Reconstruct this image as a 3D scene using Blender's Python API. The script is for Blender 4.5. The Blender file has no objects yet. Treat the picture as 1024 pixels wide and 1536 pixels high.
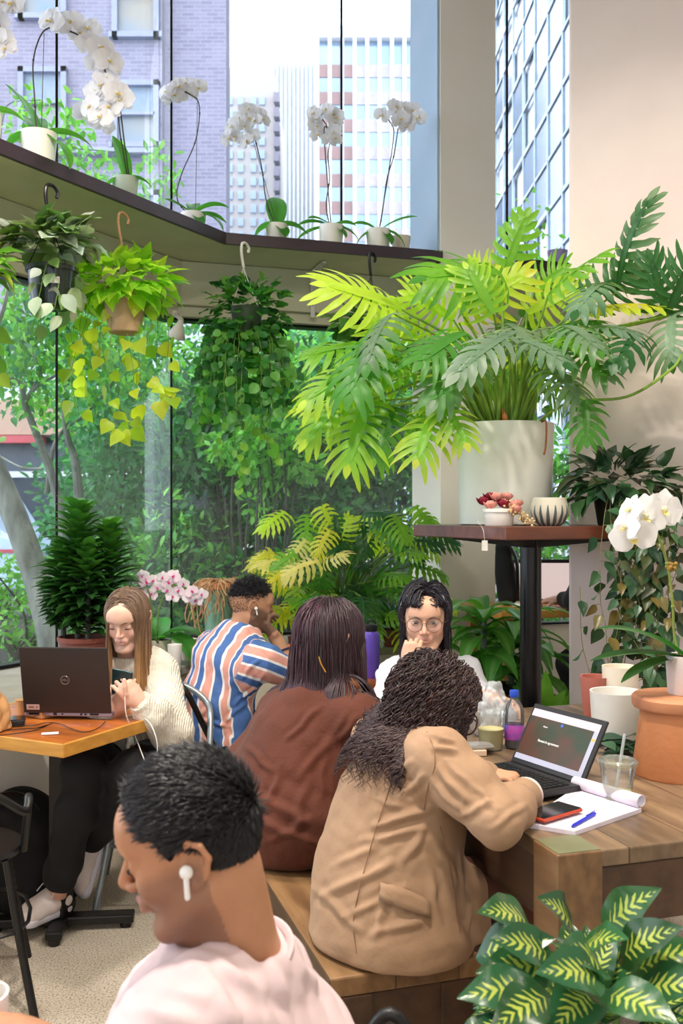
import bpy, math, random
import numpy as np
from mathutils import Vector, Matrix
SC = bpy.context.scene
COL = SC.collection
R = random.Random(7)
NR = np.random.RandomState(11)
F, CH = 1493.333, 1.45
PI = math.pi
V = Vector

def P(px, py, d):
    return V(((px - 512) / F * d, d, CH - (py - 768) / F * d))

# ---------------------------------------------------------------- materials
MATS = {}
def lin(c):
    return tuple((x / 12.92 if x <= .04045 else ((x + .055) / 1.055) ** 2.4) for x in c)

def hexc(h):
    return lin(tuple(int(h[i:i + 2], 16) / 255 for i in (0, 2, 4)))

def M(name, col, rough=.5, metal=0., col2=None, nscale=6., bump=0., bscale=60., stretch=(1, 1, 1), attr=False,
      transl=0., sss=0., spec=.5, emit=0., coat=0., trans=0., ior=1.45, detail=4, contrast=1., sheen=0., ttint=(1.6, 1.75, .8)):
    """procedural surface: noise blends col and col2; attr=True multiplies by the mesh colour attribute."""
    if name in MATS: return MATS[name]
    if isinstance(col, str): col = hexc(col)
    if isinstance(col2, str): col2 = hexc(col2)
    m = bpy.data.materials.new(name); m.use_nodes = True
    nt = m.node_tree; N = nt.nodes; L = nt.links
    N.clear()
    out = N.new('ShaderNodeOutputMaterial')
    b = N.new('ShaderNodeBsdfPrincipled')
    b.inputs['Roughness'].default_value = rough
    b.inputs['Metallic'].default_value = metal
    b.inputs['Specular IOR Level'].default_value = spec
    b.inputs['IOR'].default_value = ior
    b.inputs['Transmission Weight'].default_value = trans
    b.inputs['Coat Weight'].default_value = coat
    b.inputs['Sheen Weight'].default_value = sheen
    if sss:
        b.inputs['Subsurface Weight'].default_value = sss
        b.inputs['Subsurface Radius'].default_value = (.012, .005, .003)
        b.inputs['Subsurface Scale'].default_value = 1.
    tc = N.new('ShaderNodeTexCoord'); mp = N.new('ShaderNodeMapping')
    mp.inputs['Scale'].default_value = stretch
    L.new(tc.outputs['Object'], mp.inputs['Vector'])
    c2 = col2 if col2 is not None else tuple(x * .82 for x in col)
    nz = N.new('ShaderNodeTexNoise'); nz.inputs['Scale'].default_value = nscale
    nz.inputs['Detail'].default_value = detail
    L.new(mp.outputs['Vector'], nz.inputs['Vector'])
    rp = N.new('ShaderNodeValToRGB')
    rp.color_ramp.elements[0].position = .5 - .22 / contrast
    rp.color_ramp.elements[1].position = .5 + .22 / contrast
    rp.color_ramp.elements[0].color = (*col, 1); rp.color_ramp.elements[1].color = (*c2, 1)
    L.new(nz.outputs['Fac'], rp.inputs['Fac'])
    csock = rp.outputs['Color']
    if attr:
        at = N.new('ShaderNodeAttribute'); at.attribute_name = 'Col'
        mx = N.new('ShaderNodeMix'); mx.data_type = 'RGBA'; mx.blend_type = 'MULTIPLY'
        mx.inputs['Factor'].default_value = 1
        L.new(csock, mx.inputs['A']); L.new(at.outputs['Color'], mx.inputs['B'])
        csock = mx.outputs['Result']
    L.new(csock, b.inputs['Base Color'])
    if bump:
        n2 = N.new('ShaderNodeTexNoise'); n2.inputs['Scale'].default_value = bscale; n2.inputs['Detail'].default_value = 5
        L.new(mp.outputs['Vector'], n2.inputs['Vector'])
        bp = N.new('ShaderNodeBump'); bp.inputs['Strength'].default_value = bump; bp.inputs['Distance'].default_value = .01
        L.new(n2.outputs['Fac'], bp.inputs['Height']); L.new(bp.outputs['Normal'], b.inputs['Normal'])
    sh = b.outputs['BSDF']
    if transl:
        t = N.new('ShaderNodeBsdfTranslucent'); ms = N.new('ShaderNodeMixShader')
        g = N.new('ShaderNodeMix'); g.data_type = 'RGBA'; g.blend_type = 'MULTIPLY'; g.inputs['Factor'].default_value = 1
        g.inputs['B'].default_value = (*ttint, 1)
        L.new(csock, g.inputs['A']); L.new(g.outputs['Result'], t.inputs['Color'])
        ms.inputs['Fac'].default_value = transl
        L.new(sh, ms.inputs[1]); L.new(t.outputs['BSDF'], ms.inputs[2]); sh = ms.outputs['Shader']
    if emit:
        b.inputs['Emission Strength'].default_value = emit
        L.new(csock, b.inputs['Emission Color'])
    L.new(sh, out.inputs['Surface'])
    m['_b'] = b.name
    MATS[name] = m
    return m

def bsdf(m): return m.node_tree.nodes[m['_b']]

def clear_mat(name, tint=(1, 1, 1), alpha=.12, rough=.03, gl=.6):
    """thin clear material: mostly transparent with a fresnel reflection."""
    if name in MATS: return MATS[name]
    m = bpy.data.materials.new(name); m.use_nodes = True
    nt = m.node_tree; N = nt.nodes; L = nt.links; N.clear()
    out = N.new('ShaderNodeOutputMaterial')
    tr = N.new('ShaderNodeBsdfTransparent'); tr.inputs['Color'].default_value = (*tint, 1)
    g = N.new('ShaderNodeBsdfGlossy'); g.inputs['Roughness'].default_value = rough
    df = N.new('ShaderNodeBsdfDiffuse'); df.inputs['Color'].default_value = (.8, .84, .88, 1)
    nz = N.new('ShaderNodeTexNoise'); nz.inputs['Scale'].default_value = 3
    tc = N.new('ShaderNodeTexCoord'); L.new(tc.outputs['Object'], nz.inputs['Vector'])
    ml = N.new('ShaderNodeMath'); ml.operation = 'MULTIPLY'; ml.inputs[1].default_value = alpha * 2
    L.new(nz.outputs['Fac'], ml.inputs[0])
    m1 = N.new('ShaderNodeMixShader'); m2 = N.new('ShaderNodeMixShader')
    L.new(ml.outputs[0], m1.inputs['Fac']); L.new(tr.outputs[0], m1.inputs[1]); L.new(df.outputs[0], m1.inputs[2])
    lw = N.new('ShaderNodeFresnel'); lw.inputs['IOR'].default_value = 1.45
    mm = N.new('ShaderNodeMath'); mm.operation = 'MULTIPLY'; mm.inputs[1].default_value = gl
    L.new(lw.outputs[0], mm.inputs[0]); L.new(mm.outputs[0], m2.inputs['Fac'])
    L.new(m1.outputs[0], m2.inputs[1]); L.new(g.outputs[0], m2.inputs[2])
    L.new(m2.outputs[0], out.inputs['Surface'])
    MATS[name] = m
    return m

def leafmat(name='leaf_green', rough=.38, transl=.4, spec=.45):
    return M(name, (1., 1., 1.), rough, col2=(.78, .8, .75), nscale=9, attr=True, transl=transl, spec=spec, bump=.15, bscale=35)

# ---------------------------------------------------------------- objects
def wpos(o):
    p = V((0, 0, 0))
    while o is not None:
        p += o.location; o = o.parent
    return p

def tag(o, label=None, cat=None, group=None, kind=None):
    if label: o['label'] = label
    if cat: o['category'] = cat
    if group: o['group'] = group
    if kind: o['kind'] = kind
    return o

def thing(name, label, cat, loc=(0, 0, 0), rz=0., group=None, kind=None):
    o = bpy.data.objects.new(name, None); COL.objects.link(o)
    o.location = loc; o.rotation_euler = (0, 0, rz); o.empty_display_size = .05
    return tag(o, label, cat, group, kind)

def mesh_np(name, Vn, faces, smooth=True, cols=None):
    """faces: list of (M,k) int arrays."""
    me = bpy.data.meshes.new(name)
    Vn = np.asarray(Vn, dtype=np.float32)
    me.vertices.add(len(Vn)); me.vertices.foreach_set('co', Vn.ravel())
    faces = [np.asarray(f, dtype=np.int32) for f in faces if len(f)]
    nl = sum(f.size for f in faces); nf = sum(len(f) for f in faces)
    me.loops.add(nl); me.loops.foreach_set('vertex_index', np.concatenate([f.ravel() for f in faces]))
    me.polygons.add(nf)
    tot = np.concatenate([np.full(len(f), f.shape[1], dtype=np.int32) for f in faces])
    st = np.zeros(nf, dtype=np.int32); st[1:] = np.cumsum(tot)[:-1]
    me.polygons.foreach_set('loop_start', st)
    if smooth: me.polygons.foreach_set('use_smooth', np.ones(nf, dtype=bool))
    me.update(calc_edges=True)
    if cols is not None:
        a = me.color_attributes.new('Col', 'FLOAT_COLOR', 'POINT')
        c = np.ones((len(Vn), 4), dtype=np.float32); c[:, :3] = cols
        a.data.foreach_set('color', c.ravel())
    return me

def link_mesh(name, me, mat, parent=None, label=None, loc=(0, 0, 0)):
    o = bpy.data.objects.new(name, me); COL.objects.link(o)
    for m in (mat if isinstance(mat, (list, tuple)) else [mat]): me.materials.append(m)
    if parent: o.parent = parent
    o.location = loc
    if label: o['label'] = label
    return o

class MB:
    def __init__(s): s.v = []; s.f = []; s.c = []; s.mi = []; s.hasc = False
    def add(s, vs, fs, col=None, mi=0):
        b = len(s.v)
        s.v.extend([tuple(x) for x in vs]); s.f.extend([tuple(i + b for i in f) for f in fs])
        if col is not None: s.hasc = True
        s.c.extend([(col or (1, 1, 1))] * len(vs)); s.mi.extend([mi] * len(fs))
        return b
    def box(s, c, h, rz=0., Rm=None, col=None, mi=0):
        """c centre, h full sizes"""
        c = V(c); Rm = Rm or Matrix.Rotation(rz, 3, 'Z')
        vs = [c + Rm @ V((x * h[0] / 2, y * h[1] / 2, z * h[2] / 2)) for x in (-1, 1) for y in (-1, 1) for z in (-1, 1)]
        s.add(vs, [(0, 1, 3, 2), (4, 6, 7, 5), (0, 4, 5, 1), (2, 3, 7, 6), (0, 2, 6, 4), (1, 5, 7, 3)], col, mi); return s
    def lathe(s, prof, c=(0, 0, 0), seg=40, Rm=None, col=None, mi=0, wob=0.):
        c = V(c); vs = []; fs = []
        for (r, z) in prof:
            for k in range(seg):
                a = 2 * PI * k / seg; rr = r * (1 + wob * math.sin(3 * a + z * 20))
                q = V((rr * math.cos(a), rr * math.sin(a), z)); vs.append(c + (Rm @ q if Rm else q))
        for i in range(len(prof) - 1):
            for k in range(seg):
                k2 = (k + 1) % seg; fs.append((i * seg + k, i * seg + k2, (i + 1) * seg + k2, (i + 1) * seg + k))
        if prof[0][0] > 1e-5: fs.append(tuple(reversed(range(seg))))
        if prof[-1][0] > 1e-5: fs.append(tuple(range((len(prof) - 1) * seg, len(prof) * seg)))
        s.add(vs, fs, col, mi); return s
    def open_lathe(s, prof, c=(0, 0, 0), seg=40, Rm=None, col=None, mi=0):
        c = V(c); vs = []; fs = []
        for (r, z) in prof:
            for k in range(seg):
                a = 2 * PI * k / seg; q = V((r * math.cos(a), r * math.sin(a), z)); vs.append(c + (Rm @ q if Rm else q))
        for i in range(len(prof) - 1):
            for k in range(seg):
                k2 = (k + 1) % seg; fs.append((i * seg + k, i * seg + k2, (i + 1) * seg + k2, (i + 1) * seg + k))
        s.add(vs, fs, col, mi); return s
    def tube(s, pts, r, seg=8, col=None, mi=0, flat=None):
        pts = [V(p) for p in pts]; n = len(pts)
        rs = r if isinstance(r, (list, tuple)) else [r] * n
        T = (pts[1] - pts[0]).normalized()
        U = T.orthogonal().normalized(); vs = []; fs = []
        for i, p in enumerate(pts):
            t = (pts[min(i + 1, n - 1)] - pts[max(i - 1, 0)])
            if t.length > 1e-9: T = t.normalized()
            U = (U - T * U.dot(T))
            U = U.normalized() if U.length > 1e-6 else T.orthogonal().normalized()
            W = T.cross(U)
            for k in range(seg):
                a = 2 * PI * k / seg
                vs.append(p + (U * math.cos(a) + W * (math.sin(a) * (flat or 1))) * rs[i])
        for i in range(n - 1):
            for k in range(seg):
                k2 = (k + 1) % seg; fs.append((i * seg + k, i * seg + k2, (i + 1) * seg + k2, (i + 1) * seg + k))
        fs.append(tuple(reversed(range(seg)))); fs.append(tuple(range((n - 1) * seg, n * seg)))
        s.add(vs, fs, col, mi); return s
    def ball(s, c, r, seg=16, rings=10, Rm=None, col=None, mi=0):
        c = V(c); r = r if isinstance(r, (tuple, list)) else (r, r, r); vs = []; fs = []
        for i in range(rings + 1):
            t = PI * i / rings
            for k in range(seg):
                a = 2 * PI * k / seg; q = V((r[0] * math.sin(t) * math.cos(a), r[1] * math.sin(t) * math.sin(a), -r[2] * math.cos(t)))
                vs.append(c + (Rm @ q if Rm else q))
        for i in range(rings):
            for k in range(seg):
                k2 = (k + 1) % seg; fs.append((i * seg + k, i * seg + k2, (i + 1) * seg + k2, (i + 1) * seg + k))
        s.add(vs, fs, col, mi); return s
    def prism(s, poly, z0, z1, col=None, mi=0):
        n = len(poly); vs = [(x, y, z0) for x, y in poly] + [(x, y, z1) for x, y in poly]
        fs = [tuple(reversed(range(n))), tuple(range(n, 2 * n))] + [(i, (i + 1) % n, n + (i + 1) % n, n + i) for i in range(n)]
        s.add(vs, fs, col, mi); return s
    def ribbon(s, rows, col=None, mi=0):
        """rows: list of equal-length point rows -> grid"""
        n = len(rows[0]); vs = [p for r in rows for p in r]; fs = []
        for i in range(len(rows) - 1):
            for k in range(n - 1): fs.append((i * n + k, i * n + k + 1, (i + 1) * n + k + 1, (i + 1) * n + k))
        s.add(vs, fs, col, mi); return s
    def build(s, name, mat, parent=None, label=None, smooth=True, bevel=0., local=False, base=None, solid=0., sub=0):
        """top-level: origin at bottom centre (or base). child: vertices are world positions unless local."""
        vs = s.v
        if parent is None:
            if base is None and not local:
                xs, ys, zs = zip(*vs); base = ((min(xs) + max(xs)) / 2, (min(ys) + max(ys)) / 2, min(zs))
            off = V(base or (0, 0, 0))
        else: off = V((0, 0, 0)) if local else wpos(parent)
        me = bpy.data.meshes.new(name)
        me.from_pydata([(x - off.x, y - off.y, z - off.z) for x, y, z in vs], [], s.f)
        if smooth: me.polygons.foreach_set('use_smooth', [True] * len(s.f))
        if any(s.mi): me.polygons.foreach_set('material_index', s.mi)
        if s.hasc:
            a = me.color_attributes.new('Col', 'FLOAT_COLOR', 'POINT')
            c = np.ones((len(vs), 4), dtype=np.float32); c[:, :3] = np.array(s.c)
            a.data.foreach_set('color', c.ravel())
        me.update()
        o = link_mesh(name, me, mat, parent, label, off if parent is None else (0, 0, 0))
        if smooth and not s.hasc:
            try: me.set_sharp_from_angle(angle=math.radians(38))
            except Exception: pass
        if bevel:
            b = o.modifiers.new('b', 'BEVEL'); b.width = bevel; b.segments = 2; b.limit_method = 'ANGLE'; b.angle_limit = .7
        if solid:
            b = o.modifiers.new('s', 'SOLIDIFY'); b.thickness = solid; b.offset = 0
        if sub:
            b = o.modifiers.new('u', 'SUBSURF'); b.levels = sub; b.render_levels = sub
        return o

def cat(pts, n=8):
    """catmull-rom through pts, n samples per span"""
    pts = [V(p) for p in pts]
    if len(pts) < 3: return [pts[0].lerp(pts[-1], i / n) for i in range(n + 1)]
    q = [pts[0] * 2 - pts[1]] + pts + [pts[-1] * 2 - pts[-2]]; out = []
    for i in range(1, len(q) - 2):
        a, b, c, d = q[i - 1:i + 3]
        for k in range(n):
            t = k / n
            out.append(.5 * ((2 * b) + (c - a) * t + (2 * a - 5 * b + 4 * c - d) * t * t + (3 * b - a - 3 * c + d) * t ** 3))
    out.append(pts[-1]); return out

def copy_tree(o, loc=None, rz=None, label=None, parent=None):
    c = o.copy(); COL.objects.link(c); c.parent = parent
    if loc is not None: c.location = loc
    if rz is not None: c.rotation_euler.z = rz
    if label: c['label'] = label
    for ch in list(o.children): copy_tree(ch, parent=c)
    return c

def text_part(name, s, size, mat, parent, Mx, extrude=.0004, align='CENTER', offset=0.):
    cu = bpy.data.curves.new('t', 'FONT'); cu.body = s; cu.size = size; cu.extrude = extrude
    cu.align_x = align; cu.align_y = 'CENTER'; cu.offset = offset
    to = bpy.data.objects.new('t', cu); COL.objects.link(to)
    bpy.context.view_layer.update()
    dg = bpy.context.evaluated_depsgraph_get()
    me = bpy.data.meshes.new_from_object(to.evaluated_get(dg)); me.transform(Mx); me.materials.clear()
    bpy.data.objects.remove(to)
    return link_mesh(name, me, mat, parent)

# ---------------------------------------------------------------- foliage
def jit(c, a=.15, rnd=R):
    k = 1 + rnd.uniform(-a, a); w = rnd.uniform(-a, a) * .5
    return (max(0, c[0] * k * (1 + w)), max(0, c[1] * k), max(0, c[2] * k * (1 - w)))

PROF = {
 'ovate': [.05, .62, .95, 1., .9, .66, .34, .04],
 'heart': [.55, 1., 1.02, .9, .7, .46, .22, .03],
 'lance': [.15, .6, .9, 1., .92, .7, .4, .04],
 'strap': [.55, .8, .92, 1., 1., .9, .62, .08],
 'spade': [.1, .9, 1.05, .95, .72, .5, .25, .02],
 'round': [.2, .75, .98, 1.05, 1., .82, .5, .1],
}
def leaf(mb, p, d, n, Ln, W, prof='ovate', droop=.6, fold=.25, col=(.1, .4, .05), wave=0., twist=0., col_mid=None, rnd=R):
    """p base, d direction, n upper-side normal. droop: total bend in rad towards -n."""
    d = V(d).normalized(); n = V(n); n = (n - d * n.dot(d))
    n = n.normalized() if n.length > 1e-5 else d.orthogonal().normalized()
    s = d.cross(n).normalized(); pr = PROF[prof]; k = len(pr); p = V(p); rows = []
    st = Ln / (k - 1); ph = rnd.uniform(0, 6)
    for i in range(k):
        w = pr[i] * W / 2; up = n * (fold * w + wave * w * math.sin(ph + i * 1.9)); up2 = n * (fold * w + wave * w * math.sin(ph + 2 + i * 2.1))
        rows.append([p + s * w + up, p + s * (w * .5) + up * .4, p.copy(), p - s * (w * .5) + up2 * .4, p - s * w + up2])
        a = droop / (k - 1); d2 = d * math.cos(a) - n * math.sin(a); n = n * math.cos(a) + d * math.sin(a); d = d2
        if twist:
            q = Matrix.Rotation(twist / (k - 1), 3, d); s = q @ s; n = q @ n
        p = p + d * st
    b = mb.ribbon(rows, col)
    if col_mid is not None:
        base = len(mb.v) - k * 5
        for i in range(k): mb.c[base + i * 5 + 2] = col_mid
    mb.hasc = True
    return p

def lobed(mb, p, d, n, Ln, W, lobes=7, droop=.5, col=(.1, .4, .05), tipcol=None, rnd=R, wav=.33, cup=.2):
    """deeply cut leaf (selloum): central blade with finger lobes on both sides."""
    d = V(d).normalized(); n = V(n); n = (n - d * n.dot(d)).normalized(); s = d.cross(n).normalized(); p = V(p)
    K = lobes + 1; st = Ln * .9 / K; tc = tipcol or col
    rib = []; frames = []
    for i in range(K + 1):
        rib.append(p.copy()); frames.append((d.copy(), n.copy()))
        a = droop / K; d2 = d * math.cos(a) - n * math.sin(a); n = n * math.cos(a) + d * math.sin(a); d = d2; p = p + d * st
    bw = [W * .03 + W * .045 * math.sin(PI * min(1, (i + .6) / (K + .8))) for i in range(K + 1)]; bw[-1] = W * .03
    rows = [[rib[i] + s * bw[i] + frames[i][1] * bw[i] * .3, rib[i], rib[i] - s * bw[i] + frames[i][1] * bw[i] * .3] for i in range(K + 1)]
    mb.ribbon(rows, col)
    for sg in (1, -1):
        for i in range(K):
            f = (i + .5) / K
            dd, nn = frames[i]; b = rib[i].lerp(rib[i + 1], .5)
            ang = math.radians(122 - 88 * f + rnd.uniform(-6, 6))
            ld = (dd * math.cos(ang) + s * sg * math.sin(ang)).normalized()
            ll = W * .5 * (.62 + .5 * math.sin(PI * (f * .8 + .12))) * rnd.uniform(.88, 1.1)
            lw = Ln / K * rnd.uniform(.27, .34)
            wd = ld.cross(nn).normalized(); q = b + s * sg * bw[i] * .3; m = 6; rr = []; n2 = nn.copy(); l2 = ld.copy()
            for j in range(m + 1):
                t = j / m; w = lw * (1.25 - .25 * t + wav * math.sin(j * 2.6 + i)) * (1 if j < m - 1 else (.72 if j == m - 1 else .12))
                rr.append([q + wd * w + n2 * w * cup, q.copy(), q - wd * w + n2 * w * cup])
                a = rnd.uniform(.05, .2); l3 = l2 * math.cos(a) - n2 * math.sin(a); n2 = n2 * math.cos(a) + l2 * math.sin(a); l2 = l3
                l2 = (l2 + frames[i][0] * .10).normalized()
                q = q + l2 * (ll / m)
            st0 = len(mb.v); mb.ribbon(rr, col)
            for j in range(m + 1):
                t = (j / m) ** 1.5; c = tuple(col[a] * (1 - t) + tc[a] * t for a in range(3))
                for k in range(3): mb.c[st0 + j * 3 + k] = c
    # tip lobe
    dd, nn = frames[-1]; leaf(mb, rib[-1], dd, nn, Ln * .2, Ln / K * .9, 'lance', .3, .1, tc)
    mb.hasc = True

def cloud(name, pos, dirs, nrm, Ln, W, cols, mat, parent=None, droop=.25, fold=.2, label=None, base=None, w1=.85, w2=.8, loc_parent=True):
    """many simple leaves in one mesh (numpy): 8 verts, 6 faces each"""
    pos = np.asarray(pos, float); d = np.asarray(dirs, float); n = np.asarray(nrm, float)
    d /= np.linalg.norm(d, axis=1, keepdims=True) + 1e-9
    n = n - d * (n * d).sum(1, keepdims=True); n /= np.linalg.norm(n, axis=1, keepdims=True) + 1e-9
    s = np.cross(d, n); k = len(pos)
    Ln = np.broadcast_to(np.asarray(Ln, float), (k,))[:, None]; W = np.broadcast_to(np.asarray(W, float), (k,))[:, None] / 2
    def row(t, w, dz): return pos + d * Ln * t - n * Ln * dz * droop, w
    vs = np.zeros((k, 8, 3))
    vs[:, 0] = pos
    for (i0, t, w) in ((1, .33, w1), (4, .68, w2)):
        c = pos + d * Ln * t - n * Ln * (t * t) * droop
        vs[:, i0] = c + s * W * w + n * W * fold; vs[:, i0 + 1] = c; vs[:, i0 + 2] = c - s * W * w + n * W * fold
    vs[:, 7] = pos + d * Ln - n * Ln * droop
    o = (np.arange(k) * 8)[:, None]
    tri = np.concatenate([o + np.array([[a, b, c]]) for a, b, c in ((0, 1, 2), (0, 2, 3), (4, 7, 5), (5, 7, 6))])
    quad = np.concatenate([o + np.array([[a, b, c, e]]) for a, b, c, e in ((1, 4, 5, 2), (2, 5, 6, 3))])
    cc = np.repeat(np.asarray(cols, float), 8, axis=0)
    off = np.array(wpos(parent)) if parent else np.array(base if base is not None else (0, 0, 0))
    me = mesh_np(name, vs.reshape(-1, 3) - off, [tri, quad], True, cc)
    return link_mesh(name, me, mat, parent, label, (0, 0, 0) if parent else tuple(off))

def rcols(k, palette, jitter=.2, rs=NR):
    pal = np.array(palette); c = pal[rs.randint(0, len(pal), k)]
    return c * (1 + rs.uniform(-jitter, jitter, (k, 1)))

# ---------------------------------------------------------------- implicit surfaces
class SDF:
    def __init__(s, lo, hi, h):
        s.lo = np.array(lo, np.float32); s.h = h
        s.n = np.ceil((np.array(hi) - s.lo) / h).astype(int) + 1
        s.X = (s.lo[0] + h * np.arange(s.n[0])).astype(np.float32); s.Y = (s.lo[1] + h * np.arange(s.n[1])).astype(np.float32); s.Z = (s.lo[2] + h * np.arange(s.n[2])).astype(np.float32)
        s.d = np.full(tuple(s.n), .05, np.float32)
    def reg(s, lo, hi):
        i0 = np.clip(np.floor((np.array(lo) - s.lo) / s.h).astype(int), 0, s.n); i1 = np.clip(np.ceil((np.array(hi) - s.lo) / s.h).astype(int) + 1, 0, s.n)
        if (i1 <= i0).any(): return None
        sl = tuple(slice(a, b) for a, b in zip(i0, i1))
        return sl, s.X[sl[0]][:, None, None], s.Y[sl[1]][None, :, None], s.Z[sl[2]][None, None, :]
    def mix(s, sl, d, k, op):
        o = s.d[sl]
        if op == 'add':
            if k > 0:
                h = np.clip(.5 + .5 * (o - d) / k, 0, 1); s.d[sl] = o * (1 - h) + d * h - k * h * (1 - h)
            else: s.d[sl] = np.minimum(o, d)
        elif op == 'sub':
            if k > 0:
                h = np.clip(.5 - .5 * (o + d) / k, 0, 1); s.d[sl] = o * (1 - h) - d * h + k * h * (1 - h)
            else: s.d[sl] = np.maximum(o, -d)
        elif op == 'and': s.d[sl] = np.maximum(o, d)
    def cone(s, a, b, ra, rb, k=.02, op='add', stretch=None):
        a = V(a); b = V(b); ks = stretch[1] if stretch else 1
        m = max(ra, rb) * max(1, ks) + k + .02
        g = s.reg([min(a[i], b[i]) - m for i in range(3)], [max(a[i], b[i]) + m for i in range(3)])
        if g is None: return
        sl, X, Y, Z = g; e = b - a; L2 = max(e.length_squared, 1e-10)
        x = X - a.x; y = Y - a.y; z = Z - a.z
        t = np.clip((x * e.x + y * e.y + z * e.z) / L2, 0, 1)
        x = x - t * e.x; y = y - t * e.y; z = z - t * e.z
        if stretch:
            ax = V(stretch[0]).normalized(); c = (x * ax.x + y * ax.y + z * ax.z) * (1 / ks - 1)
            x = x + c * ax.x; y = y + c * ax.y; z = z + c * ax.z
        s.mix(sl, np.sqrt(x * x + y * y + z * z) - (ra + (rb - ra) * t), k, op)
    def chain(s, pts, rs, k=.02, op='add', stretch=None):
        for i in range(len(pts) - 1): s.cone(pts[i], pts[i + 1], rs[i], rs[i + 1], k, op, stretch)
    def ell(s, c, r, Rm=None, k=.02, op='add'):
        c = V(c); m = max(r) + k + .02; g = s.reg([c[i] - m for i in range(3)], [c[i] + m for i in range(3)])
        if g is None: return
        sl, X, Y, Z = g; x = X - c.x; y = Y - c.y; z = Z - c.z
        if Rm is not None:
            A = [Rm.col[i] for i in range(3)]; q = [(x * a.x + y * a.y + z * a.z) for a in A]
        else: q = [x + 0 * y + 0 * z, y + 0 * x + 0 * z, z + 0 * x + 0 * y]
        u = np.sqrt(sum((q[i] / r[i]) ** 2 for i in range(3))); w = np.sqrt(sum((q[i] / (r[i] * r[i])) ** 2 for i in range(3))) + 1e-9
        s.mix(sl, u * (u - 1) / w, k, op)
    def plane(s, p, n, k=0., op='and'):
        """keep the side opposite to n"""
        p = V(p); n = V(n).normalized()
        d = (s.X[:, None, None] - p.x) * n.x + (s.Y[None, :, None] - p.y) * n.y + (s.Z[None, None, :] - p.z) * n.z
        if op == 'and' and k > 0:
            h = np.clip(.5 - .5 * (s.d - d) / k, 0, 1); s.d = s.d * (1 - h) + d * h + k * h * (1 - h)
        else: s.d = np.maximum(s.d, d)
    def noise(s, amp, freq, seed=0, aniso=(1, 1, 1), ridge=False):
        rs = np.random.RandomState(seed); x = s.X[:, None, None] * aniso[0]; y = s.Y[None, :, None] * aniso[1]; z = s.Z[None, None, :] * aniso[2]
        w1 = np.sin(x * freq * .6 + y * freq * .5 + z * freq * .7 + seed) ; f = 0
        for i in range(4):
            v = rs.normal(size=3); v /= np.linalg.norm(v); ff = freq * (1 + .6 * i)
            q = np.sin((x * v[0] + y * v[1] + z * v[2]) * ff + 1.3 * w1 + rs.uniform(0, 6))
            f = f + ((1 - 2 * np.abs(q)) if ridge else q) / (1 + .5 * i)
        s.d = s.d + (amp * f).astype(np.float32)
    def mesh(s):
        d = s.d; n = d.shape; ins = d < 0
        cnt = np.zeros(tuple(x - 1 for x in n), np.int8)
        for i in (0, 1):
            for j in (0, 1):
                for k in (0, 1): cnt += ins[i:n[0] - 1 + i, j:n[1] - 1 + j, k:n[2] - 1 + k]
        act = (cnt > 0) & (cnt < 8); idx = np.argwhere(act); ids = np.full(act.shape, -1, np.int32); ids[act] = np.arange(len(idx))
        acc = np.zeros((len(idx), 3)); num = np.zeros(len(idx)); i, j, k = idx.T
        cor = [(a, b, c) for a in (0, 1) for b in (0, 1) for c in (0, 1)]
        val = {c: d[i + c[0], j + c[1], k + c[2]] for c in cor}
        for a in cor:
            for ax in range(3):
                if a[ax] == 0:
                    b = list(a); b[ax] = 1; b = tuple(b); va = val[a]; vb = val[b]; cr = (va < 0) != (vb < 0)
                    t = np.where(cr, va / np.where(cr, va - vb, 1), 0)
                    q = np.tile(np.array(a, float), (len(idx), 1)); q[:, ax] = t
                    acc += q * cr[:, None]; num += cr
        Vn = s.lo + s.h * (idx + acc / num[:, None]); F4 = []
        for ax in range(3):
            o1, o2 = [q for q in range(3) if q != ax]
            sh = [slice(0, n[0]), slice(0, n[1]), slice(0, n[2])]
            A = [slice(None)] * 3; B = [slice(None)] * 3; A[ax] = slice(0, -1); B[ax] = slice(1, None)
            ea = ins[tuple(A)]; eb = ins[tuple(B)]; cr = np.argwhere(ea != eb)
            m = (cr[:, o1] > 0) & (cr[:, o2] > 0) & (cr[:, o1] < n[o1] - 1) & (cr[:, o2] < n[o2] - 1); cr = cr[m]
            e1 = np.zeros(3, int); e1[o1] = 1; e2 = np.zeros(3, int); e2[o2] = 1
            q = [ids[tuple((cr - e1 * a - e2 * b).T)] for a, b in ((1, 1), (0, 1), (0, 0), (1, 0))]
            q = np.stack(q, 1); fl = ea[tuple(cr.T)]
            if ax == 1: fl = ~fl
            q[~fl] = q[~fl][:, ::-1]; F4.append(q)
        return Vn.astype(np.float32), np.concatenate(F4)
    def build(s, name, mat, parent=None, colfn=None, label=None, smooth_it=1):
        Vn, Fq = s.mesh(); s.d = None
        for _ in range(smooth_it):
            acc = np.zeros_like(Vn); c = np.zeros(len(Vn))
            for a, b in ((0, 1), (1, 2), (2, 3), (3, 0)):
                np.add.at(acc, Fq[:, a], Vn[Fq[:, b]]); np.add.at(c, Fq[:, a], 1)
            Vn = (Vn * .5 + .5 * acc / np.maximum(c, 1)[:, None]).astype(np.float32)
        cols = colfn(Vn) if colfn else None
        off = np.array(wpos(parent)) if parent else np.zeros(3)
        me = mesh_np(name, Vn - off, [Fq], True, cols)
        return link_mesh(name, me, mat, parent, label)
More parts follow.
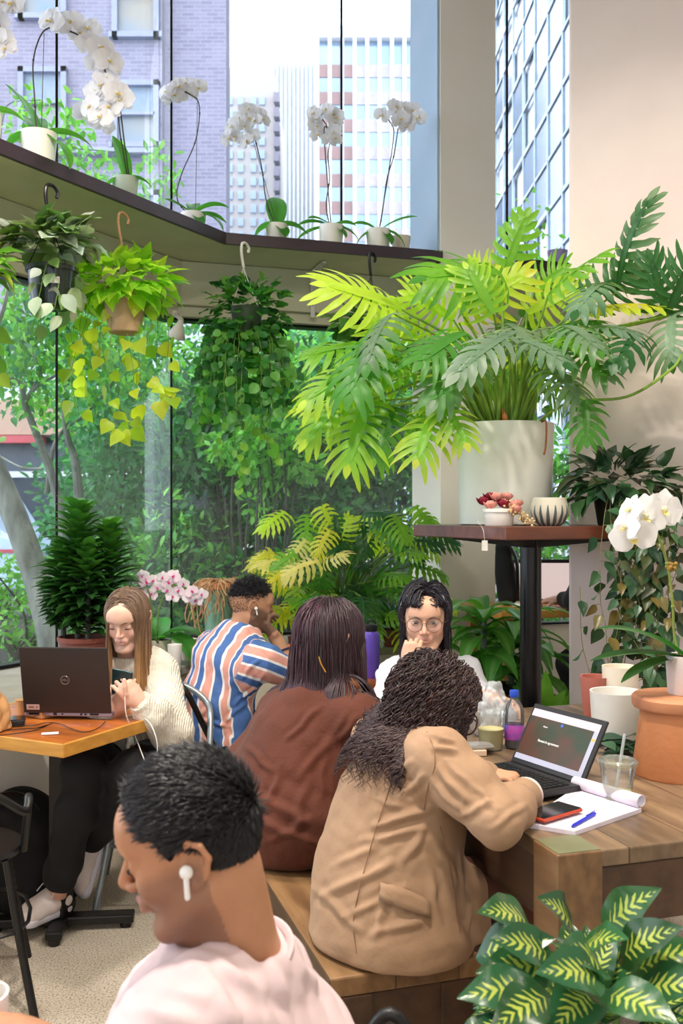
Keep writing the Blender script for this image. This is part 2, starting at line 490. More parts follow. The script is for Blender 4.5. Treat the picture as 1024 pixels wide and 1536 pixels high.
# ================================================================ frame of the place
YAW = math.radians(17.5)
U = V((-math.sin(YAW), math.cos(YAW), 0)); W_ = V((math.cos(YAW), math.sin(YAW), 0))   # along the long table / across it
LD = V((-.488, -.873, 0))          # direction of the left window run away from the corner
LN = V((.873, -.488, 0))           # its normal into the room
WN = V((math.sin(YAW), -math.cos(YAW), 0))   # normal of the back window run into the room
GC = V((-.94, 5.5, 0))             # glass corner
HEAD = 5.6; SILL = .75; LINT = 2.52; SHELF = 2.87

plaster = M('plaster_white', 'f1e9dc', .75, col2='e9dfcf', nscale=2.2, bump=.12, bscale=25)
plaster_r = M('plaster_blush', 'dfd0c8', .72, col2='d3c2ba', nscale=1.6, bump=.35, bscale=9, contrast=1.2)
beam_m = M('beam_paint', 'bfbda4', .5, col2='b5b398', nscale=2)
column_m = M('column_paint', 'e6e2da', .6, col2='ded9ce', nscale=2)
blue_m = M('column_side_blue', 'a9bdd0', .45, col2='9bb2c8', nscale=2)
darkmetal = M('dark_metal', '1b1a1c', .38, .7, col2='242226')
black_m = M('black_paint', '0d0c0d', .4, col2='151314')
glass_m = clear_mat('window_glass', (.96, .985, 1.), .04, .02, .35)  # diffuse share of the glass paints a pale haze over the view

def wallbox(name, a, b, z0, z1, th, nrm, mat):
    """wall from a to b, thickness th growing opposite to nrm"""
    a = V(a); b = V(b); n = V(nrm) * -th; m = MB()
    m.prism([(a.x, a.y), (b.x, b.y), (b.x + n.x, b.y + n.y), (a.x + n.x, a.y + n.y)], z0, z1)
    return tag(m.build(name, mat, smooth=False), kind='structure')

# floor: terrazzo-like speckled concrete
fl = M('speckled_floor', 'd3c9ba', .45, col2='a79c8c', nscale=3, bump=.1, bscale=120, contrast=.6)
nt = fl.node_tree; b_ = bsdf(fl); src = b_.inputs['Base Color'].links[0].from_socket
vo = nt.nodes.new('ShaderNodeTexNoise'); vo.inputs['Scale'].default_value = 160; vo.inputs['Detail'].default_value = 2
r_ = nt.nodes.new('ShaderNodeValToRGB'); r_.color_ramp.elements[0].position = .3; r_.color_ramp.elements[0].color = (.33, .3, .27, 1)
r_.color_ramp.elements[1].position = .5; r_.color_ramp.elements[1].color = (1, 1, 1, 1)
e_ = r_.color_ramp.elements.new(.7); e_.color = (1.25, 1.22, 1.18, 1)
tc_ = nt.nodes.new('ShaderNodeTexCoord'); nt.links.new(tc_.outputs['Object'], vo.inputs['Vector']); nt.links.new(vo.outputs['Fac'], r_.inputs['Fac'])
mx_ = nt.nodes.new('ShaderNodeMix'); mx_.data_type = 'RGBA'; mx_.blend_type = 'MULTIPLY'; mx_.inputs['Factor'].default_value = 1
nt.links.new(src, mx_.inputs['A']); nt.links.new(r_.outputs['Color'], mx_.inputs['B']); nt.links.new(mx_.outputs['Result'], b_.inputs['Base Color'])

LE = GC + LD * 6.6                  # far end of the left run (behind the camera's left)
RE = GC + W_ * 4.6                  # right end of the back run
m = MB(); m.prism([(LE.x - .3, LE.y), (GC.x - .1, GC.y + .1), (RE.x, RE.y + .1), (4.2, RE.y), (4.2, -2.6), (LE.x - .3, -2.6)], -.1, 0)
tag(m.build('floor', fl, smooth=False, base=(0, 0, 0)), kind='structure')
m = MB(); m.prism([(LE.x - .3, LE.y), (GC.x - .1, GC.y + .1), (RE.x, RE.y + .1), (4.2, RE.y), (4.2, -2.6), (LE.x - .3, -2.6)], HEAD, HEAD + .15)
tag(m.build('ceiling', plaster, smooth=False, base=(0, 0, HEAD)), kind='structure')
wallbox('wall_back', (4.2, -2.6, 0), (LE.x - .3, -2.6, 0), 0, 1.5, .15, (0, 1, 0), plaster)
wallbox('wall_back_upper', (4.2, -2.6, 0), (LE.x - .3, -2.6, 0), 2.9, HEAD, .15, (0, 1, 0), plaster)
for i_ in range(5):
    x_ = LE.x - .3 + i_ * (4.5 - LE.x - .3) / 4; wallbox('trim_%d' % (60 + i_), (x_ + .35, -2.6, 0), (x_ - .35, -2.6, 0), 1.5, 2.9, .15, (0, 1, 0), plaster)
m = MB(); m.prism([(4.2, -2.66), (LE.x - .3, -2.66), (LE.x - .3, -2.672), (4.2, -2.672)], 1.5, 2.9); tag(m.build('window_30', glass_m, smooth=False), kind='structure')  # unseen rear window, added to let in frontal fill daylight
wallbox('wall_right', (4.2, -2.6, 0), (4.2, RE.y, 0), 0, HEAD, .15, (-1, 0, 0), plaster)
wallbox('wall_left', (LE.x - .3, LE.y, 0), (LE.x - .3, -2.6, 0), 0, HEAD, .15, (1, 0, 0), plaster)
# low walls under the glass
wallbox('wall_sill_left', LE, GC, 0, SILL, .12, LN, plaster)
wallbox('wall_sill_back', GC, RE, 0, SILL, .12, WN, plaster)
# big pier on the right
pd = V((.883, -.469, 0)); pn = V((-.469, -.883, 0)); p0 = V((.934, 4.1, 0))
m = MB(); q = p0 + pd * 2.2; m.prism([(p0.x, p0.y), (q.x, q.y), (q.x - pn.x * .9, q.y - pn.y * .9), (p0.x - pn.x * .9, p0.y - pn.y * .9)], 0, HEAD)
tag(m.build('wall_pier', plaster_r, smooth=False, bevel=.012), kind='structure')
# column
c0 = V((.54, 5.45, 0)); cw = .335; cl = .42
m = MB(); a, b, c, d = c0, c0 + W_ * cw, c0 + W_ * cw + U * cl, c0 + U * cl
m.prism([(x.x, x.y) for x in (a, b, c, d)], 0, HEAD)
col_o = m.build('wall_column', [column_m], smooth=False, bevel=.004); tag(col_o, kind='structure')
m = MB(); m.box(c0 - W_ * .008 + U * cl * .5 + V((0, 0, (SHELF + HEAD) / 2)), (.012, cl * .96, HEAD - SHELF - .02), YAW)  # blue-grey strip over the upper part of the column's left side
tag(m.build('trim_1', blue_m, smooth=False), kind='structure')
# glass panes: joints at the places the photo shows
glass_l = clear_mat('window_glass_left', (.97, .99, 1.), .03, .02, .1)  # left panes carry a thinner painted haze
def pane(n, a, b, z0, z1, nrm, gm=None):
    a = V(a); b = V(b); m = MB(); t = V(nrm) * .012
    m.prism([(a.x, a.y), (b.x, b.y), (b.x - t.x, b.y - t.y), (a.x - t.x, a.y - t.y)], z0, z1)
    tag(m.build('window_%d' % n, gm or glass_m, smooth=False), kind='structure')
js = [0, 1.858 - 1.0, 2.3, 3.8, 5.3, 6.6]
k = 1
for i in range(5):
    for z0, z1 in ((SILL, LINT), (SHELF, HEAD)):
        pane(k, GC + LD * (js[i] + .003), GC + LD * (js[i + 1] - .003), z0, z1, LN, glass_l); k += 1
jr = [0, .985, 1.50, 2.6, 3.6, 4.6]
for i in range(5):
    for z0, z1 in ((SILL, LINT), (SHELF, HEAD)):
        pane(k, GC + W_ * (jr[i] + .003), GC + W_ * (jr[i + 1] - .003), z0, z1, WN); k += 1
# joints (dark silicone) and head / lintel
def joint(i, p, z0, z1, r=.006):
    m = MB(); m.box(p + V((0, 0, (z0 + z1) / 2)), (r * 2, r * 2, z1 - z0), YAW); tag(m.build('trim_%d' % i, darkmetal, smooth=False), kind='structure')
n = 2
for q in [GC] + [GC + LD * s for s in js[1:-1]]:
    joint(n, q, SILL, LINT); joint(n + 1, q, SHELF, HEAD); n += 2
for q in [GC + W_ * s for s in (jr[1],)]:
    joint(n, q, SHELF, HEAD); n += 1
for q in [GC + W_ * s for s in (2.05,)]:
    joint(n, q, SHELF, HEAD); n += 1
# lintel: upstand face + soffit box behind the shelf, a slimmer band below
def band(a, b, z0, z1, off0, off1, nrm, a2=None):
    a = V(a); b = V(b); N_ = V(nrm)
    return [(a + N_ * off0), (b + N_ * off0), (b + N_ * off1), (a + N_ * off1)]
def mitre(off):  # corner point offset into the room from the glass corner
    # intersection of both offset lines
    A = GC + LN * off; B = GC + WN * off
    det = LD.x * (-W_.y) - (-W_.x) * LD.y
    r = B - A; t = (r.x * (-W_.y) - (-W_.x) * r.y) / det
    return A + LD * t
def run(n_, off0, off1, z0, z1, mat, name=None, left=6.6, right=4.6, skipcol=True, parent=None, bevel=.004, smooth=False):
    m = MB(); c0_, c1_ = mitre(off0), mitre(off1); l0 = GC + LD * left + LN * off0; l1 = GC + LD * left + LN * off1
    m.prism([(l0.x, l0.y), (c0_.x, c0_.y), (c1_.x, c1_.y), (l1.x, l1.y)], z0, z1)
    r0 = GC + W_ * right + WN * off0; r1 = GC + W_ * right + WN * off1
    m.prism([(c0_.x, c0_.y), (r0.x, r0.y), (r1.x, r1.y), (c1_.x, c1_.y)], z0, z1)
    o = m.build(name or 'trim_%d' % n_, mat, parent, smooth=False, bevel=bevel)
    return o
tag(run(n, -.06, .10, LINT + .06, SHELF - .052, beam_m), kind='structure'); n += 1
tag(run(n, -.08, .07, LINT, LINT + .06, beam_m), kind='structure'); n += 1
tag(run(n, -.07, .03, LINT - .012, LINT, darkmetal), kind='structure'); n += 1
tag(run(n, -.1, .03, HEAD - .12, HEAD, beam_m), kind='structure'); n += 1
tag(run(n, -.05, .02, SILL, SILL + .015, darkmetal), kind='structure'); n += 1

# ---- plant shelf (dark fascia, pale green underside)
SH = .52
shelf = thing('display_shelf', 'dark-edged plant shelf running high along the glass with orchids on it', 'shelf', mitre(SH) + V((0, 0, SHELF - .05)))
fascia = M('shelf_brown', '3a2c33', .35, col2='2a1f26', nscale=4)
under = M('shelf_underside', 'cfcfab', .55, col2='c5c5a0')
top = M('shelf_top', '4a3a40', .4)
shr = 1.38
run(0, -.045, SH - .022, SHELF - .05, SHELF - .004, under, 'board', 6.6, shr, parent=shelf, bevel=0)
run(0, -.045, SH - .02, SHELF - .004, SHELF, top, 'shelf_top', 6.6, shr, parent=shelf, bevel=0)
run(0, SH - .02, SH, SHELF - .055, SHELF + .004, fascia, 'fascia', 6.6, shr + .005, parent=shelf, bevel=.002)
m = MB(); e = GC + W_ * (shr + .01); m.box(e + WN * (SH / 2) + V((0, 0, SHELF - .0255)), (.02, SH + .01, .059), YAW); m.build('end_fascia', fascia, shelf, smooth=False, bevel=.002)
shelf2 = thing('display_shelf', 'short dark shelf end right of the white column with a lilac pot', 'shelf', GC + W_ * 2.2 + V((0, 0, SHELF - .05)))
m = MB(); e0 = GC + W_ * 1.86 ; e1 = GC + W_ * 3.4
m.prism([(x.x, x.y) for x in (e0 - WN * .04, e1 - WN * .04, e1 + WN * .48, e0 + WN * .48)], SHELF - .05, SHELF - .001); m.build('board', under, shelf2, smooth=False)
m = MB(); m.prism([(x.x, x.y) for x in (e0 + WN * .48, e1 + WN * .48, e1 + WN * .50, e0 + WN * .50)], SHELF - .055, SHELF + .004); m.build('fascia', fascia, shelf2, smooth=False, bevel=.002)
# white shelf bracket
wm = M('white_metal', 'dcd9d0', .4, .1)
def bracket(t):
    base = GC + W_ * t; y0 = .11; m = MB(); zt = SHELF - .062
    m.box(base + WN * (y0 + .11) + V((0, 0, zt)), (.026, .24, .012), YAW)
    m.box(base + WN * (y0 + .0) + V((0, 0, zt - .13)), (.026, .010, .26), YAW)
    m.tube([base + WN * y0 + V((0, 0, zt - .2)), base + WN * (y0 + .05) + V((0, 0, zt - .07)), base + WN * (y0 + .17) + V((0, 0, zt - .008))], .006, 6)
    m.build('bracket', wm, shelf, bevel=.003)
bracket(.78)

# ---- window ledge (counter) along the windows
ledge_m = M('ledge_concrete', '9a958a', .5, col2='85806f', nscale=7)
ledge = thing('window_ledge', 'grey ledge under the windows carrying potted plants', 'ledge', mitre(.66))
run(0, .03, .67, .71, SILL - .002, ledge_m, 'worktop', 4.6, 1.35, parent=ledge, bevel=.004)
run(0, .56, .60, 0, .71, plaster, 'front_panel', 4.55, 1.3, parent=ledge, bevel=.002)

# ---- ceiling lamps (out of the frame, light the room and reflect in the glass)
lampm = M('lamp_glow', 'ffe6c4', .5, emit=9.)
shade = M('lamp_shade_white', 'e8e2d6', .5)
def pendant(x, y, z, lab, pw=60, rad=.17):
    t = thing('pendant_lamp', lab, 'lamp', (x, y, z), group='pendant lamps over the room')
    m = MB(); m.lathe([(.02, .16), (.05, .15), (rad, .02), (rad, 0), (rad - .01, .005), (.045, .14), (.015, .15)], (x, y, z)); m.build('lamp_shade', shade, t)
    m = MB(); m.ball((x, y, z + .05), .055); m.build('bulb', lampm, t)
    m = MB(); m.tube([(x, y, z + .15), (x, y, HEAD)], .004, 6); m.build('cord', black_m, t)
    l = bpy.data.lights.new('pendant_light', 'AREA'); l.shape = 'DISK'; l.size = rad * 1.7; l.energy = pw; l.color = (1., .91, .8); l.spread = math.radians(165)
    lo = bpy.data.objects.new('pendant_light', l); COL.objects.link(lo); lo.location = (x, y, z - .01)
    return t
# ================================================================ outside
brick_m = M('brick_hazed', '9c92a8', .85, col2='8d849c', nscale=1.5)
def brickify(m, c1, c2, mortar, scale=1., rotz=0.):
    nt = m.node_tree; b = bsdf(m); N = nt.nodes; L = nt.links
    tc = N.new('ShaderNodeTexCoord'); sep = N.new('ShaderNodeSeparateXYZ'); cmb = N.new('ShaderNodeCombineXYZ')
    L.new(tc.outputs['Object'], sep.inputs[0]); L.new(sep.outputs['X'], cmb.inputs['X']); L.new(sep.outputs['Z'], cmb.inputs['Y'])
    br = N.new('ShaderNodeTexBrick'); br.inputs['Scale'].default_value = scale
    br.inputs['Brick Width'].default_value = .3; br.inputs['Row Height'].default_value = .095; br.inputs['Mortar Size'].default_value = .009
    br.inputs['Color1'].default_value = (*hexc(c1), 1); br.inputs['Color2'].default_value = (*hexc(c2), 1); br.inputs['Mortar'].default_value = (*hexc(mortar), 1)
    L.new(cmb.outputs[0], br.inputs['Vector'])
    nz = N.new('ShaderNodeTexNoise'); nz.inputs['Scale'].default_value = .5; nz.inputs['Detail'].default_value = 6; L.new(tc.outputs['Object'], nz.inputs['Vector'])
    mr = N.new('ShaderNodeMapRange'); mr.inputs['To Min'].default_value = .82; mr.inputs['To Max'].default_value = 1.15; L.new(nz.outputs['Fac'], mr.inputs['Value'])
    mx = N.new('ShaderNodeMix'); mx.data_type = 'RGBA'; mx.blend_type = 'MULTIPLY'; mx.inputs['Factor'].default_value = 1
    L.new(br.outputs['Color'], mx.inputs['A']); L.new(mr.outputs[0], mx.inputs['B']); L.new(mx.outputs['Result'], b.inputs['Base Color'])
brickify(brick_m, '9692a8', '868299', 'a5a3b4')  # bluish haze put into the brick and mortar colours
frame_m = M('stone_frame', '9fa4bb', .6, col2='9499b2', nscale=3)
pane_m = M('far_pane', '7f97b0', .3, col2='a39c92', nscale=.9, spec=.4)
pane_d = M('far_pane_dark', '5d7fa0', .1, col2='3f5d80', nscale=.35, spec=.9, contrast=1.6)
ASH = M('garden_soil', '3b3a34', .95, col2='23231f', nscale=8, bump=.5, bscale=20)

ground = MB(); ground.prism([(-60, -20), (80, -20), (80, 260), (-60, 260)], -.35, -.2)
tag(ground.build('ground', M('street_asphalt', '77777a', .9, col2='66666a', nscale=4), smooth=False, base=(0, 0, -.2)), kind='structure')
# planting bed beyond the glass
bed = MB(); e1 = GC + LD * 7 - LN * 3.6; e2 = GC - LN * 3.2 + U * 2.6; e3 = RE + U * 3.0
bed.prism([(x.x, x.y) for x in (GC + LD * 6.2 - LN * .34, GC - LN * .14 + U * .14, RE + U * .14, e3, e2, e1)], -.2, .42)
tag(bed.build('planting_bed', ASH, smooth=False, base=(GC.x, GC.y + 1, -.2)), 'dark raised planting bed outside the glass', 'planting bed')
# pale stones edging the bed
for i in range(26):
    t = R.uniform(.2, 3.2); o_ = R.uniform(.5, 1.5); p = GC + LD * t - LN * o_
    s_ = R.uniform(.04, .09); m = MB(); m.ball((p.x, p.y, .42 + s_ * .35), (s_, s_ * R.uniform(.7, 1), s_ * .5), 10, 6, Matrix.Rotation(R.uniform(0, 3), 3, 'Z'))
    m.build('garden_stone', M('pale_stone', 'c9c9c4', .8, col2='9d9d98', nscale=20))
for o in COL.objects:
    if o.name.startswith('garden_stone'): tag(o, 'pale rounded stone lying in the bed outside the left window', 'stone', 'pale stones in the bed')

# ---- brick apartment building
bb = thing('brick_building', 'haze-tinted lavender-grey brick apartment building filling the upper left', 'building', P(120, 768, 24) - V((0, 0, CH + .2)))
D = 24.
A = P(340, 0, D * 1.02); xr = A.x; xc = P(243, 0, D).x
m = MB(); m.box(((xc - 30) / 2, D + 6, 20), (30 + xc, 12, 40.4)); 
bo = m.build('wall', brick_m, bb, smooth=False)
m = MB(); m.box(((xr + xc) / 2, D + .75, 20), (xr - xc, .8, 40.4)); m.build('wall_wing', brick_m, bb, smooth=False)
def bwin(x0, x1, y0, y1, louver=False, warm=False):
    a = P(x0, y1, D); b = P(x1, y0, D); w = b.x - a.x; h = b.z - a.z; cx = (a.x + b.x) / 2; cz = (a.z + b.z) / 2
    m = MB(); t = .13
    for (px_, pz_, sx, sz) in ((a.x + t / 2, cz, t, h), (b.x - t / 2, cz, t, h), (cx, b.z - t / 2, w, t), (cx, a.z + t / 2, w + .15, t), (cx, cz, w - .2, .07)):
        m.box((px_, D - .08, pz_), (sx, .22, sz))
    wn = m.build('window', frame_m, bb, smooth=False)
    m = MB(); m.box((cx, D - .02, cz - h * .22), (w - .2, .05, h * .44)); m.build('pane', pane_m, wn, smooth=False)
    m = MB()
    if louver:
        for i in range(9): m.box((cx, D - .06, cz + h * (.04 + .048 * i)), (w - .25, .06, h * .02))
        m.box((cx, D - .01, cz + h * .24), (w - .25, .03, h * .44)); m.build('louver', M('louver_white', 'b6bac8', .5), wn, smooth=False)
    else:
        m.box((cx, D - .03, cz + h * .23), (w - .2, .05, h * .44)); m.build('blind', M('blind_pale', '93a3b8', .6), wn, smooth=False)
for x0, x1 in ((-105, -35), (30, 102), (170, 240)):
    for y0, y1, lv in ((-215, -130, 0), (-75, 32, x0 == 170 or x0 < 0), (104, 210, 0), (288, 335 + 55, 0), (480, 585, 0)):
        bwin(x0 + (8 if y0 > 280 else 0), x1, y0 + (20 if x0 == 170 and y0 == 104 else 0), y1 + (14 if x0 == 170 and 0 < y0 < 200 else 0) + (28 if x0 == 170 and y0 < 0 and y1 == 32 else 0), lv, R.random() < .4)
m = MB(); m.box(((xc - 30) / 2, D - .15, P(0, 232, D).z), (30 + xc, .35, .0 + .12)); m.build('string_course', frame_m, bb, smooth=False)

# ---- distant towers, overexposed haze painted in as pale colours
def tower(name, lab, x0, x1, ytop, d, depth, mat, cat_='building'):
    a = P(x0, ytop, d); b = P(x1, ytop, d)
    t = thing(name, lab, cat_, ((a.x + b.x) / 2, d + depth / 2, -.2))
    m = MB(); m.box(((a.x + b.x) / 2, d + depth / 2, (a.z - .2) / 2), (b.x - a.x, depth, a.z + .2)); m.build('wall', mat, t, smooth=False)
    return t
hz = M('hazed_limestone', 'b3adab', .8, col2='a8a1a2', nscale=.08)
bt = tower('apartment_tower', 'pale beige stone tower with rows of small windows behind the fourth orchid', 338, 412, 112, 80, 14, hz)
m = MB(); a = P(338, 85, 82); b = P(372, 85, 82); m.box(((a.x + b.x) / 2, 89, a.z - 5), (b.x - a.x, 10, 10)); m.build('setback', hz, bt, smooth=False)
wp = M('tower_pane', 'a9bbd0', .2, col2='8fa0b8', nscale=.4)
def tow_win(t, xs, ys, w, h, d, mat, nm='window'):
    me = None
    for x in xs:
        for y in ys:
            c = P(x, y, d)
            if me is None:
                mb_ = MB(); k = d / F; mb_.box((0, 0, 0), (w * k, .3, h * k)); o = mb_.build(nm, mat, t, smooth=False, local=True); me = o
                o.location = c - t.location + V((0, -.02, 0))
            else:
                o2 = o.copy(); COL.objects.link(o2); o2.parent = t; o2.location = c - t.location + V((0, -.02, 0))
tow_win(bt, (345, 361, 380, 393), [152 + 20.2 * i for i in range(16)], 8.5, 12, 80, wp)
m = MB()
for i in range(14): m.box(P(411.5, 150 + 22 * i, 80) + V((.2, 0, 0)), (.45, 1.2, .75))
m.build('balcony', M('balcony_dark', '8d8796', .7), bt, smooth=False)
wt = M('white_haze_cladding', 'f2f3f6', .6, col2='e9ecf2', nscale=.1)
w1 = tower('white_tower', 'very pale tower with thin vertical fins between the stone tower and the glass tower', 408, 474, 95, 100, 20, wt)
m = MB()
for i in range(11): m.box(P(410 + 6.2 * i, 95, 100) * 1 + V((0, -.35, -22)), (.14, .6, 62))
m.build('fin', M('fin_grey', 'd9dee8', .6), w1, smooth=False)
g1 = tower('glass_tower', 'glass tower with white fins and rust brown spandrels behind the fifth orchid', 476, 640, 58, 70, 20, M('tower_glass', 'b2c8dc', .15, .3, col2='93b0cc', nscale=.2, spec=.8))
m = MB(); sp = M('rust_spandrel', 'c2a19d', .7, col2='b59693', nscale=.5); sp2 = M('hazed_spandrel', 'e2d9de', .7)
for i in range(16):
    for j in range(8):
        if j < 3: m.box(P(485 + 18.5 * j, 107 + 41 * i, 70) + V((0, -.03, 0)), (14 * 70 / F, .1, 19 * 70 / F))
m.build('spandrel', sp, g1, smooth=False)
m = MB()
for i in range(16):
    for j in range(3, 9): m.box(P(485 + 18.5 * j, 107 + 41 * i, 70) + V((0, -.03, 0)), (14 * 70 / F, .1, 19 * 70 / F))  # washed-out spandrels paint the facade's fade into haze
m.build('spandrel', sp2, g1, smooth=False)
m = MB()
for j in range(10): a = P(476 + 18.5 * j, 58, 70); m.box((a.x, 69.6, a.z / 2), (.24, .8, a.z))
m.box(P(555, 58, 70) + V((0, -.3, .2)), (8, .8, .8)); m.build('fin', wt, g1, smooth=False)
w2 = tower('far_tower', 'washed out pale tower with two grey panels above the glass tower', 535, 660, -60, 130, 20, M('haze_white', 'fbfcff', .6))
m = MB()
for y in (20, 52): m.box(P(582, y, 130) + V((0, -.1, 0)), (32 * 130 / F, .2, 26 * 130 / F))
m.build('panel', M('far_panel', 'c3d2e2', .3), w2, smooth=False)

# ---- reflective facade on the right, seen obliquely
rb = thing('office_building', 'white gridded office facade with blue reflecting panes right of the column', 'building', P(800, 768, 26) - V((0, 0, 1.6)))
fa = P(735, 0, 29.); fb = P(905, 0, 17.); fa.z = fb.z = 0
fd = (fb - fa); fL = fd.length; fd.normalize(); fnn = V((fd.y, -fd.x, 0))
if fnn.y > 0: fnn = -fnn
def fpt(s, z, o=0.): return fa + fd * s + V((0, 0, z)) + fnn * o
m = MB(); aa = [fpt(-2, 0), fpt(fL + 3, 0), fpt(fL + 3, 0, -8), fpt(-2, 0, -8)]
m.prism([(p.x, p.y) for p in aa], -.2, 27); m.build('wall', M('facade_mirror', 'f2f6fb', .18, .85, col2='ffffff', nscale=.3), rb, smooth=False)
ang = math.atan2(fd.y, fd.x)
nb = 9; nf = 14; m = MB(); st_ = fL / nb * 1.0
for i in range(-1, nb + 2): m.box(fpt(i * st_, 13, .06), (.09, .06, 27), ang)
for j in range(nf * 2): m.box(fpt(fL / 2, 1.5 + j * 1.05, .06), (fL + 4, .06, .06 if j % 2 else .10), ang)
m.build('mullion', M('mullion_blue', 'b4c6dc', .4, .5), rb, smooth=False)
rr = random.Random(5); pa = None
for i in range(0, nb + 1):
    for j in range(0, 22):
        z = 1.5 + j * 1.05 + .52
        u_ = (i * .9 - j * .35)
        pr_ = .9 if 3 <= j <= 7 else (.45 if j <= 13 else .12)
        if j in (0, 1, 2): pr_ = .25
        if rr.random() < pr_:
            if pa is None:
                mb_ = MB(); mb_.box((0, 0, 0), (st_ - .2, .06, .9)); pa = mb_.build('window', pane_d, rb, smooth=False, local=True); o = pa
            else: o = pa.copy(); COL.objects.link(o); o.parent = rb
            o.location = fpt((i + .5) * st_, z, .03) - rb.location; o.rotation_euler.z = ang

# ---- low building across the street, awning, van
lb = thing('street_building', 'low tan and grey storefront across the street behind the left tree', 'building', P(60, 768, 19) - V((0, 0, 1.65)))
def fbox(x0, x1, y0, y1, d, dep, mat, nm, par, sm=False):
    a = P(x0, y1, d); b = P(x1, y0, d); m = MB(); m.box(((a.x + b.x) / 2, d + dep / 2, (a.z + b.z) / 2), (b.x - a.x, dep, b.z - a.z)); return m.build(nm, mat, par, smooth=sm)
fbox(-250, 330, 600, 652, 19, 2, M('tan_panel', 'b59a88', .7, col2='a78c7c', nscale=1.5), 'sign_band', lb)
fbox(-250, 330, 480, 600, 19.6, 2, M('pale_grey_panel', 'c4ccd4', .6), 'upper_wall', lb)
fbox(-250, 330, 652, 900, 19.5, 2, M('dark_storefront', '3c4f63', .3, col2='2c3a4a', nscale=1, spec=.6), 'storefront', lb)
fbox(-250, 60, 653, 664, 18.9, .4, M('red_strip', 'b8505a', .6), 'red_strip', lb)
fbox(-250, 330, 707, 716, 18.8, .3, M('pale_rail', 'c9d0d8', .5), 'rail', lb)
# van
vn = thing('van', 'silver blue van parked on the street at the left edge', 'van', P(-30, 768, 14) - V((0, 0, 1.65)))
va = M('van_paint', 'a9c0da', .3, col2='a1b8d4', coat=.4); vg = M('van_glass', '2f4a66', .08, spec=.9)
a = P(62, 865, 14); z0 = .15; prof_ = [(-4.2, z0 + .2), (0, z0 + .2), (0, z0 + .85), (-.55, z0 + 1.0), (-1.1, z0 + 1.85), (-1.5, z0 + 2.0), (-4.2, z0 + 2.0)]
m = MB(); vs = [(a.x + x, 14.0, z) for x, z in prof_] + [(a.x + x, 15.9, z) for x, z in prof_]; k_ = len(prof_)
m.add(vs, [tuple(range(k_)), tuple(reversed(range(k_, 2 * k_)))] + [(i, i + k_, (i + 1) % k_ + k_, (i + 1) % k_) for i in range(k_)])
m.build('body', va, vn, smooth=False, bevel=.06)
m = MB(); gl_ = [(-1.95, z0 + 1.15), (-.72, z0 + 1.12), (-1.2, z0 + 1.75), (-1.95, z0 + 1.78)]
m.add([(a.x + x, 13.97, z) for x, z in gl_] + [(a.x + x, 14.02, z) for x, z in gl_], [(0, 1, 2, 3), (0, 4, 5, 1), (1, 5, 6, 2), (2, 6, 7, 3), (3, 7, 4, 0)]); m.build('side_window', vg, vn, smooth=False)
for wx in (-.8, -3.3):
    m = MB(); m.lathe([(.05, 0), (.3, 0), (.34, .03), (.34, .2), (.3, .23), (.05, .23)], (a.x + wx, 14.15, .15), 28, Matrix.Rotation(PI / 2, 3, 'X')); m.build('wheel', black_m, vn)
m = MB(); m.box((a.x - 2.2, 13.99, z0 + .75), (3.9, .03, .05)); m.build('stripe', M('red_stripe', 'b4485a', .5), vn, smooth=False)
# red and white street sign / bus strip seen through the glass
# ---- planting
LG = leafmat('garden_leaf', .45, .35)
barkm = M('bark_grey', '949a94', .9, col2='565a55', nscale=14, stretch=(1, 1, .35), bump=.9, bscale=30)
barkd = M('bark_dark', '5c5a52', .9, col2='44423c', nscale=14, bump=.6, bscale=30)
def shrub(name, lab, c, r, n, pal, ls, group=None, seed=1, nclump=40, stems=True, catg='shrub', updir=.5, shell=.55, matl=None, zmin=.35):
    rs = np.random.RandomState(seed); c = np.array(c); r = np.array(r)
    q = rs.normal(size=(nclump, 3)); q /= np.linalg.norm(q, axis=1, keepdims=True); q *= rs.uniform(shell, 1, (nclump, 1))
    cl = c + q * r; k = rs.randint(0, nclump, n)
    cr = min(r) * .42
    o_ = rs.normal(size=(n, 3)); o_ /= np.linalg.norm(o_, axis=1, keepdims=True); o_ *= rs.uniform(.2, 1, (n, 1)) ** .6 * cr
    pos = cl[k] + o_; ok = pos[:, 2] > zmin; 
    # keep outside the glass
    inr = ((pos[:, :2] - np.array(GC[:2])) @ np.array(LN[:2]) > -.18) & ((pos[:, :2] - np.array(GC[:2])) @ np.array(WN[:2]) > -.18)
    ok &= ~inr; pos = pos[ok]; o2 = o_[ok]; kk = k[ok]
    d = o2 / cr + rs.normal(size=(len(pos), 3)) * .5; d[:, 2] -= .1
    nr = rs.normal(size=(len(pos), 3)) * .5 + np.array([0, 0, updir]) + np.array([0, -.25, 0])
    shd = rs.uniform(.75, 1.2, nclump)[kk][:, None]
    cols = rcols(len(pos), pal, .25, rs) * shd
    t = thing(name, lab, catg, (c[0], c[1], max(zmin, .3)), group=group)
    cloud('foliage', pos, d, nr, rs.uniform(.7, 1.2, len(pos)) * ls, rs.uniform(.38, .5, len(pos)) * ls, cols, matl or LG, t)
    if stems:
        m = MB()
        for i in range(min(nclump, 14)):
            b0 = V((c[0] + rs.uniform(-.1, .1) * r[0], c[1] + rs.uniform(-.1, .1) * r[1], .38)); e_ = V(cl[i]); e_.z = max(e_.z, .5)
            md = b0.lerp(e_, .5) + V((rs.uniform(-.1, .1), rs.uniform(-.1, .1), .05))
            m.tube(cat([b0, md, e_], 5), [.014 - .0009 * j for j in range(11)], 5)
        m.build('stem', barkd, t)
    return t
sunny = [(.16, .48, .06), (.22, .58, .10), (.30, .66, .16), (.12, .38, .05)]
mid = [(.05, .22, .05), (.08, .32, .08), (.12, .4, .10), (.04, .16, .06)]
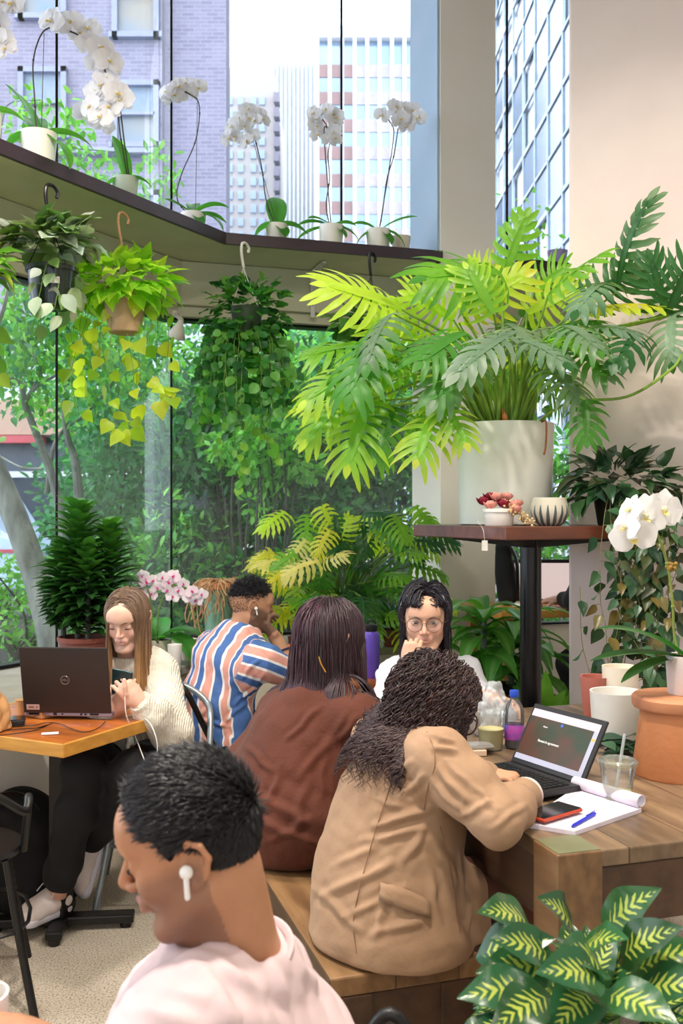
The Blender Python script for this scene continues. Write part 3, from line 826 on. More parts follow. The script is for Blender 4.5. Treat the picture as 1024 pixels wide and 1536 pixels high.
deep = [(.02, .10, .04), (.03, .15, .06), (.05, .2, .07)]
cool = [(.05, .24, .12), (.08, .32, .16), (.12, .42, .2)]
def at(px, d, z): p = P(px, 768, d); return (p.x, p.y, z)
GRP = 'shrubs outside the windows'
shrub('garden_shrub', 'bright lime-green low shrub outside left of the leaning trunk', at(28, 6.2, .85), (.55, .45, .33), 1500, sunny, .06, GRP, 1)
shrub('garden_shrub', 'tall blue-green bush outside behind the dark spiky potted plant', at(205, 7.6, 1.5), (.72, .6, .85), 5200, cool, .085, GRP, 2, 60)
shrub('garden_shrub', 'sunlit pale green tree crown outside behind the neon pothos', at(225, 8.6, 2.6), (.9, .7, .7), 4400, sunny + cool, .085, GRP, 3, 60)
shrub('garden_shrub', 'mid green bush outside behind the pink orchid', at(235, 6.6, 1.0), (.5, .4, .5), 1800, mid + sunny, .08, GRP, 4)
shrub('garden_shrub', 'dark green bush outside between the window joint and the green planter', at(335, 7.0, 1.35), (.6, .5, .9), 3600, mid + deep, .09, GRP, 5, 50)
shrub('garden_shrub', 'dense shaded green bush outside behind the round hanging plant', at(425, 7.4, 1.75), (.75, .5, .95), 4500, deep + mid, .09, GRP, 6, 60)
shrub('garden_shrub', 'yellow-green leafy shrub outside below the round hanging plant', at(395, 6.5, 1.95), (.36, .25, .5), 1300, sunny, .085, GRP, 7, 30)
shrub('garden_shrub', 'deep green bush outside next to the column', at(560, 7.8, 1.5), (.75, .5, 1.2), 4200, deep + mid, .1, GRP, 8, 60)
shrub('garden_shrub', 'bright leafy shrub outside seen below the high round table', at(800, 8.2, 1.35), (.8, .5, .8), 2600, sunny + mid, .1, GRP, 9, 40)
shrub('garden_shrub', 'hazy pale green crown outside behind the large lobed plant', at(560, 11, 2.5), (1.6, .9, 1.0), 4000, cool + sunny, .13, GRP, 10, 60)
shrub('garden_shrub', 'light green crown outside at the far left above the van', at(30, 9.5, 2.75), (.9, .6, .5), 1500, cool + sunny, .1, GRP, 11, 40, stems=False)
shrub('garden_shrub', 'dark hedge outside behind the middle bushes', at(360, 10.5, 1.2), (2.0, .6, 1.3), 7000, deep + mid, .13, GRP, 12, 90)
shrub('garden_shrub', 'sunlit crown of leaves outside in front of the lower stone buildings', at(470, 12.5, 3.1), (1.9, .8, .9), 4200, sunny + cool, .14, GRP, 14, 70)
# leaning tree with grey bark
tr = thing('leaning_tree', 'thick grey leaning trunk outside the left window', 'tree', P(75, 975, 5.6) * 1)
tr.location.z = .4
m = MB(); m.tube(cat([P(84, 985, 5.55), P(70, 920, 5.55), P(48, 845, 5.6), P(10, 745, 5.6), P(-40, 640, 5.6), P(-110, 500, 5.7), P(-150, 330, 5.8)], 8), [.085 - .0007 * i for i in range(49)], 14)
m.build('trunk', barkm, tr)
m = MB(); m.tube(cat([P(-20, 672, 5.6), P(30, 700, 5.4), P(65, 703, 5.3)], 6), .006, 5); m.tube(cat([P(-60, 600, 5.6), P(0, 480, 5.5), P(20, 380, 5.5)], 6), .012, 5); m.build('branch', barkm, tr)
# slender trees
def slim(lab, trunks, lv, pal, seed, ls=.075, group='slender trees outside the left window', mat_=None):
    t = thing('slender_tree', lab, 'tree', (*P(trunks[0][0][0], 768, trunks[0][0][2]).to_2d(), .4), group=None)
    m = MB()
    for tp in trunks:
        pts = cat([P(*q[:3]) for q in tp], 6); n_ = len(pts); r0, r1 = tp[0][3], tp[-1][3]
        m.tube(pts, [r0 + (r1 - r0) * i / (n_ - 1) for i in range(n_)], 8)
    m.build('trunk', mat_ or barkm, t)
    rs = np.random.RandomState(seed); pos = []
    for (px, py, d, rad, cnt) in lv:
        c = np.array(P(px, py, d)); q = rs.normal(size=(cnt, 3)) * rad * .5; pos.append(c + q)
    pos = np.concatenate(pos); n_ = len(pos)
    d = rs.normal(size=(n_, 3)); d[:, 2] -= 1.0
    cloud('foliage', pos, d, rs.normal(size=(n_, 3)) + np.array([0, -1, .6]), rs.uniform(.7, 1.2, n_) * ls, rs.uniform(.4, .55, n_) * ls, rcols(n_, pal, .25, rs), LG, t)
    return t
slim('slender forked tree with thin branches outside left of the first window joint',
     [[(105, 860, 6.4, .035), (85, 740, 6.4, .03), (62, 670, 6.4, .026), (38, 608, 6.4, .02), (30, 575, 6.4, .014), (0, 565, 6.4, .008), (-40, 545, 6.4, .006)],
      [(36, 605, 6.4, .016), (55, 580, 6.4, .012), (80, 565, 6.4, .01), (120, 548, 6.4, .006)], [(38, 600, 6.4, .01), (60, 560, 6.4, .008), (55, 540, 6.4, .006), (30, 500, 6.4, .004)]],
     [(20, 520, 6.4, .35, 260), (60, 500, 6.5, .35, 260), (10, 450, 6.4, .3, 200), (90, 470, 6.6, .3, 180), (70, 600, 6.4, .22, 60), (10, 560, 6.4, .2, 60)], cool + sunny, 21)
slim('pale slender double trunk outside behind the dark spiky potted plant',
     [[(125, 840, 6.9, .04), (118, 740, 6.9, .034), (112, 690, 6.9, .03), (100, 650, 6.9, .026), (96, 600, 6.9, .018), (110, 540, 6.9, .01)],
      [(70, 740, 6.9, .02), (78, 680, 6.9, .018), (95, 645, 6.9, .014), (130, 620, 6.9, .01), (180, 560, 6.9, .006)]],
     [(140, 600, 6.9, .25, 90), (150, 520, 6.9, .4, 300), (200, 560, 7.0, .35, 260), (110, 480, 6.9, .3, 160)], cool + sunny, 22)
# leafy branches outside the upper glass
slim('arching bare branches with light green leaves outside the upper left glass',
     [[(-60, 985, 6.9, .02), (-50, 700, 6.9, .016), (-30, 470, 6.9, .012), (0, 420, 6.9, .01), (8, 370, 6.9, .008), (60, 355, 6.9, .006)], [(-20, 400, 6.9, .008), (90, 430, 6.9, .007), (160, 440, 6.9, .006), (230, 460, 6.9, .005), (250, 466, 6.9, .003)][:0] or [(-30, 250, 6.9, .008), (10, 212, 6.9, .008), (75, 220, 6.9, .006), (150, 226, 6.9, .006), (215, 232, 6.9, .004)],
      [(75, 220, 6.9, .006), (100, 250, 6.9, .005), (95, 300, 6.9, .004)], [(0, 214, 6.9, .006), (4, 180, 6.9, .006), (15, 155, 6.9, .004), (60, 150, 6.9, .003)]],
     [(60, 235, 6.9, .3, 150), (110, 260, 6.9, .35, 200), (150, 280, 6.9, .3, 140), (45, 165, 6.9, .2, 60), (110, 180, 6.9, .16, 45), (235, 240, 6.9, .14, 40), (210, 290, 6.9, .16, 40), (20, 270, 6.9, .25, 120), (255, 270, 6.9, .1, 24)], sunny, 23, .07)
slim('thin leafy twig outside the upper glass right of the column', [[(806, 985, 7.2, .02), (803, 700, 7.2, .014), (800, 470, 7.2, .01), (790, 380, 7.2, .006), (775, 320, 7.2, .004)]], [(785, 330, 7.2, .2, 36), (800, 380, 7.2, .2, 40), (770, 370, 7.2, .15, 30)], sunny, 24, .07)
# ================================================================ plants inside
def T(px, py, z=.75):
    d = (CH - z) * F / (py - 768); return V(((px - 512) / F * d, d, z))
LI = leafmat('leaf_indoor', .32, .38)
LD_ = leafmat('leaf_dark', .3, .12, .5)
LG2 = leafmat('leaf_backlit', .36, .5)
stem_g = M('stem_green', '6f8f3c', .5, col2='55742c', nscale=20)
stem_d = M('stem_dark', '4a3a30', .5, col2='33332a', nscale=20)
soil = M('potting_soil', '3a2a1e', .95, col2='241a12', nscale=40, bump=.8, bscale=60)
white_c = M('white_ceramic', 'efece6', .32, col2='e6e2da', nscale=3)
cream_c = M('cream_ceramic', 'e6dccb', .45, col2='dccfba', nscale=4)
terra = M('terracotta', 'cf8a5c', .7, col2='c27c50', nscale=5, bump=.15, bscale=60)
terra_d = M('dark_terracotta', '7c4034', .55, col2='6d362c', nscale=5)
wood_l = M('planter_wood', 'a9764a', .6, col2='8c5d38', nscale=5, stretch=(1, 1, 6))
petal = M('petal_white', (1, 1, 1), .5, col2=(.97, .96, .97), nscale=30, attr=True, transl=.3, ttint=(1, 1, 1))
bsdf(petal)
def pot(parent, c, r0, r1, h, mat, wall=.006, name='pot', seg=44, lip=0., fill=.85, nosoil=False):
    """r0 bottom, r1 top radius"""
    c = V(c); m = MB(); pr = [(0.001, 0), (r0 * .93, 0), (r0, .004)]
    if lip: pr += [(r1 * .97, h - lip), (r1 + lip * .25, h - lip), (r1 + lip * .3, h - .002)]
    pr += [(r1, h), (r1 - wall, h - .001), (r1 - wall, h * fill), (.001, h * fill)]
    m.lathe(pr, c, seg); o = m.build(name, mat, parent)
    if not nosoil:
        m = MB(); m.lathe([(.001, 0), (r1 - wall - .001, 0), (r1 - wall - .001, .004), (.001, .008)], c + V((0, 0, h * fill + .001)), 30); m.build('soil', soil, parent)
    return o

# ---------------- orchids
def flower_mesh(name, pc, lipc, size, spot=None):
    mb = MB()
    for a, L_, W2 in ((90, .5, .42), (210, .48, .36), (330, .48, .36), (12, .52, .62), (168, .52, .62)):
        ar = math.radians(a); d = V((math.cos(ar), -.12, math.sin(ar))); f = (a in (12, 168))
        leaf(mb, V((0, .004 if not f else 0, 0)) + d * .03 * size, d, (0, -1, 0), L_ * size, W2 * size, 'round', .35, .1, pc, wave=.12)
    for i in range(3):
        ar = math.radians((240, 300, 270)[i]); leaf(mb, (0, -.003, 0), (math.cos(ar), -.7, math.sin(ar)), (0, -1, .3), .2 * size, .13 * size, 'ovate', -.6, .5, lipc)
    mb.ball((0, -.06 * size, -.02 * size), .045 * size, 8, 6, col=lipc)
    if spot: mb.ball((0, -.05 * size, .04 * size), .075 * size, 8, 6, col=spot)
    mb.hasc = True
    o = mb.build(name, petal, None, local=True); me = o.data; bpy.data.objects.remove(o); return me
FW = flower_mesh('white_flower', (.9, .9, .93), (.9, .72, .18), .105, (.95, .93, .9))
FW2 = flower_mesh('large_white_flower', (.93, .92, .9), (.9, .8, .3), .115, (.9, .88, .6))
FP = flower_mesh('pink_flower', (.94, .80, .88), (.72, .03, .25), .062, (.8, .1, .35))
FP2 = flower_mesh('pale_flower', (.95, .88, .92), (.75, .05, .35), .062, (.85, .2, .45))
def put_flower(me, p, par, face=(0, -1, 0), roll=0., sc=1.):
    o = bpy.data.objects.new('flower', me); COL.objects.link(o); o.parent = par
    o.location = V(p) - wpos(par)
    f = V(face).normalized(); q = (-f).to_track_quat('Y', 'Z'); o.rotation_euler = (q.to_matrix() @ Matrix.Rotation(roll, 3, 'Y')).to_euler(); o.scale = (sc,) * 3
    return o
def orchid(lab, base, potspec, leaves, stems, flowers, fme=None, d=None, fs=1., group=None, potmat=None, lcol=(.09, .33, .05), stake=None, smat=None, sr=.0032, tilt=None):
    t = thing('potted_orchid', lab, 'orchid', base, group=group)
    r0, r1, h = potspec; pot(t, base, r0, r1, h, potmat or white_c, fill=.9)
    m = MB(); topc = V(base) + V((0, 0, h * .92))
    for (az, el, L_, W2, dr) in leaves:
        a = math.radians(az); e = math.radians(el); dd = V((math.cos(a) * math.cos(e), math.sin(a) * math.cos(e), math.sin(e)))
        up = V((-math.cos(a) * math.sin(e), -math.sin(a) * math.sin(e), math.cos(e)))
        leaf(m, topc + dd * .012, dd, up, L_, W2 * 1.25, 'strap', dr, .3, jit(lcol, .25), col_mid=tuple(x * .8 for x in lcol))
    m.build('foliage', LI, t, sub=1)
    if stems:
        for sp in stems:
            m = MB(); pts = cat([topc + V((0, 0, -.02))] + [P(x, y, d) if len(q_) == 2 else P(*q_) for q_ in sp for x, y in [q_[:2]]], 6)
            m.tube(pts, sr, 6)
            for q in pts[4::7]: m.ball(q, sr * 1.7, 6, 4)
            m.build('stem', smat or stem_d, t)
    if stake:
        m = MB(); m.tube([topc + V((.01, 0, -.03)), P(stake[0], stake[1], d)], .0016, 5); m.build('stake', stem_d, t)
    for q in flowers:
        px, py = q[:2]; dd = (q[2] if len(q) > 2 else d) + R.uniform(-.02, .02); f = q[3] if len(q) > 3 else (R.uniform(-.6, .6), -1, R.uniform(-.35, .25))
        me = fme or FW
        if isinstance(me, list): me = R.choice(me)
        put_flower(me, P(px, py, dd), t, f, R.uniform(-.5, .5), fs * R.uniform(.88, 1.08))
    return t
def shelf_at(px, off=.3, z=None):
    k_ = (px - 512) / F
    if px > 262:
        B = GC + WN * off; D_ = W_
    else:
        B = mitre(off); D_ = LD
    t_ = (B.x - k_ * B.y) / (k_ * D_.y - D_.x); p = B + D_ * t_; p.z = SHELF if z is None else z; return p
og = 'white orchids on the high shelf'
b = shelf_at(58, .43)
orchid('white orchid, leftmost on the shelf, its long spray arching right', b, (.062, .075, .13),
       [(170, 72, .26, .085, .5), (120, 60, .20, .08, .7), (0, 20, .22, .06, 1.0), (-20, -5, .22, .065, 1.3), (190, 10, .18, .07, 1.6)],
       [[(56, 205), (52, 150), (50, 90), (66, 46), (95, 44), (125, 58), (148, 88), (160, 112)]], 
       [(76, 32), (105, 34), (120, 50), (133, 44), (132, 66), (150, 72), (146, 95), (163, 92), (160, 116), (152, 128), (176, 140), (145, 136), (135, 160), (165, 160), (150, 175), (182, 148)], d=b.y, group=og, stake=(66, 50), fs=1.12)
b = shelf_at(188, .43)
orchid('white orchid in a pale green pot, second on the shelf, with one upright leaf', b, (.05, .06, .1),
       [(150, 80, .22, .085, .3), (-10, 15, .13, .05, 1.1), (200, 0, .12, .06, 1.2)],
       [[(190, 260), (180, 200), (176, 155)], [(196, 290), (186, 210), (177, 152), (160, 146)]], [(170, 150), (140, 165), (160, 172), (155, 188), (128, 172)], d=b.y, group=og, potmat=M('pale_green_ceramic', 'cddcc8', .4), fs=1.08)
b = shelf_at(290, .43)
orchid('white orchid, third on the shelf, its stem bowing right then back left', b, (.055, .066, .11),
       [(170, 40, .17, .05, .3), (160, 5, .16, .05, .7), (100, 62, .15, .06, .8), (0, 45, .19, .06, 1.1), (-20, 10, .2, .055, 1.3), (-60, -10, .13, .05, 1.0), (20, 20, .17, .05, .9)],
       [[(266, 300), (272, 262), (292, 215), (299, 175), (297, 152), (287, 143), (270, 134)]],
       [(255, 148), (268, 130), (283, 140), (297, 132), (250, 138), (262, 142), (278, 126)], d=b.y, group=og, stake=(296, 152), fs=.95)
b = shelf_at(415, .43)
orchid('white orchid in a white pot with two broad leaves, fourth on the shelf', b, (.05, .06, .09),
       [(100, 80, .2, .09, .6), (190, 0, .14, .1, 1.1), (-10, 10, .17, .08, .9), (-60, -15, .12, .06, .8)],
       [[(399, 300), (393, 255), (384, 215), (378, 198)]],
       [(348, 190), (358, 178), (352, 205), (372, 165), (388, 172), (382, 182), (366, 190), (378, 205), (394, 180), (343, 208), (374, 178), (370, 212)], d=b.y, group=og, stake=(378, 205), fs=.92)
b = shelf_at(497, .43)
orchid('white orchid in a white pot, fifth on the shelf, in front of the glass tower', b, (.058, .068, .11),
       [(165, 35, .19, .05, .9), (175, 5, .2, .045, .8), (150, 50, .16, .05, .8), (5, 35, .13, .05, 1.0), (-10, 5, .17, .045, 1.1), (-45, -5, .13, .04, 1.0)],
       [[(489, 310), (494, 270), (492, 235), (494, 215)], [(486, 205), (490, 190), (484, 180)]],
       [(473, 178), (474, 190), (476, 202), (488, 165), (499, 172), (503, 184), (500, 198), (502, 208), (494, 210), (470, 170), (505, 176)], d=b.y, group=og, fs=.88)
b = shelf_at(567, .43)
orchid('white orchid in a white pot, sixth on the shelf, nearest to the column', b, (.058, .068, .11),
       [(170, 45, .15, .05, .9), (190, 0, .14, .05, 1.1), (20, 40, .25, .05, .5), (-10, 10, .18, .05, 1.4), (-50, -5, .14, .05, 1.2)],
       [[(573, 320), (580, 270), (590, 235), (597, 192)], [(589, 215), (586, 185), (572, 172)]],
       [(572, 173), (595, 168), (606, 162), (618, 166), (602, 178), (612, 182), (622, 180), (592, 160), (628, 176), (610, 190), (598, 185)], d=b.y, group=og, fs=.95)
b = shelf_at(-25, .43)
orchid('white orchid just outside the left edge with only its blossoms in the picture', b, (.06, .07, .12), [(0, 20, .16, .06, 1.0), (180, 20, .2, .06, 1.)],
       [[(-20, 160), (-25, 60), (-10, 20), (5, 55)]], [(3, 3), (12, 12), (2, 55), (8, 72), (-8, 30), (-4, 60), (18, 5)], d=b.y, group=og)
# small pots on the shelf
b = shelf_at(601, .38); t = thing('flower_pot', 'small empty cream pot on the shelf right of the sixth orchid', 'pot', b); pot(t, b, .045, .055, .10, cream_c, nosoil=True)
b = GC + W_ * 2.03 + WN * .4; b.z = SHELF; b = V((P(836, 0, b.y).x, b.y, SHELF)); t = thing('flower_pot', 'lilac pot on the short shelf right of the column', 'pot', b); pot(t, b, .045, .06, .08, M('lilac_ceramic', 'a79ad0', .4), nosoil=True)

# ---------------- vines
def vine_pts(p, L_, rs, sway=.25, out=None, n=14, grav=1.):
    p = V(p); d = V(out or (rs.uniform(-1, 1), rs.uniform(-1, 1), .5)).normalized(); pts = [p.copy()]; st = L_ / n
    for i in range(n):
        d = (d * .72 + V((rs.uniform(-sway, sway), rs.uniform(-sway, sway), -.42 * grav))).normalized(); p = p + d * st; pts.append(p.copy())
    return pts
def trail(mbs, mbl, pts, rs, ls, prof, cols, spacing=.05, wr=.8, sr=.0015, droop=.5, fold=.2):
    mbs.tube(pts, sr, 4)
    seg = (pts[1] - pts[0]).length; k = max(1, round(spacing / seg)); sd = 1
    for i in range(1, len(pts), k):
        d = (pts[i] - pts[i - 1]).normalized(); s_ = d.cross(V((rs.uniform(-1, 1), rs.uniform(-1, 1), .3))).normalized() * sd; sd = -sd
        ld = (s_ + d * .5 + V((0, 0, -.55))).normalized(); l = ls * rs.uniform(.65, 1.15)
        q = pts[i] + s_ * ls * .25; mbs.tube([pts[i], q], sr * .7, 3)
        leaf(mbl, q, ld, (rs.uniform(-.6, .6), -.9, rs.uniform(.1, .8)), l, l * wr, prof, droop, fold, jit(rs.choice(cols), .2, rs), rnd=rs)
def dome(mbl, c, r, n, rs, ls, prof, cols, wr=.8, zl=-.4, droop=.6, up=.35, fold=.2, mid=None, wave=.1):
    for i in range(n):
        a = rs.uniform(0, 2 * PI); z = rs.uniform(zl, 1); h = math.sqrt(max(0, 1 - z * z)); v = V((math.cos(a) * h, math.sin(a) * h, z))
        k = rs.uniform(.55, 1); q = V(c) + V((v.x * r[0], v.y * r[1], v.z * r[2])) * k
        d = (v + V((rs.uniform(-.5, .5), rs.uniform(-.5, .5), rs.uniform(-.6, .2)))).normalized()
        n_ = (v * .6 + V((rs.uniform(-.3, .3), rs.uniform(-.5, .1), .6 + up)))
        l = ls * rs.uniform(.65, 1.15); cc = jit(rs.choice(cols), .2, rs)
        leaf(mbl, q, d, n_, l, l * wr * rs.uniform(.85, 1.1), prof, droop * rs.uniform(.4, 1.4), fold, cc, wave=wave, col_mid=(tuple(x * mid for x in cc) if mid else None), rnd=rs)
def hook(px, py, d, kind, t, target, mat):
    """hanger hook over the shelf edge and three strings to the pot rim"""
    h = P(px, py, d); m = MB(); r = .02
    edge = h
    pts = [edge + V((0, .03, -.018)), edge + V((0, .034, .008)), edge + V((0, .012, .026)), edge + V((0, -.014, .018)), edge + V((0, -.02, -.02)), edge + V((0, -.014, -.06)), edge + V((0, -.004, -.10))]
    pts = [V((q.x + (q.y - h.y) * .6, q.y, q.z)) for q in pts]
    m.tube(cat(pts, 5), .0075 if kind != 'twine' else .006, 8)
    tc_, rr, rz_ = target; k0 = pts[-1]
    m.build('hanger_hook', mat, t)
    m = MB()
    for a in (200, 320, 80):
        e = tc_ + V((math.cos(math.radians(a)) * rr, math.sin(math.radians(a)) * rr, 0)); m.tube(cat([k0, k0.lerp(e, .5) + V((0, 0, -.01)), e], 4), .0022, 5)
    m.build('hanger_string', mat, t)
def front_at(px, off=.535): return shelf_at(px, off, SHELF)
# 1 satin pothos, dark plastic pot
rs = random.Random(3)
f = front_at(75); c = P(78, 463, f.y); t = thing('hanging_plant', 'silver-leaved hanging plant in a dark plastic pot on a black hook at the left', 'hanging plant', c)
dp = M('dark_plastic', '1d2a22', .22, col2='16201b')
pot(t, c, .078, .098, .165, dp, lip=.02); m = MB(); pz = c + V((.03, -.092, .095)); m.box(pz, (.05, .004, .026), .25, col=(1, 1, 1)); m.build('sticker', M('sticker_white', 'e4e2dc', .5), t, smooth=False)
hook(75, 287, f.y, 'hook', t, (c + V((0, 0, .16)), .095, 0), M('black_plastic', '141416', .35))
ml = MB(); cc = c + V((0, 0, .21)); pal = [(.42, .5, .38), (.3, .42, .24), (.16, .3, .09), (.5, .56, .5), (.14, .24, .06)]
dome(ml, cc + V((0, 0, .02)), (.17, .15, .11), 130, rs, .115, 'ovate', pal, .72, .12, .8, mid=.7)
ms = MB()
for i in range(4): trail(ms, ml, vine_pts(cc + V((rs.uniform(-.08, .08), rs.uniform(-.08, .08), -.02)), rs.uniform(.2, .4), rs), rs, .085, 'ovate', pal, .045, .7)
ml.build('foliage', leafmat('leaf_satin', .45, .2), t); ms.build('stem', stem_g, t)
# left edge scraps of a further hanging plant
f = front_at(-30); c = P(-42, 470, f.y); t = thing('hanging_plant', 'green hanging plant half outside the left edge of the picture', 'hanging plant', c); pot(t, c, .07, .09, .14, dp, lip=.02)
hook(-40, 232, f.y, 'hook', t, (c + V((0, 0, .14)), .085, 0), MATS['black_plastic'])
ml = MB(); ms = MB(); pal = [(.12, .3, .05), (.2, .4, .06), (.3, .4, .05)]
dome(ml, c + V((0, 0, .17)), (.13, .12, .1), 70, rs, .09, 'heart', pal, .8)
for i in range(8): trail(ms, ml, vine_pts(c + V((0, 0, .14)), rs.uniform(.3, .5), rs), rs, .075, 'heart', pal, .06, .8)
ml.build('foliage', LG2, t); ms.build('stem', stem_g, t)
# 2 neon pothos
f = front_at(183); c = P(187, 500, f.y); t = thing('hanging_plant', 'neon yellow-green pothos in a beige pot on a twine hanger', 'hanging plant', c)
pot(t, c, .07, .095, .17, M('beige_clay', 'b99c78', .7, col2='a88a66'), lip=.025)
hook(183, 328, f.y, 'twine', t, (c + V((0, 0, .17)), .09, 0), M('twine', 'b58a63', .8, col2='8e6a4a', nscale=90))
ml = MB(); ms = MB(); pal = [(.3, .58, .04), (.42, .68, .06), (.22, .48, .03), (.5, .7, .08)]; palb = [(.5, .6, .04), (.58, .66, .06), (.34, .5, .03)]
dome(ml, c + V((0, 0, .2)), (.22, .19, .14), 210, rs, .095, 'heart', pal, .72, -.6, .6)
for (x, y) in ((110, 500), (125, 520), (135, 480), (165, 510), (180, 520), (215, 505), (235, 500), (250, 530), (150, 545), (120, 545), (225, 470)):
    e = P(x, y + 30, f.y + rs.uniform(-.12, .12)); s0 = c + V(((e.x - c.x) * .5, rs.uniform(-.08, .08), .19)); md = s0.lerp(e, .45) + V(((e.x - c.x) * .35, 0, .04))
    trail(ms, ml, cat([s0, md, e], 5), rs, .072, 'heart', pal + palb, .05, .85)
for pl_ in ([(205, 500), (212, 560), (232, 590), (250, 598), (262, 590)], [(150, 500), (160, 560), (168, 610), (175, 640), (200, 636)], [(130, 480), (110, 540), (108, 575), (118, 620)], [(190, 500), (200, 560), (196, 620), (190, 650)]):
    trail(ms, ml, cat([P(x, y, f.y - .05) for x, y in pl_], 5), rs, .08, 'heart', palb, .07, .95)
ml.build('foliage', LG2, t); ms.build('stem', stem_g, t)
# 3 round-leaf trailing plant
f = front_at(366); c = P(370, 500, f.y + .0); t = thing('hanging_plant', 'dense dark green round-leaved hanging plant on a white hook in the middle window', 'hanging plant', c)
pot(t, c, .06, .085, .13, M('green_plastic', '3c4f38', .5)); hook(366, 372, f.y, 'hook', t, (c + V((0, 0, .13)), .08, 0), M('white_plastic', 'e9e6dd', .4))
ml = MB(); ms = MB(); pal = [(.05, .2, .05), (.07, .27, .06), (.03, .13, .04), (.1, .34, .07), (.16, .42, .08)]
dome(ml, c + V((0, 0, .08)), (.215, .19, .21), 280, rs, .068, 'round', pal, .85, -.8, .4)
dome(ml, c + V((.0, 0, -.16)), (.17, .15, .22), 200, rs, .064, 'round', pal, .85, -.9, .4)
for i in range(32):
    a = rs.uniform(0, 6.28); q = c + V((math.cos(a) * .12, math.sin(a) * .1, .02))
    trail(ms, ml, vine_pts(q, rs.uniform(.35, .62), rs, .16, (math.cos(a), math.sin(a), .1), 12), rs, .056, 'round', pal, .045, .85)
for pl_ in ([(360, 600), (355, 650), (362, 690), (365, 730)], [(385, 600), (395, 650), (410, 690)], [(335, 580), (310, 610), (292, 640)], [(400, 580), (420, 560), (432, 520)], [(350, 620), (335, 660), (330, 700)]):
    trail(ms, ml, cat([P(x, y, f.y - .05) for x, y in pl_], 5), rs, .06, 'round', [(.12, .36, .05), (.25, .5, .08)], .05, .85)
ml.build('foliage', LG2, t); ms.build('stem', stem_g, t)
# 4, 5 hanging plants behind the big lobed plant
for (px, py, py2, mt_, lab) in ((557, 386, 520, 'black_plastic', 'dark-leaved hanging plant on a black hook, half hidden behind the big lobed plant'), (797, 415, 540, 'white_plastic', 'hanging plant on a white hook right of the column behind the big lobed plant')):
    f = front_at(px) if px < 600 else V((P(px, 0, 5.72).x, 5.72 - .3, 0)); c = P(px - 8, py2, f.y); t = thing('hanging_plant', lab, 'hanging plant', c)
    pot(t, c, .06, .08, .13, dp); hook(px, py, f.y, 'hook', t, (c + V((0, 0, .13)), .08, 0), MATS[mt_])
    ml = MB(); ms = MB(); pal = [(.07, .22, .05), (.12, .33, .06), (.18, .42, .08)]
    dome(ml, c + V((0, 0, .1)), (.2, .14, .14), 110, rs, .075, 'heart', pal, .85)
    for i in range(14): trail(ms, ml, vine_pts(c + V((-.04, 0, .1)), rs.uniform(.3, .6), rs, .2), rs, .07, 'heart', pal, .06, .85)
    ml.build('foliage', LG2, t); ms.build('stem', stem_g, t)

# ---------------- high round-pole table and the big lobed plant
HT = V((.72, 3.79, 0)); ha = math.radians(24); HZ = 1.40
walnut = M('walnut', '6a3a28', .4, col2='4c281c', nscale=5, stretch=(1, 9, 4), coat=.15, bump=.05)
t = thing('high_table', 'tall table with a square walnut top on a thick black pole', 'table', HT, ha)
m = MB(); m.box((0, 0, HZ - .023), (.66, .66, .046)); m.build('tabletop', walnut, t, smooth=False, local=True, bevel=.004)
m = MB(); m.lathe([(.04, .02), (.04, HZ - .06)], (0, 0, 0), 32); m.build('pole', M('black_gloss', '0c0b0c', .28, col2='121112'), t, local=True)
m = MB()
for a in (45, 135, 225, 315):
    q = Matrix.Rotation(math.radians(a), 3, 'Z'); m.add([q @ V(v) for v in ((.03, -.02, HZ - .046), (.03, .02, HZ - .046), (.3, .02, HZ - .046), (.3, -.02, HZ - .046), (.03, -.02, HZ - .085), (.03, .02, HZ - .085), (.3, .02, HZ - .056), (.3, -.02, HZ - .056))],
        [(0, 1, 2, 3), (7, 6, 5, 4), (0, 4, 5, 1), (1, 5, 6, 2), (2, 6, 7, 3), (3, 7, 4, 0)])
m.build('support', black_m, t, smooth=False, local=True)
m = MB(); m.lathe([(.001, 0), (.2, 0), (.2, .008), (.04, .022), (.001, .022)]); m.build('base_plate', black_m, t, local=True)
PC = V((.632, 3.85, HZ)); t = thing('philodendron', 'huge lobed-leaf philodendron in a big white pot on the high table', 'plant', PC)
pot(t, PC, .175, .187, .388, M('white_pot_satin', 'e8e6de', .35, col2='dedbd0', nscale=2), wall=.009, seg=64, fill=.93)
ml = MB(); ms = MB(); rs = random.Random(12)
YG = (.50, .66, .06); BG = (.2, .44, .04); MG = (.08, .26, .04); DG = (.035, .13, .04); GR = (.20, .30, .2); YE = (.66, .62, .06)  # yellow-greens paint backlight, greys paint sheen on the lobed plant's blades
def sel(bx, by, bd, tx, ty, td, wpx, nrm, col, droop=.4, tip=None, lobes=7, pet=True):
    b_ = P(bx, by, bd); e_ = P(tx, ty, td); L_ = (e_ - b_).length; dd = (e_ - b_).normalized()
    n_ = V(nrm); n_ = (n_ - dd * n_.dot(dd)).normalized(); d0 = (dd * math.cos(droop / 2) + n_ * math.sin(droop / 2)).normalized()
    lobed(ml, b_, d0, n_, L_ * 1.05, wpx / 393 * 1.12, lobes, droop, jit(col, .12, rs), tip or col, rnd=rs)
    if pet:
        a = math.atan2(b_.y - PC.y, b_.x - PC.x); s_ = PC + V((math.cos(a) * .05 + rs.uniform(-.05, .05), math.sin(a) * .05 + rs.uniform(-.05, .05), .36))
        hd = b_ - s_; md = s_ + V((hd.x * .35, hd.y * .35, hd.z * .35 + .10 + .12 * math.hypot(hd.x, hd.y)))
        pts = cat([s_, md, b_], 9); n__ = len(pts); ms.tube(pts, [.0085 - .005 * i / n__ for i in range(n__)], 7)
UPc = (0, -.7, .75); CAM = (0, -1, .15); DN = (0, .4, 1)
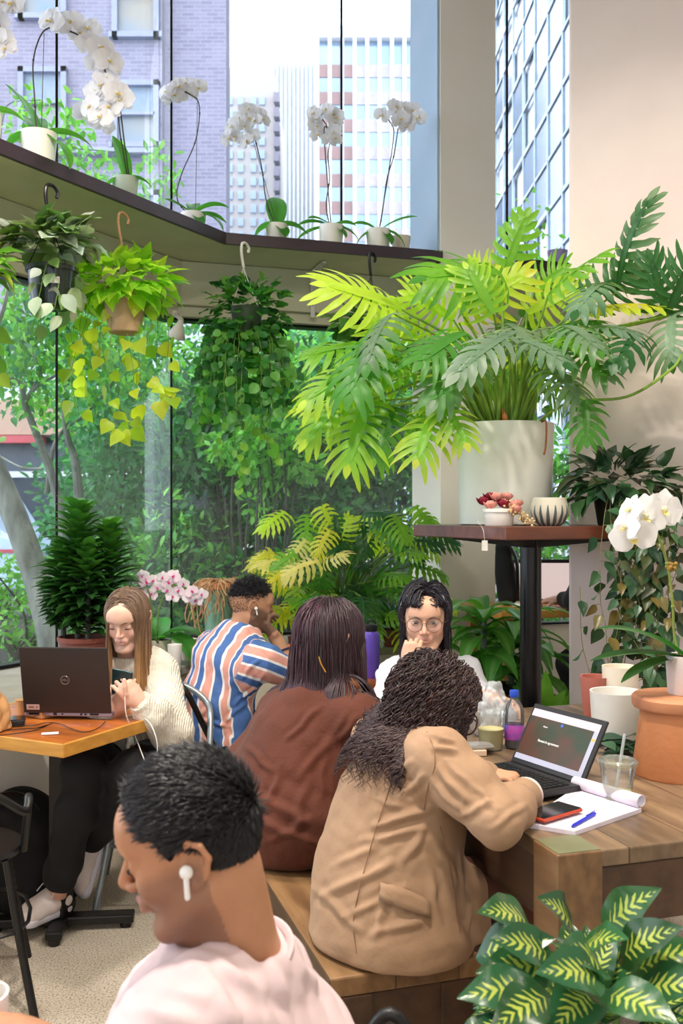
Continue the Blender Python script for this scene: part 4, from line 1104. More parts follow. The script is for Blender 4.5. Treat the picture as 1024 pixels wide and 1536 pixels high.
sel(602, 464, 3.75, 486, 424, 3.6, 118, (.2, -.9, .6), YG, .3, (.6, .75, .1), 8)
sel(752, 412, 3.8, 634, 412, 3.6, 130, (.15, -.85, .6), BG, .5, MG, 8)
sel(755, 414, 3.85, 790, 322, 3.8, 70, CAM, BG, .3, None, 6, False)
sel(926, 436, 3.65, 972, 290, 3.55, 70, (-.8, -.6, .1), DG, .7, GR, 8)
sel(915, 425, 3.65, 862, 460, 3.45, 80, (-.3, -.6, .8), GR, .8, DG, 6, False)
sel(822, 442, 3.7, 908, 375, 3.55, 70, (-.3, -.5, .9), BG, .3, None, 6)
sel(868, 466, 3.7, 992, 456, 3.5, 70, (0, -.35, 1), YE, .3, YG, 7)
sel(1000, 475, 3.55, 975, 385, 3.5, 75, (-.3, -.9, .3), DG, .3, None, 7)
sel(1000, 470, 3.5, 1040, 385, 3.4, 80, CAM, DG, .3, None, 7, False)
sel(1010, 470, 3.5, 1005, 545, 3.4, 90, (-.5, -.6, .6), GR, .8, DG, 6)
sel(960, 500, 3.5, 925, 540, 3.3, 60, UPc, DG, .8, None, 5)
sel(878, 600, 3.45, 880, 662, 3.4, 62, (-.2, -1, .4), MG, .3, None, 5)
sel(775, 497, 3.5, 682, 558, 3.3, 70, (0, -.8, .8), GR, .5, (.35, .42, .36), 7)
sel(770, 510, 3.5, 850, 540, 3.3, 70, (0, -.7, .9), GR, .6, DG, 6)
sel(840, 490, 3.5, 900, 520, 3.3, 80, (0, -.7, .9), GR, .8, MG, 6)
sel(570, 500, 3.6, 520, 590, 3.4, 110, (-.3, -.8, .6), MG, .7, None, 7)
sel(560, 545, 3.6, 455, 600, 3.5, 100, (-.1, -.7, .8), BG, .5, YG, 7)
sel(560, 520, 3.8, 460, 530, 3.7, 90, (0, -.6, .8), BG, .5, None, 7)
sel(590, 470, 3.6, 545, 545, 3.4, 80, (-.5, -.7, .5), GR, .7, MG, 6)
sel(555, 600, 3.6, 520, 700, 3.5, 105, (-.3, -.9, .3), BG, .4, YG, 7)
sel(590, 610, 3.6, 560, 690, 3.5, 90, (0, -.9, .4), MG, .4, BG, 7)
sel(545, 580, 3.7, 455, 660, 3.6, 90, (-.2, -.7, .6), BG, .5, YG, 7)
sel(650, 620, 3.5, 625, 690, 3.4, 85, (0, -.9, .4), BG, .4, (.6, .65, .1), 6)
sel(660, 600, 3.5, 700, 665, 3.4, 70, (.1, -.9, .4), BG, .4, (.6, .65, .1), 6)
sel(690, 465, 3.9, 790, 410, 3.8, 95, CAM, YG, .4, YE, 7)
sel(680, 480, 3.9, 610, 440, 3.8, 95, CAM, YG, .4, None, 7)
sel(700, 450, 4., 740, 400, 3.95, 90, CAM, YG, .4, None, 7)
sel(800, 440, 4., 850, 400, 3.95, 80, CAM, BG, .4, None, 7)
sel(790, 470, 3.95, 870, 430, 3.9, 90, CAM, YG, .4, None, 7)
sel(640, 520, 3.9, 560, 480, 3.8, 100, CAM, YG, .4, None, 7)
sel(620, 545, 3.9, 530, 540, 3.8, 100, (-.1, -.9, .5), BG, .4, None, 7)
sel(820, 500, 3.7, 900, 480, 3.6, 80, (0, -.6, .9), MG, .5, None, 7)
sel(845, 530, 3.6, 915, 560, 3.4, 80, (0, -.6, .9), MG, .6, GR, 6)
sel(720, 520, 3.6, 650, 600, 3.4, 90, (-.1, -.9, .5), MG, .6, GR, 7)
sel(740, 470, 3.6, 700, 400, 3.6, 80, CAM, BG, .3, YG, 7)
sel(700, 500, 3.6, 630, 540, 3.4, 100, (0, -.8, .7), MG, .6, None, 7)
sel(880, 450, 3.75, 960, 400, 3.7, 80, CAM, DG, .4, None, 7)
for i in range(26):
    a = rs.uniform(0, 2 * PI); rr = rs.uniform(.1, .42); zz = rs.uniform(.55, .95) - rr * .45
    b_ = PC + V((math.cos(a) * rr * 1.25 - .08, math.sin(a) * rr * .75, zz)); dd = V((math.cos(a), math.sin(a) * .8, rs.uniform(-.5, .35))).normalized()
    if b_.x > .95: continue
    cl_ = rs.choice([YG, BG, MG, BG, YG]) if math.sin(a) > -.3 else rs.choice([BG, MG, GR])  # window-side blades get the painted backlight colours
    n_ = V((0, -.4, 1)); lobed(ml, b_, dd, n_, rs.uniform(.2, .28), rs.uniform(.2, .26), 7, rs.uniform(.4, .9), jit(cl_, .15, rs), rnd=rs)
    s_ = PC + V((math.cos(a) * .08, math.sin(a) * .08, .36)); hd = b_ - s_; md = s_ + V((hd.x * .35, hd.y * .35, hd.z * .4 + .08)); pts = cat([s_, md, b_], 8); ms.tube(pts, [.008 - .0003 * i for i in range(len(pts))], 6)
# long arching stalk to the right
pts = cat([PC + V((.08, -.05, .36)), P(850, 605, 3.55), P(940, 595, 3.45), P(1005, 555, 3.4), P(1024, 530, 3.4)], 8); ms.tube(pts, .005, 7)
fol = ml.build('foliage', LG2, t); ms.build('stalk', M('stalk_green', '7d9c35', .4, col2='5f8428', nscale=9), t)
fol.modifiers.new('u', 'SUBSURF').levels = 1; fol.modifiers['u'].render_levels = 1
ds = M('dry_sheath', (1, 1, 1), .7, attr=True, col2=(.8, .8, .8))
for (a0, h_) in ((.2, .16), (2.5, .1), (4.0, .13), (5.1, .15), (4.6, .09)):
    m = MB(); leaf(m, PC + V((math.cos(a0) * .09, math.sin(a0) * .09, .36)), (rs.uniform(-.5, .5), -.2, 1), (0, -1, 0), h_, .022, 'lance', .7, .4, (.45, .14, .04)); m.build('sheath', ds, t)
m = MB(); m.hasc = True; m.tube(cat([PC + V((.11, -.155, .385)), PC + V((.118, -.2, .38)), PC + V((.118, -.195, .30)), PC + V((.11, -.2, .26))], 5), .0035, 6, col=(.3, .09, .04))
m.build('sheath', ds, t)

# ---------------- things on the high table
rp = V((P(748, 0, 3.55).x, 3.55, HZ)); t = thing('rose_bouquet', 'small white pot of pink and dark red roses on the high table', 'flowers', rp)
pot(t, rp, .05, .056, .062, white_c, lip=.012); m = MB()
for i, (x, y, z, c_) in enumerate([(-.035, -.03, .085, 0), (.01, -.04, .09, 1), (-.01, -.01, .115, 0), (.045, -.02, .085, 0), (-.055, .01, .1, 1), (.03, .02, .115, 0), (.0, .03, .11, 1), (.065, .01, .09, 0), (-.03, .02, .115, 1), (.05, -.04, .07, 0)]):
    col = ((.85, .36, .3), (.28, .01, .03))[c_]; c = rp + V((x, y, z - .01)); 
    m = MB(); m.ball(c, .016, 10, 8, col=tuple(q * .8 for q in col))
    for k in range(11):
        a = k * 2.4; e_ = .9 - .07 * k; dd = V((math.cos(a), math.sin(a), e_ * 1.6)).normalized(); leaf(m, c + V((0, 0, -.014)) + V((math.cos(a), math.sin(a), 0)) * .003 * (k * .4), dd, V((-math.cos(a), -math.sin(a), .6)), .032, .034, 'round', -1.1, .5, jit(col, .12))
    m.build('rose', M('rose_petal', (1, 1, 1), .6, attr=True, col2=(.9, .9, .9)), t, sub=1)
m = MB()
for i in range(70): 
    x = R.uniform(.0, .11); m.ball(rp + V((x + .01, R.uniform(-.06, -.01), .085 - x * .75 + R.uniform(-.02, .02))), .005, 6, 4)
for i in range(5): m.tube([rp + V((.02, -.02, .07)), rp + V((.05 + .02 * i, -.04, .06 - .014 * i))], .0012, 4)
m.build('dried_flowers', M('dried_cream', 'dcc08e', .8), t)
m = MB(); m.tube(cat([rp + V((-.052, -.02, .03)), rp + V((-.085, -.07, .02)), rp + V((-.075, -.13, -.01)), rp + V((-.07, -.135, -.05))], 5), .0008, 4); m.box(rp + V((-.07, -.136, -.065)), (.02, .002, .035)); m.build('tag', wm, t, smooth=False)
bp = V((P(824, 0, 3.60).x, 3.60, HZ)); t = thing('bowl', 'round white bowl with dark brushed stripes on the high table', 'bowl', bp)
bm_ = M('striped_bowl', 'e2dac8', .45)
def stripes(m, n, c, w=.35, z0=.3, z1=.9, h=.1):
    nt = m.node_tree; N = nt.nodes; L = nt.links; b = bsdf(m); src = b.inputs['Base Color'].links[0].from_socket
    tc = N.new('ShaderNodeTexCoord'); sx = N.new('ShaderNodeSeparateXYZ'); L.new(tc.outputs['Object'], sx.inputs[0])
    at = N.new('ShaderNodeMath'); at.operation = 'ARCTAN2'; L.new(sx.outputs['Y'], at.inputs[0]); L.new(sx.outputs['X'], at.inputs[1])
    mu = N.new('ShaderNodeMath'); mu.operation = 'MULTIPLY'; mu.inputs[1].default_value = n; L.new(at.outputs[0], mu.inputs[0])
    sn = N.new('ShaderNodeMath'); sn.operation = 'SINE'; L.new(mu.outputs[0], sn.inputs[0])
    zr = N.new('ShaderNodeMapRange'); zr.inputs['From Min'].default_value = .02; zr.inputs['From Max'].default_value = h; zr.inputs['To Min'].default_value = -.2; zr.inputs['To Max'].default_value = 1.2; L.new(sx.outputs['Z'], zr.inputs['Value'])
    gt = N.new('ShaderNodeMath'); gt.operation = 'GREATER_THAN'; L.new(sn.outputs[0], gt.inputs[0]); L.new(zr.outputs[0], gt.inputs[1])
    mx = N.new('ShaderNodeMix'); mx.data_type = 'RGBA'; L.new(gt.outputs[0], mx.inputs['Factor']); L.new(src, mx.inputs['A']); mx.inputs['B'].default_value = (*hexc(c), 1); L.new(mx.outputs['Result'], b.inputs['Base Color'])
stripes(bm_, 16, '54605f', h=.085)
m = MB(); m.lathe([(.001, 0), (.038, 0), (.055, .012), (.069, .045), (.069, .065), (.059, .1), (.056, .102), (.053, .098), (.062, .065), (.06, .04), (.04, .015), (.001, .012)], bp, 44); m.build('vessel', bm_, t)
# trailing pothos on the high table
vp = V((P(925, 0, 3.70).x, 3.70, HZ)); t = thing('trailing_pothos', 'dark-leaved pothos on the right of the high table, its vines trailing to the long table', 'plant', vp)
pot(t, vp, .07, .09, .13, M('charcoal_pot', '2b2a28', .6)); ml = MB(); ms = MB(); rs = random.Random(8)
pal = [(.03, .085, .035), (.045, .12, .045), (.02, .06, .03), (.055, .14, .05), (.05, .07, .02)]
dome(ml, vp + V((.0, -.02, .14)), (.2, .15, .12), 170, rs, .105, 'spade', pal, .5, -.5, .7)
for i in range(18):
    x = rs.uniform(-.12, .13); q = vp + V((x * .6, -.12, .10)); yy = -.17 + rs.uniform(-.04, .04)
    Lv = rs.uniform(.25, .9) if i < 15 else rs.uniform(.3, .5)
    e = vp + V((x, yy - .05, .05)); pts = [q, e]; n_ = 12; dx = 0
    for k in range(n_):
        dx += rs.uniform(-.014, .014); pts.append(vp + V((x + dx, yy - .06 + rs.uniform(-.012, .012), .03 - Lv * (k + 1) / n_)))
    pts = cat(pts, 2); pts = [p_ for p_ in pts if p_.z > .8]
    if len(pts) > 4: trail(ms, ml, pts, rs, .072, 'spade', pal + [(.16, .12, .03)], .1, .55, .0016, .4)
for pl_ in ([(870, 880), (872, 960), (885, 1020), (880, 1090), (862, 1110)], [(950, 960), (975, 1010), (940, 1030), (935, 1080), (960, 1100)], [(905, 1040), (930, 1080), (900, 1110)]):
    trail(ms, ml, cat([P(x, y, 3.4) for x, y in pl_], 4), rs, .065, 'spade', pal, .08, .6)
ml.build('foliage', LD_, t); ms.build('vine', M('vine_olive', '6b6a3a', .6), t)

# ---------------- window ledge
def lz(px, d): return V((P(px, 0, d).x, d, .75))
c = lz(127, 4.3); t = thing('dracaena', 'dense dark green spiky dracaena in a brown planter on the left ledge', 'plant', c)
pot(t, c, .098, .11, .165, terra_d, lip=.02); ml = MB(); ms = MB(); rs = random.Random(4)
def compacta(c0, h, r, n, z0):
    ms.tube([c0 + V((0, 0, z0 - .1)), c0 + V((0, 0, h))], .012, 8)
    for i in range(n):
        f = i / n; a = i * 2.4; z = z0 + (h - z0) * f; out = .6 + .5 * math.sin(PI * min(1, f * 1.1)) ; el = .15 + 1.1 * f ** 2.5
        dd = V((math.cos(a), math.sin(a), el * 1.2 + .1)).normalized(); g = .6 + .8 * f ** 2
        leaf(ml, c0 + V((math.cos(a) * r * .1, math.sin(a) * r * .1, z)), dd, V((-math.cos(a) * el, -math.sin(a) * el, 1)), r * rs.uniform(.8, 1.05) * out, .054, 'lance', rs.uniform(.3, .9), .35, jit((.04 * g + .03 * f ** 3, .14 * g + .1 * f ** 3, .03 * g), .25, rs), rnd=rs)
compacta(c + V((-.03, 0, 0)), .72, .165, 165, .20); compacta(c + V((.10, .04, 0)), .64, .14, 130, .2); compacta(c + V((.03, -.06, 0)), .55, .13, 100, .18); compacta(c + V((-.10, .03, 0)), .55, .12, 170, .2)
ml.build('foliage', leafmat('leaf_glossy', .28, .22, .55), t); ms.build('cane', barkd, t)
# pink orchid
c = lz(238, 4.62)
orchid('pink and white orchid with a crowded spray, between the two left windows', c, (.05, .06, .11),
       [(170, 40, .2, .09, 1.0), (0, 50, .24, .1, 1.7), (-30, 35, .24, .11, 1.9), (100, 50, .2, .09, .8), (200, 5, .18, .09, 1.2)],
       [[(230, 950), (228, 915), (222, 885), (205, 878)], [(236, 950), (240, 905), (262, 878), (295, 890)]],
       [(x + R.uniform(-5, 5), y + R.uniform(-4, 4)) for x, y in ((205, 872), (215, 868), (224, 874), (212, 884), (232, 870), (235, 884), (245, 872), (248, 888), (257, 876), (256, 892), (266, 870), (268, 884), (278, 876), (279, 890), (290, 884), (286, 898), (300, 892), (298, 900), (218, 862), (242, 864), (259, 866), (228, 893))],
       [FP, FP2], 4.42, potmat=cream_c, smat=stem_g, lcol=(.08, .3, .06))
for (px, d, r, h, lab, mt_) in ((262, 4.28, .032, .115, 'slim white pot on the ledge right of the pink orchid, nearest the girl', white_c), (284, 4.6, .04, .10, 'wide cream pot on the ledge beside the striped shirt', cream_c)):
    c = lz(px, d + .12); t = thing('flower_pot', lab, 'pot', c); pot(t, c, r * .85, r, h, mt_, nosoil=True)
# green planter with dried roots
c = lz(330, 5.0); t = thing('urn', 'weathered green urn crowned with tangled dry roots on the ledge', 'planter', c); gz = M('green_glaze', '7fa48c', .5, col2='5f8a72', nscale=5)
pot(t, c, .07, .085, .32, gz, name='urn_body', nosoil=True); m = MB(); m.lathe([(.09, 0), (.1, .004), (.1, .03), (.09, .034), (.07, .034), (.07, 0)], c + V((0, 0, .315)), 36); m.build('collar', terra, t)
m = MB(); rs = random.Random(6)
for i in range(90):
    a = rs.uniform(0, 6.28); q = c + V((math.cos(a) * .06, math.sin(a) * .06, .36)); pts = vine_pts(q, rs.uniform(.12, .3), rs, .5, (math.cos(a), math.sin(a), rs.uniform(0, .8)), 9, .8); m.tube(cat(pts, 2), rs.uniform(.002, .0045), 5)
for k in ((-.11, -.03), (-.13, -.02)): m.tube(cat([c + V((-.08, -.03, .36)), c + V((k[0], k[1], .25)), c + V((k[0] + .01, k[1], .12)), c + V((k[0] + .04, k[1], .05))], 6), .004, 5)
m.build('dry_roots', M('dry_root', 'c49a72', .9, col2='9a7450', nscale=30), t)
# variegated philodendron on the back ledge
c = lz(508, 5.22) ; t = thing('variegated_philodendron', 'large yellow-and-green cut-leaf plant in a wooden planter on the back ledge', 'plant', c)
m = MB()
m.lathe([(.001, 0), (.10, 0), (.125, .16), (.113, .16), (.10, .13), (.001, .13)], c, 30); m.build('planter', M('planter_brown', 'a8773f', .6, col2='7e5a34', nscale=5), t)  # brown wood tones blended by noise
ml = MB(); ms = MB(); rs = random.Random(31); CR = (.75, .68, .28)
for i in range(64):
    px = rs.uniform(405, 640); py = rs.uniform(758, 945) ; 
    if px < 450: py = rs.uniform(760, 930)
    d = 5.05 + rs.uniform(-.2, .22); b_ = P(px, py, d)
    if (b_ - GC).dot(WN) < .12: b_ += WN * .15
    sx = (px - 510) / 130; dd = V((sx + rs.uniform(-.5, .5), rs.uniform(-.8, 0), rs.uniform(-.5, .5) - .2)).normalized()
    warm = px < 500; cl_ = rs.choice([CR, YE, YG, BG, MG] if warm else [YG, BG, MG, DG, BG, DG])
    lobed(ml, b_, dd, V((0, -.7, .8)), rs.uniform(.15, .22), rs.uniform(.15, .2), 6, rs.uniform(.4, .9), jit(cl_, .15, rs), rnd=rs)
    s_ = c + V((rs.uniform(-.07, .07), rs.uniform(-.05, .05), .13)); md = s_.lerp(b_, .5) + V((0, 0, .08)); ms.tube(cat([s_, md, b_], 6), .0045, 5)
for i in range(34):   # narrow dark fronds in the middle
    a = rs.uniform(-2.6, -.4) + PI * (rs.random() < .4); e_ = rs.uniform(.5, 1.3); dd = V((math.cos(a), math.sin(a) * .4, e_)).normalized()
    leaf(ml, c + V((.05, 0, .14)), dd, V((0, -.5, .8)), rs.uniform(.35, .6), .03, 'lance', rs.uniform(.6, 1.3), .3, jit(MG, .3, rs), rnd=rs)
ml.build('foliage', LG2, t); ms.build('stalk', stem_g, t)
c = lz(590, 5.2); t = thing('potted_fern', 'small dark leafy plant on the ledge behind the woman in white', 'plant', c); pot(t, c, .05, .065, .09, terra_d); ml = MB(); rs = random.Random(9)
for i in range(60):
    a = rs.uniform(0, 6.28); dd = V((math.cos(a), math.sin(a), rs.uniform(.5, 2))).normalized(); leaf(ml, c + V((0, 0, .09)), dd, V((-math.cos(a), -math.sin(a), 1)), rs.uniform(.14, .24), .035, 'lance', rs.uniform(.3, .9), .3, jit((.03, .14, .05), .3, rs), rnd=rs)
ml.build('foliage', LI, t)
# corn plant beside the pole
c = V((P(742, 0, 4.45).x, 4.45, 0)); t = thing('corn_plant', 'broad strap-leaved green plant in a wooden planter behind the woman in white', 'plant', c)
m = MB(); m.box(c + V((0, 0, .33)), (.3, .3, .66), .3); m.build('planter', wood_l, t, smooth=False, bevel=.006)
m = MB(); m.box(c + V((0, 0, .662)), (.27, .27, .01), .3); m.build('soil', soil, t, smooth=False)
ml = MB(); ms = MB(); rs = random.Random(17)
for (ox, oy, h_, n_) in ((-.05, 0, 1.0, 20), (.08, .03, .92, 18), (.12, -.05, .78, 12), (-.08, -.05, .78, 12)):
    q = c + V((ox, oy, 0)); ms.tube([q + V((0, 0, .6)), q + V((0, 0, h_))], .014, 8)
    for i in range(n_):
        a = i * 2.4 + ox * 30; f = i / n_; dd = V((math.cos(a), math.sin(a), .5 + 1.4 * f)).normalized()
        leaf(ml, q + V((0, 0, h_ - .16 + .16 * f)), dd, V((-math.cos(a), -math.sin(a), .6)), rs.uniform(.3, .42), .088, 'lance', rs.uniform(1.3, 2.6), .3, jit((.09, .27, .045), .3, rs), wave=.2, col_mid=(.2, .42, .1), rnd=rs)
ml.build('foliage', LI, t, sub=1); ms.build('cane', barkm, t)
c = V((P(815, 0, 4.15).x, 4.15, 0)); t = thing('potted_plant', 'bright green leafy plant right of the black pole', 'plant', c); pot(t, c, .09, .12, .62, terra); ml = MB()
for (dx, dz, L_, W2, dr) in ((0, 1, .2, .07, .3), (.9, .7, .24, .05, .6), (-.3, .8, .16, .05, .5), (.6, .3, .2, .05, .6), (-.9, .5, .16, .05, 1.), (.2, .4, .15, .05, 1.)):
    leaf(ml, c + V((0, -.02, .6)), V((dx, -.3, dz)), V((0, -1, .5)), L_, W2, 'lance', dr, .25, (.22, .52, .06), wave=.3)
ml.build('foliage', LG2, t, sub=1)
# dieffenbachia in the right foreground
DC = V((P(880, 0, 1.75).x, 1.72, 0)); t = thing('dieffenbachia', 'bushy plant with yellow-splashed dark leaves in the right foreground', 'plant', DC)
m = MB(); m.lathe([(.001, 0), (.09, 0), (.13, .36), (.145, .36), (.148, .4), (.132, .4), (.12, .35), (.001, .35)], DC, 44); m.build('planter', terra_d, t)
m = MB(); m.lathe([(.001, 0), (.12, 0), (.001, .01)], DC + V((0, 0, .351)), 30); m.build('soil', soil, t)
dm = leafmat('leaf_splashed', .26, .15, .5)
nt = dm.node_tree; N = nt.nodes; L = nt.links; b_ = bsdf(dm)
src = b_.inputs['Base Color'].links[0].from_socket
uvn = N.new('ShaderNodeAttribute'); uvn.attribute_name = 'vein'; sxx = N.new('ShaderNodeSeparateColor'); L.new(uvn.outputs['Color'], sxx.inputs[0])
def mth(op, a, b=None, c=None):
    n_ = N.new('ShaderNodeMath'); n_.operation = op
    for i, v in enumerate((a, b, c)):
        if v is None: continue
        if isinstance(v, (int, float)): n_.inputs[i].default_value = v
        else: L.new(v, n_.inputs[i])
    return n_.outputs[0]
u_, v_ = sxx.outputs['Red'], sxx.outputs['Green']      # u along 0..1, v across -.. stored as |v|
nz = N.new('ShaderNodeTexNoise'); nz.inputs['Scale'].default_value = 55; tcc = N.new('ShaderNodeTexCoord'); L.new(tcc.outputs['Object'], nz.inputs['Vector'])
ph = mth('ADD', mth('MULTIPLY', mth('SUBTRACT', u_, mth('MULTIPLY', v_, .22)), 62.), mth('MULTIPLY', nz.outputs['Fac'], 6.))
sn = mth('SINE', ph); wid = mth('SUBTRACT', .68, mth('MULTIPLY', v_, .85)); endf = mth('MULTIPLY', mth('SINE', mth('MULTIPLY', u_, 3.0)), wid)
msk = mth('GREATER_THAN', mth('ADD', sn, mth('MULTIPLY', mth('SUBTRACT', endf, .34), 3.)), .55)
mx = N.new('ShaderNodeMix'); mx.data_type = 'RGBA'; L.new(msk, mx.inputs['Factor']); L.new(src, mx.inputs['A']); mx.inputs['B'].default_value = (.42, .5, .08, 1); L.new(mx.outputs['Result'], b_.inputs['Base Color'])
ml = MB(); vein = []; rs = random.Random(44)
def dleaf(b_, dd, n_, L_, W2, dr):
    s0 = len(ml.v); leaf(ml, b_, dd, n_, L_, W2, 'ovate', dr, .16, jit((.025, .10, .035), .35, rs), wave=.16, rnd=rs); k = (len(ml.v) - s0) // 5
    for i in range(k):
        for v in (1, .5, 0, .5, 1): vein.append((i / (k - 1), v, 0, 1))
lp = [(790, 1385, 752, 1358, .12, 1.5), (700, 1440, 820, 1405, 0, 1.45), (860, 1400, 862, 1345, .1, 1.5), (905, 1400, 960, 1338, .1, 1.5), (860, 1450, 730, 1460, .0, 1.4), (830, 1440, 770, 1405, .0, 1.4), (850, 1480, 700, 1500, .0, 1.35),
      (930, 1440, 985, 1388, .0, 1.4), (950, 1460, 1040, 1420, 0, 1.4), (960, 1490, 1040, 1470, 0, 1.35), (880, 1500, 850, 1540, 0, 1.3), (820, 1500, 760, 1540, 0, 1.3), (900, 1470, 840, 1455, 0, 1.3), (920, 1500, 1000, 1520, 0, 1.3), (870, 1430, 900, 1380, 0, 1.45), (900, 1450, 880, 1420, 0, 1.35)]
for (bx, by, tx, ty, _, d) in lp:
    b_ = P(bx, by, d + .1); e_ = P(tx, ty + 12, d); dd = (e_ - b_); b_ = e_ - dd.normalized() * .14; dd.normalize(); dleaf(b_, (dd + V((0, 0, .35))).normalized(), V((0, -.6, .8)), .135, .076, .8)
for i in range(170):
    a = rs.uniform(0, 6.28); z = rs.uniform(-.1, 1); h = math.sqrt(1 - max(0, z) ** 2); q = DC + V((math.cos(a) * h * .13, math.sin(a) * h * .16, .50 + .11 * z)); dd = V((math.cos(a) * h, math.sin(a) * h, z * .8 - .1)).normalized()
    dleaf(q, dd, V((-math.cos(a) * .3, -math.sin(a) * .3 - .2, 1)), rs.uniform(.095, .13), rs.uniform(.055, .072), rs.uniform(.5, 1.2))
fo = ml.build('foliage', dm, t); a_ = fo.data.color_attributes.new('vein', 'FLOAT_COLOR', 'POINT'); a_.data.foreach_set('color', np.array(vein, dtype=np.float32).ravel())
u2 = fo.modifiers.new('u', 'SUBSURF'); u2.levels = 2; u2.render_levels = 2
ms = MB()
for i in range(14):
    a = i * 2.4; ms.tube(cat([DC + V((math.cos(a) * .04, math.sin(a) * .04, .34)), DC + V((math.cos(a) * .08, math.sin(a) * .08, .46)), DC + V((math.cos(a) * .12, math.sin(a) * .12, .54))], 5), .006, 6)
ms.build('stem', stem_g, t)
# ================================================================ furniture and table things
TZ = .75
rust_wood = M('weathered_wood', '8f6c49', .5, col2='5e442d', nscale=4, stretch=(7, .7, 4), bump=.12, bscale=14, contrast=1.1)
dark_wood = M('dark_wood', '5a3f2c', .55, col2='38271b', nscale=4, stretch=(4, .8, 4), bump=.15, bscale=16)
def planks(m, width, axis='X', dark=.35):
    nt = m.node_tree; N = nt.nodes; L = nt.links; b = bsdf(m); src = b.inputs['Base Color'].links[0].from_socket
    tc = N.new('ShaderNodeTexCoord'); sx = N.new('ShaderNodeSeparateXYZ'); L.new(tc.outputs['Object'], sx.inputs[0])
    dv = N.new('ShaderNodeMath'); dv.operation = 'DIVIDE'; dv.inputs[1].default_value = width; L.new(sx.outputs[axis], dv.inputs[0])
    fl_ = N.new('ShaderNodeMath'); fl_.operation = 'FLOOR'; L.new(dv.outputs[0], fl_.inputs[0])
    wn = N.new('ShaderNodeTexWhiteNoise'); wn.noise_dimensions = '1D'; L.new(fl_.outputs[0], wn.inputs['W'])
    fr = N.new('ShaderNodeMath'); fr.operation = 'FRACT'; L.new(dv.outputs[0], fr.inputs[0])
    gt = N.new('ShaderNodeMath'); gt.operation = 'GREATER_THAN'; gt.inputs[1].default_value = .022; L.new(fr.outputs[0], gt.inputs[0])
    mr = N.new('ShaderNodeMapRange'); mr.inputs['To Min'].default_value = .72; mr.inputs['To Max'].default_value = 1.2; L.new(wn.outputs['Value'], mr.inputs['Value'])
    mr2 = N.new('ShaderNodeMapRange'); mr2.inputs['To Min'].default_value = dark; L.new(gt.outputs[0], mr2.inputs['Value'])
    ml_ = N.new('ShaderNodeMath'); ml_.operation = 'MULTIPLY'; L.new(mr.outputs[0], ml_.inputs[0]); L.new(mr2.outputs[0], ml_.inputs[1])
    mx = N.new('ShaderNodeMix'); mx.data_type = 'RGBA'; mx.blend_type = 'MULTIPLY'; mx.inputs['Factor'].default_value = 1
    L.new(src, mx.inputs['A']); L.new(ml_.outputs[0], mx.inputs['B']); L.new(mx.outputs['Result'], b.inputs['Base Color'])
ttop = M('long_table_wood', '8e7459', .42, col2='5f4c3b', nscale=4, stretch=(6, .8, 4), bump=.12, bscale=14, contrast=1.1, coat=.1); planks(ttop, .165)
benchtop = M('bench_wood', '97744e', .5, col2='68492d', nscale=4, stretch=(6, .8, 4), bump=.15, bscale=14); planks(benchtop, .15)
TA = V((.442, 2.03, 0)); TL, TW = 1.40, 1.0
t = thing('long_table', 'heavy weathered wooden table with square posts and laptops on it', 'table', TA, YAW)
m = MB(); m.box((TW / 2, TL / 2, TZ - .018), (TW, TL, .036)); m.build('tabletop', ttop, t, smooth=False, local=True, bevel=.004)
m = MB(); m.box((.055 + (TW - .11) / 2, .03, TZ - .10), (TW - .2, .05, .125)); m.box((.03, TL / 2, TZ - .10), (.05, TL - .2, .125)); m.box((TW / 2, TL - .03, TZ - .10), (TW - .2, .05, .125)); m.box((TW - .03, TL / 2, TZ - .10), (.05, TL - .2, .125))
m.build('apron', dark_wood, t, smooth=False, local=True, bevel=.003)
for x, y in ((.05, .05), (TW - .05, .05), (.05, TL - .05), (TW - .05, TL - .05)):
    m = MB(); m.box((x, y, (TZ + .001) / 2), (.105, .105, TZ + .001)); lg = m.build('leg', rust_wood, t, smooth=False, local=True, bevel=.004)
m = MB(); m.box((.05, .05, TZ + .0015), (.098, .098, .002)); m.build('cap', M('post_cap', '7d7c5e', .35, col2='6a6c50', nscale=12), t, 'worn greenish metal cap', smooth=False, local=True)
BA = V((-.026, 2.13, 0)); BW, BL = .36, 1.5
t = thing('bench', 'low wooden bench under the women in the brown hoodie and the tan blazer', 'bench', BA, YAW)
m = MB(); m.box((BW / 2, BL / 2, .428), (BW, BL, .044)); m.build('seat', benchtop, t, smooth=False, local=True, bevel=.005)
m = MB(); m.box((BW / 2, .03, .35), (BW - .14, .05, .11)); m.box((.035, BL / 2, .35), (.05, BL - .2, .11)); m.box((BW - .035, BL / 2, .35), (.05, BL - .2, .11)); m.build('apron', dark_wood, t, smooth=False, local=True, bevel=.003)
for x, y in ((.05, .05), (BW - .05, .05), (.05, BL - .05), (BW - .05, BL - .05)):
    m = MB(); m.box((x, y, .204), (.1, .1, .404)); m.build('leg', dark_wood, t, smooth=False, local=True, bevel=.004)

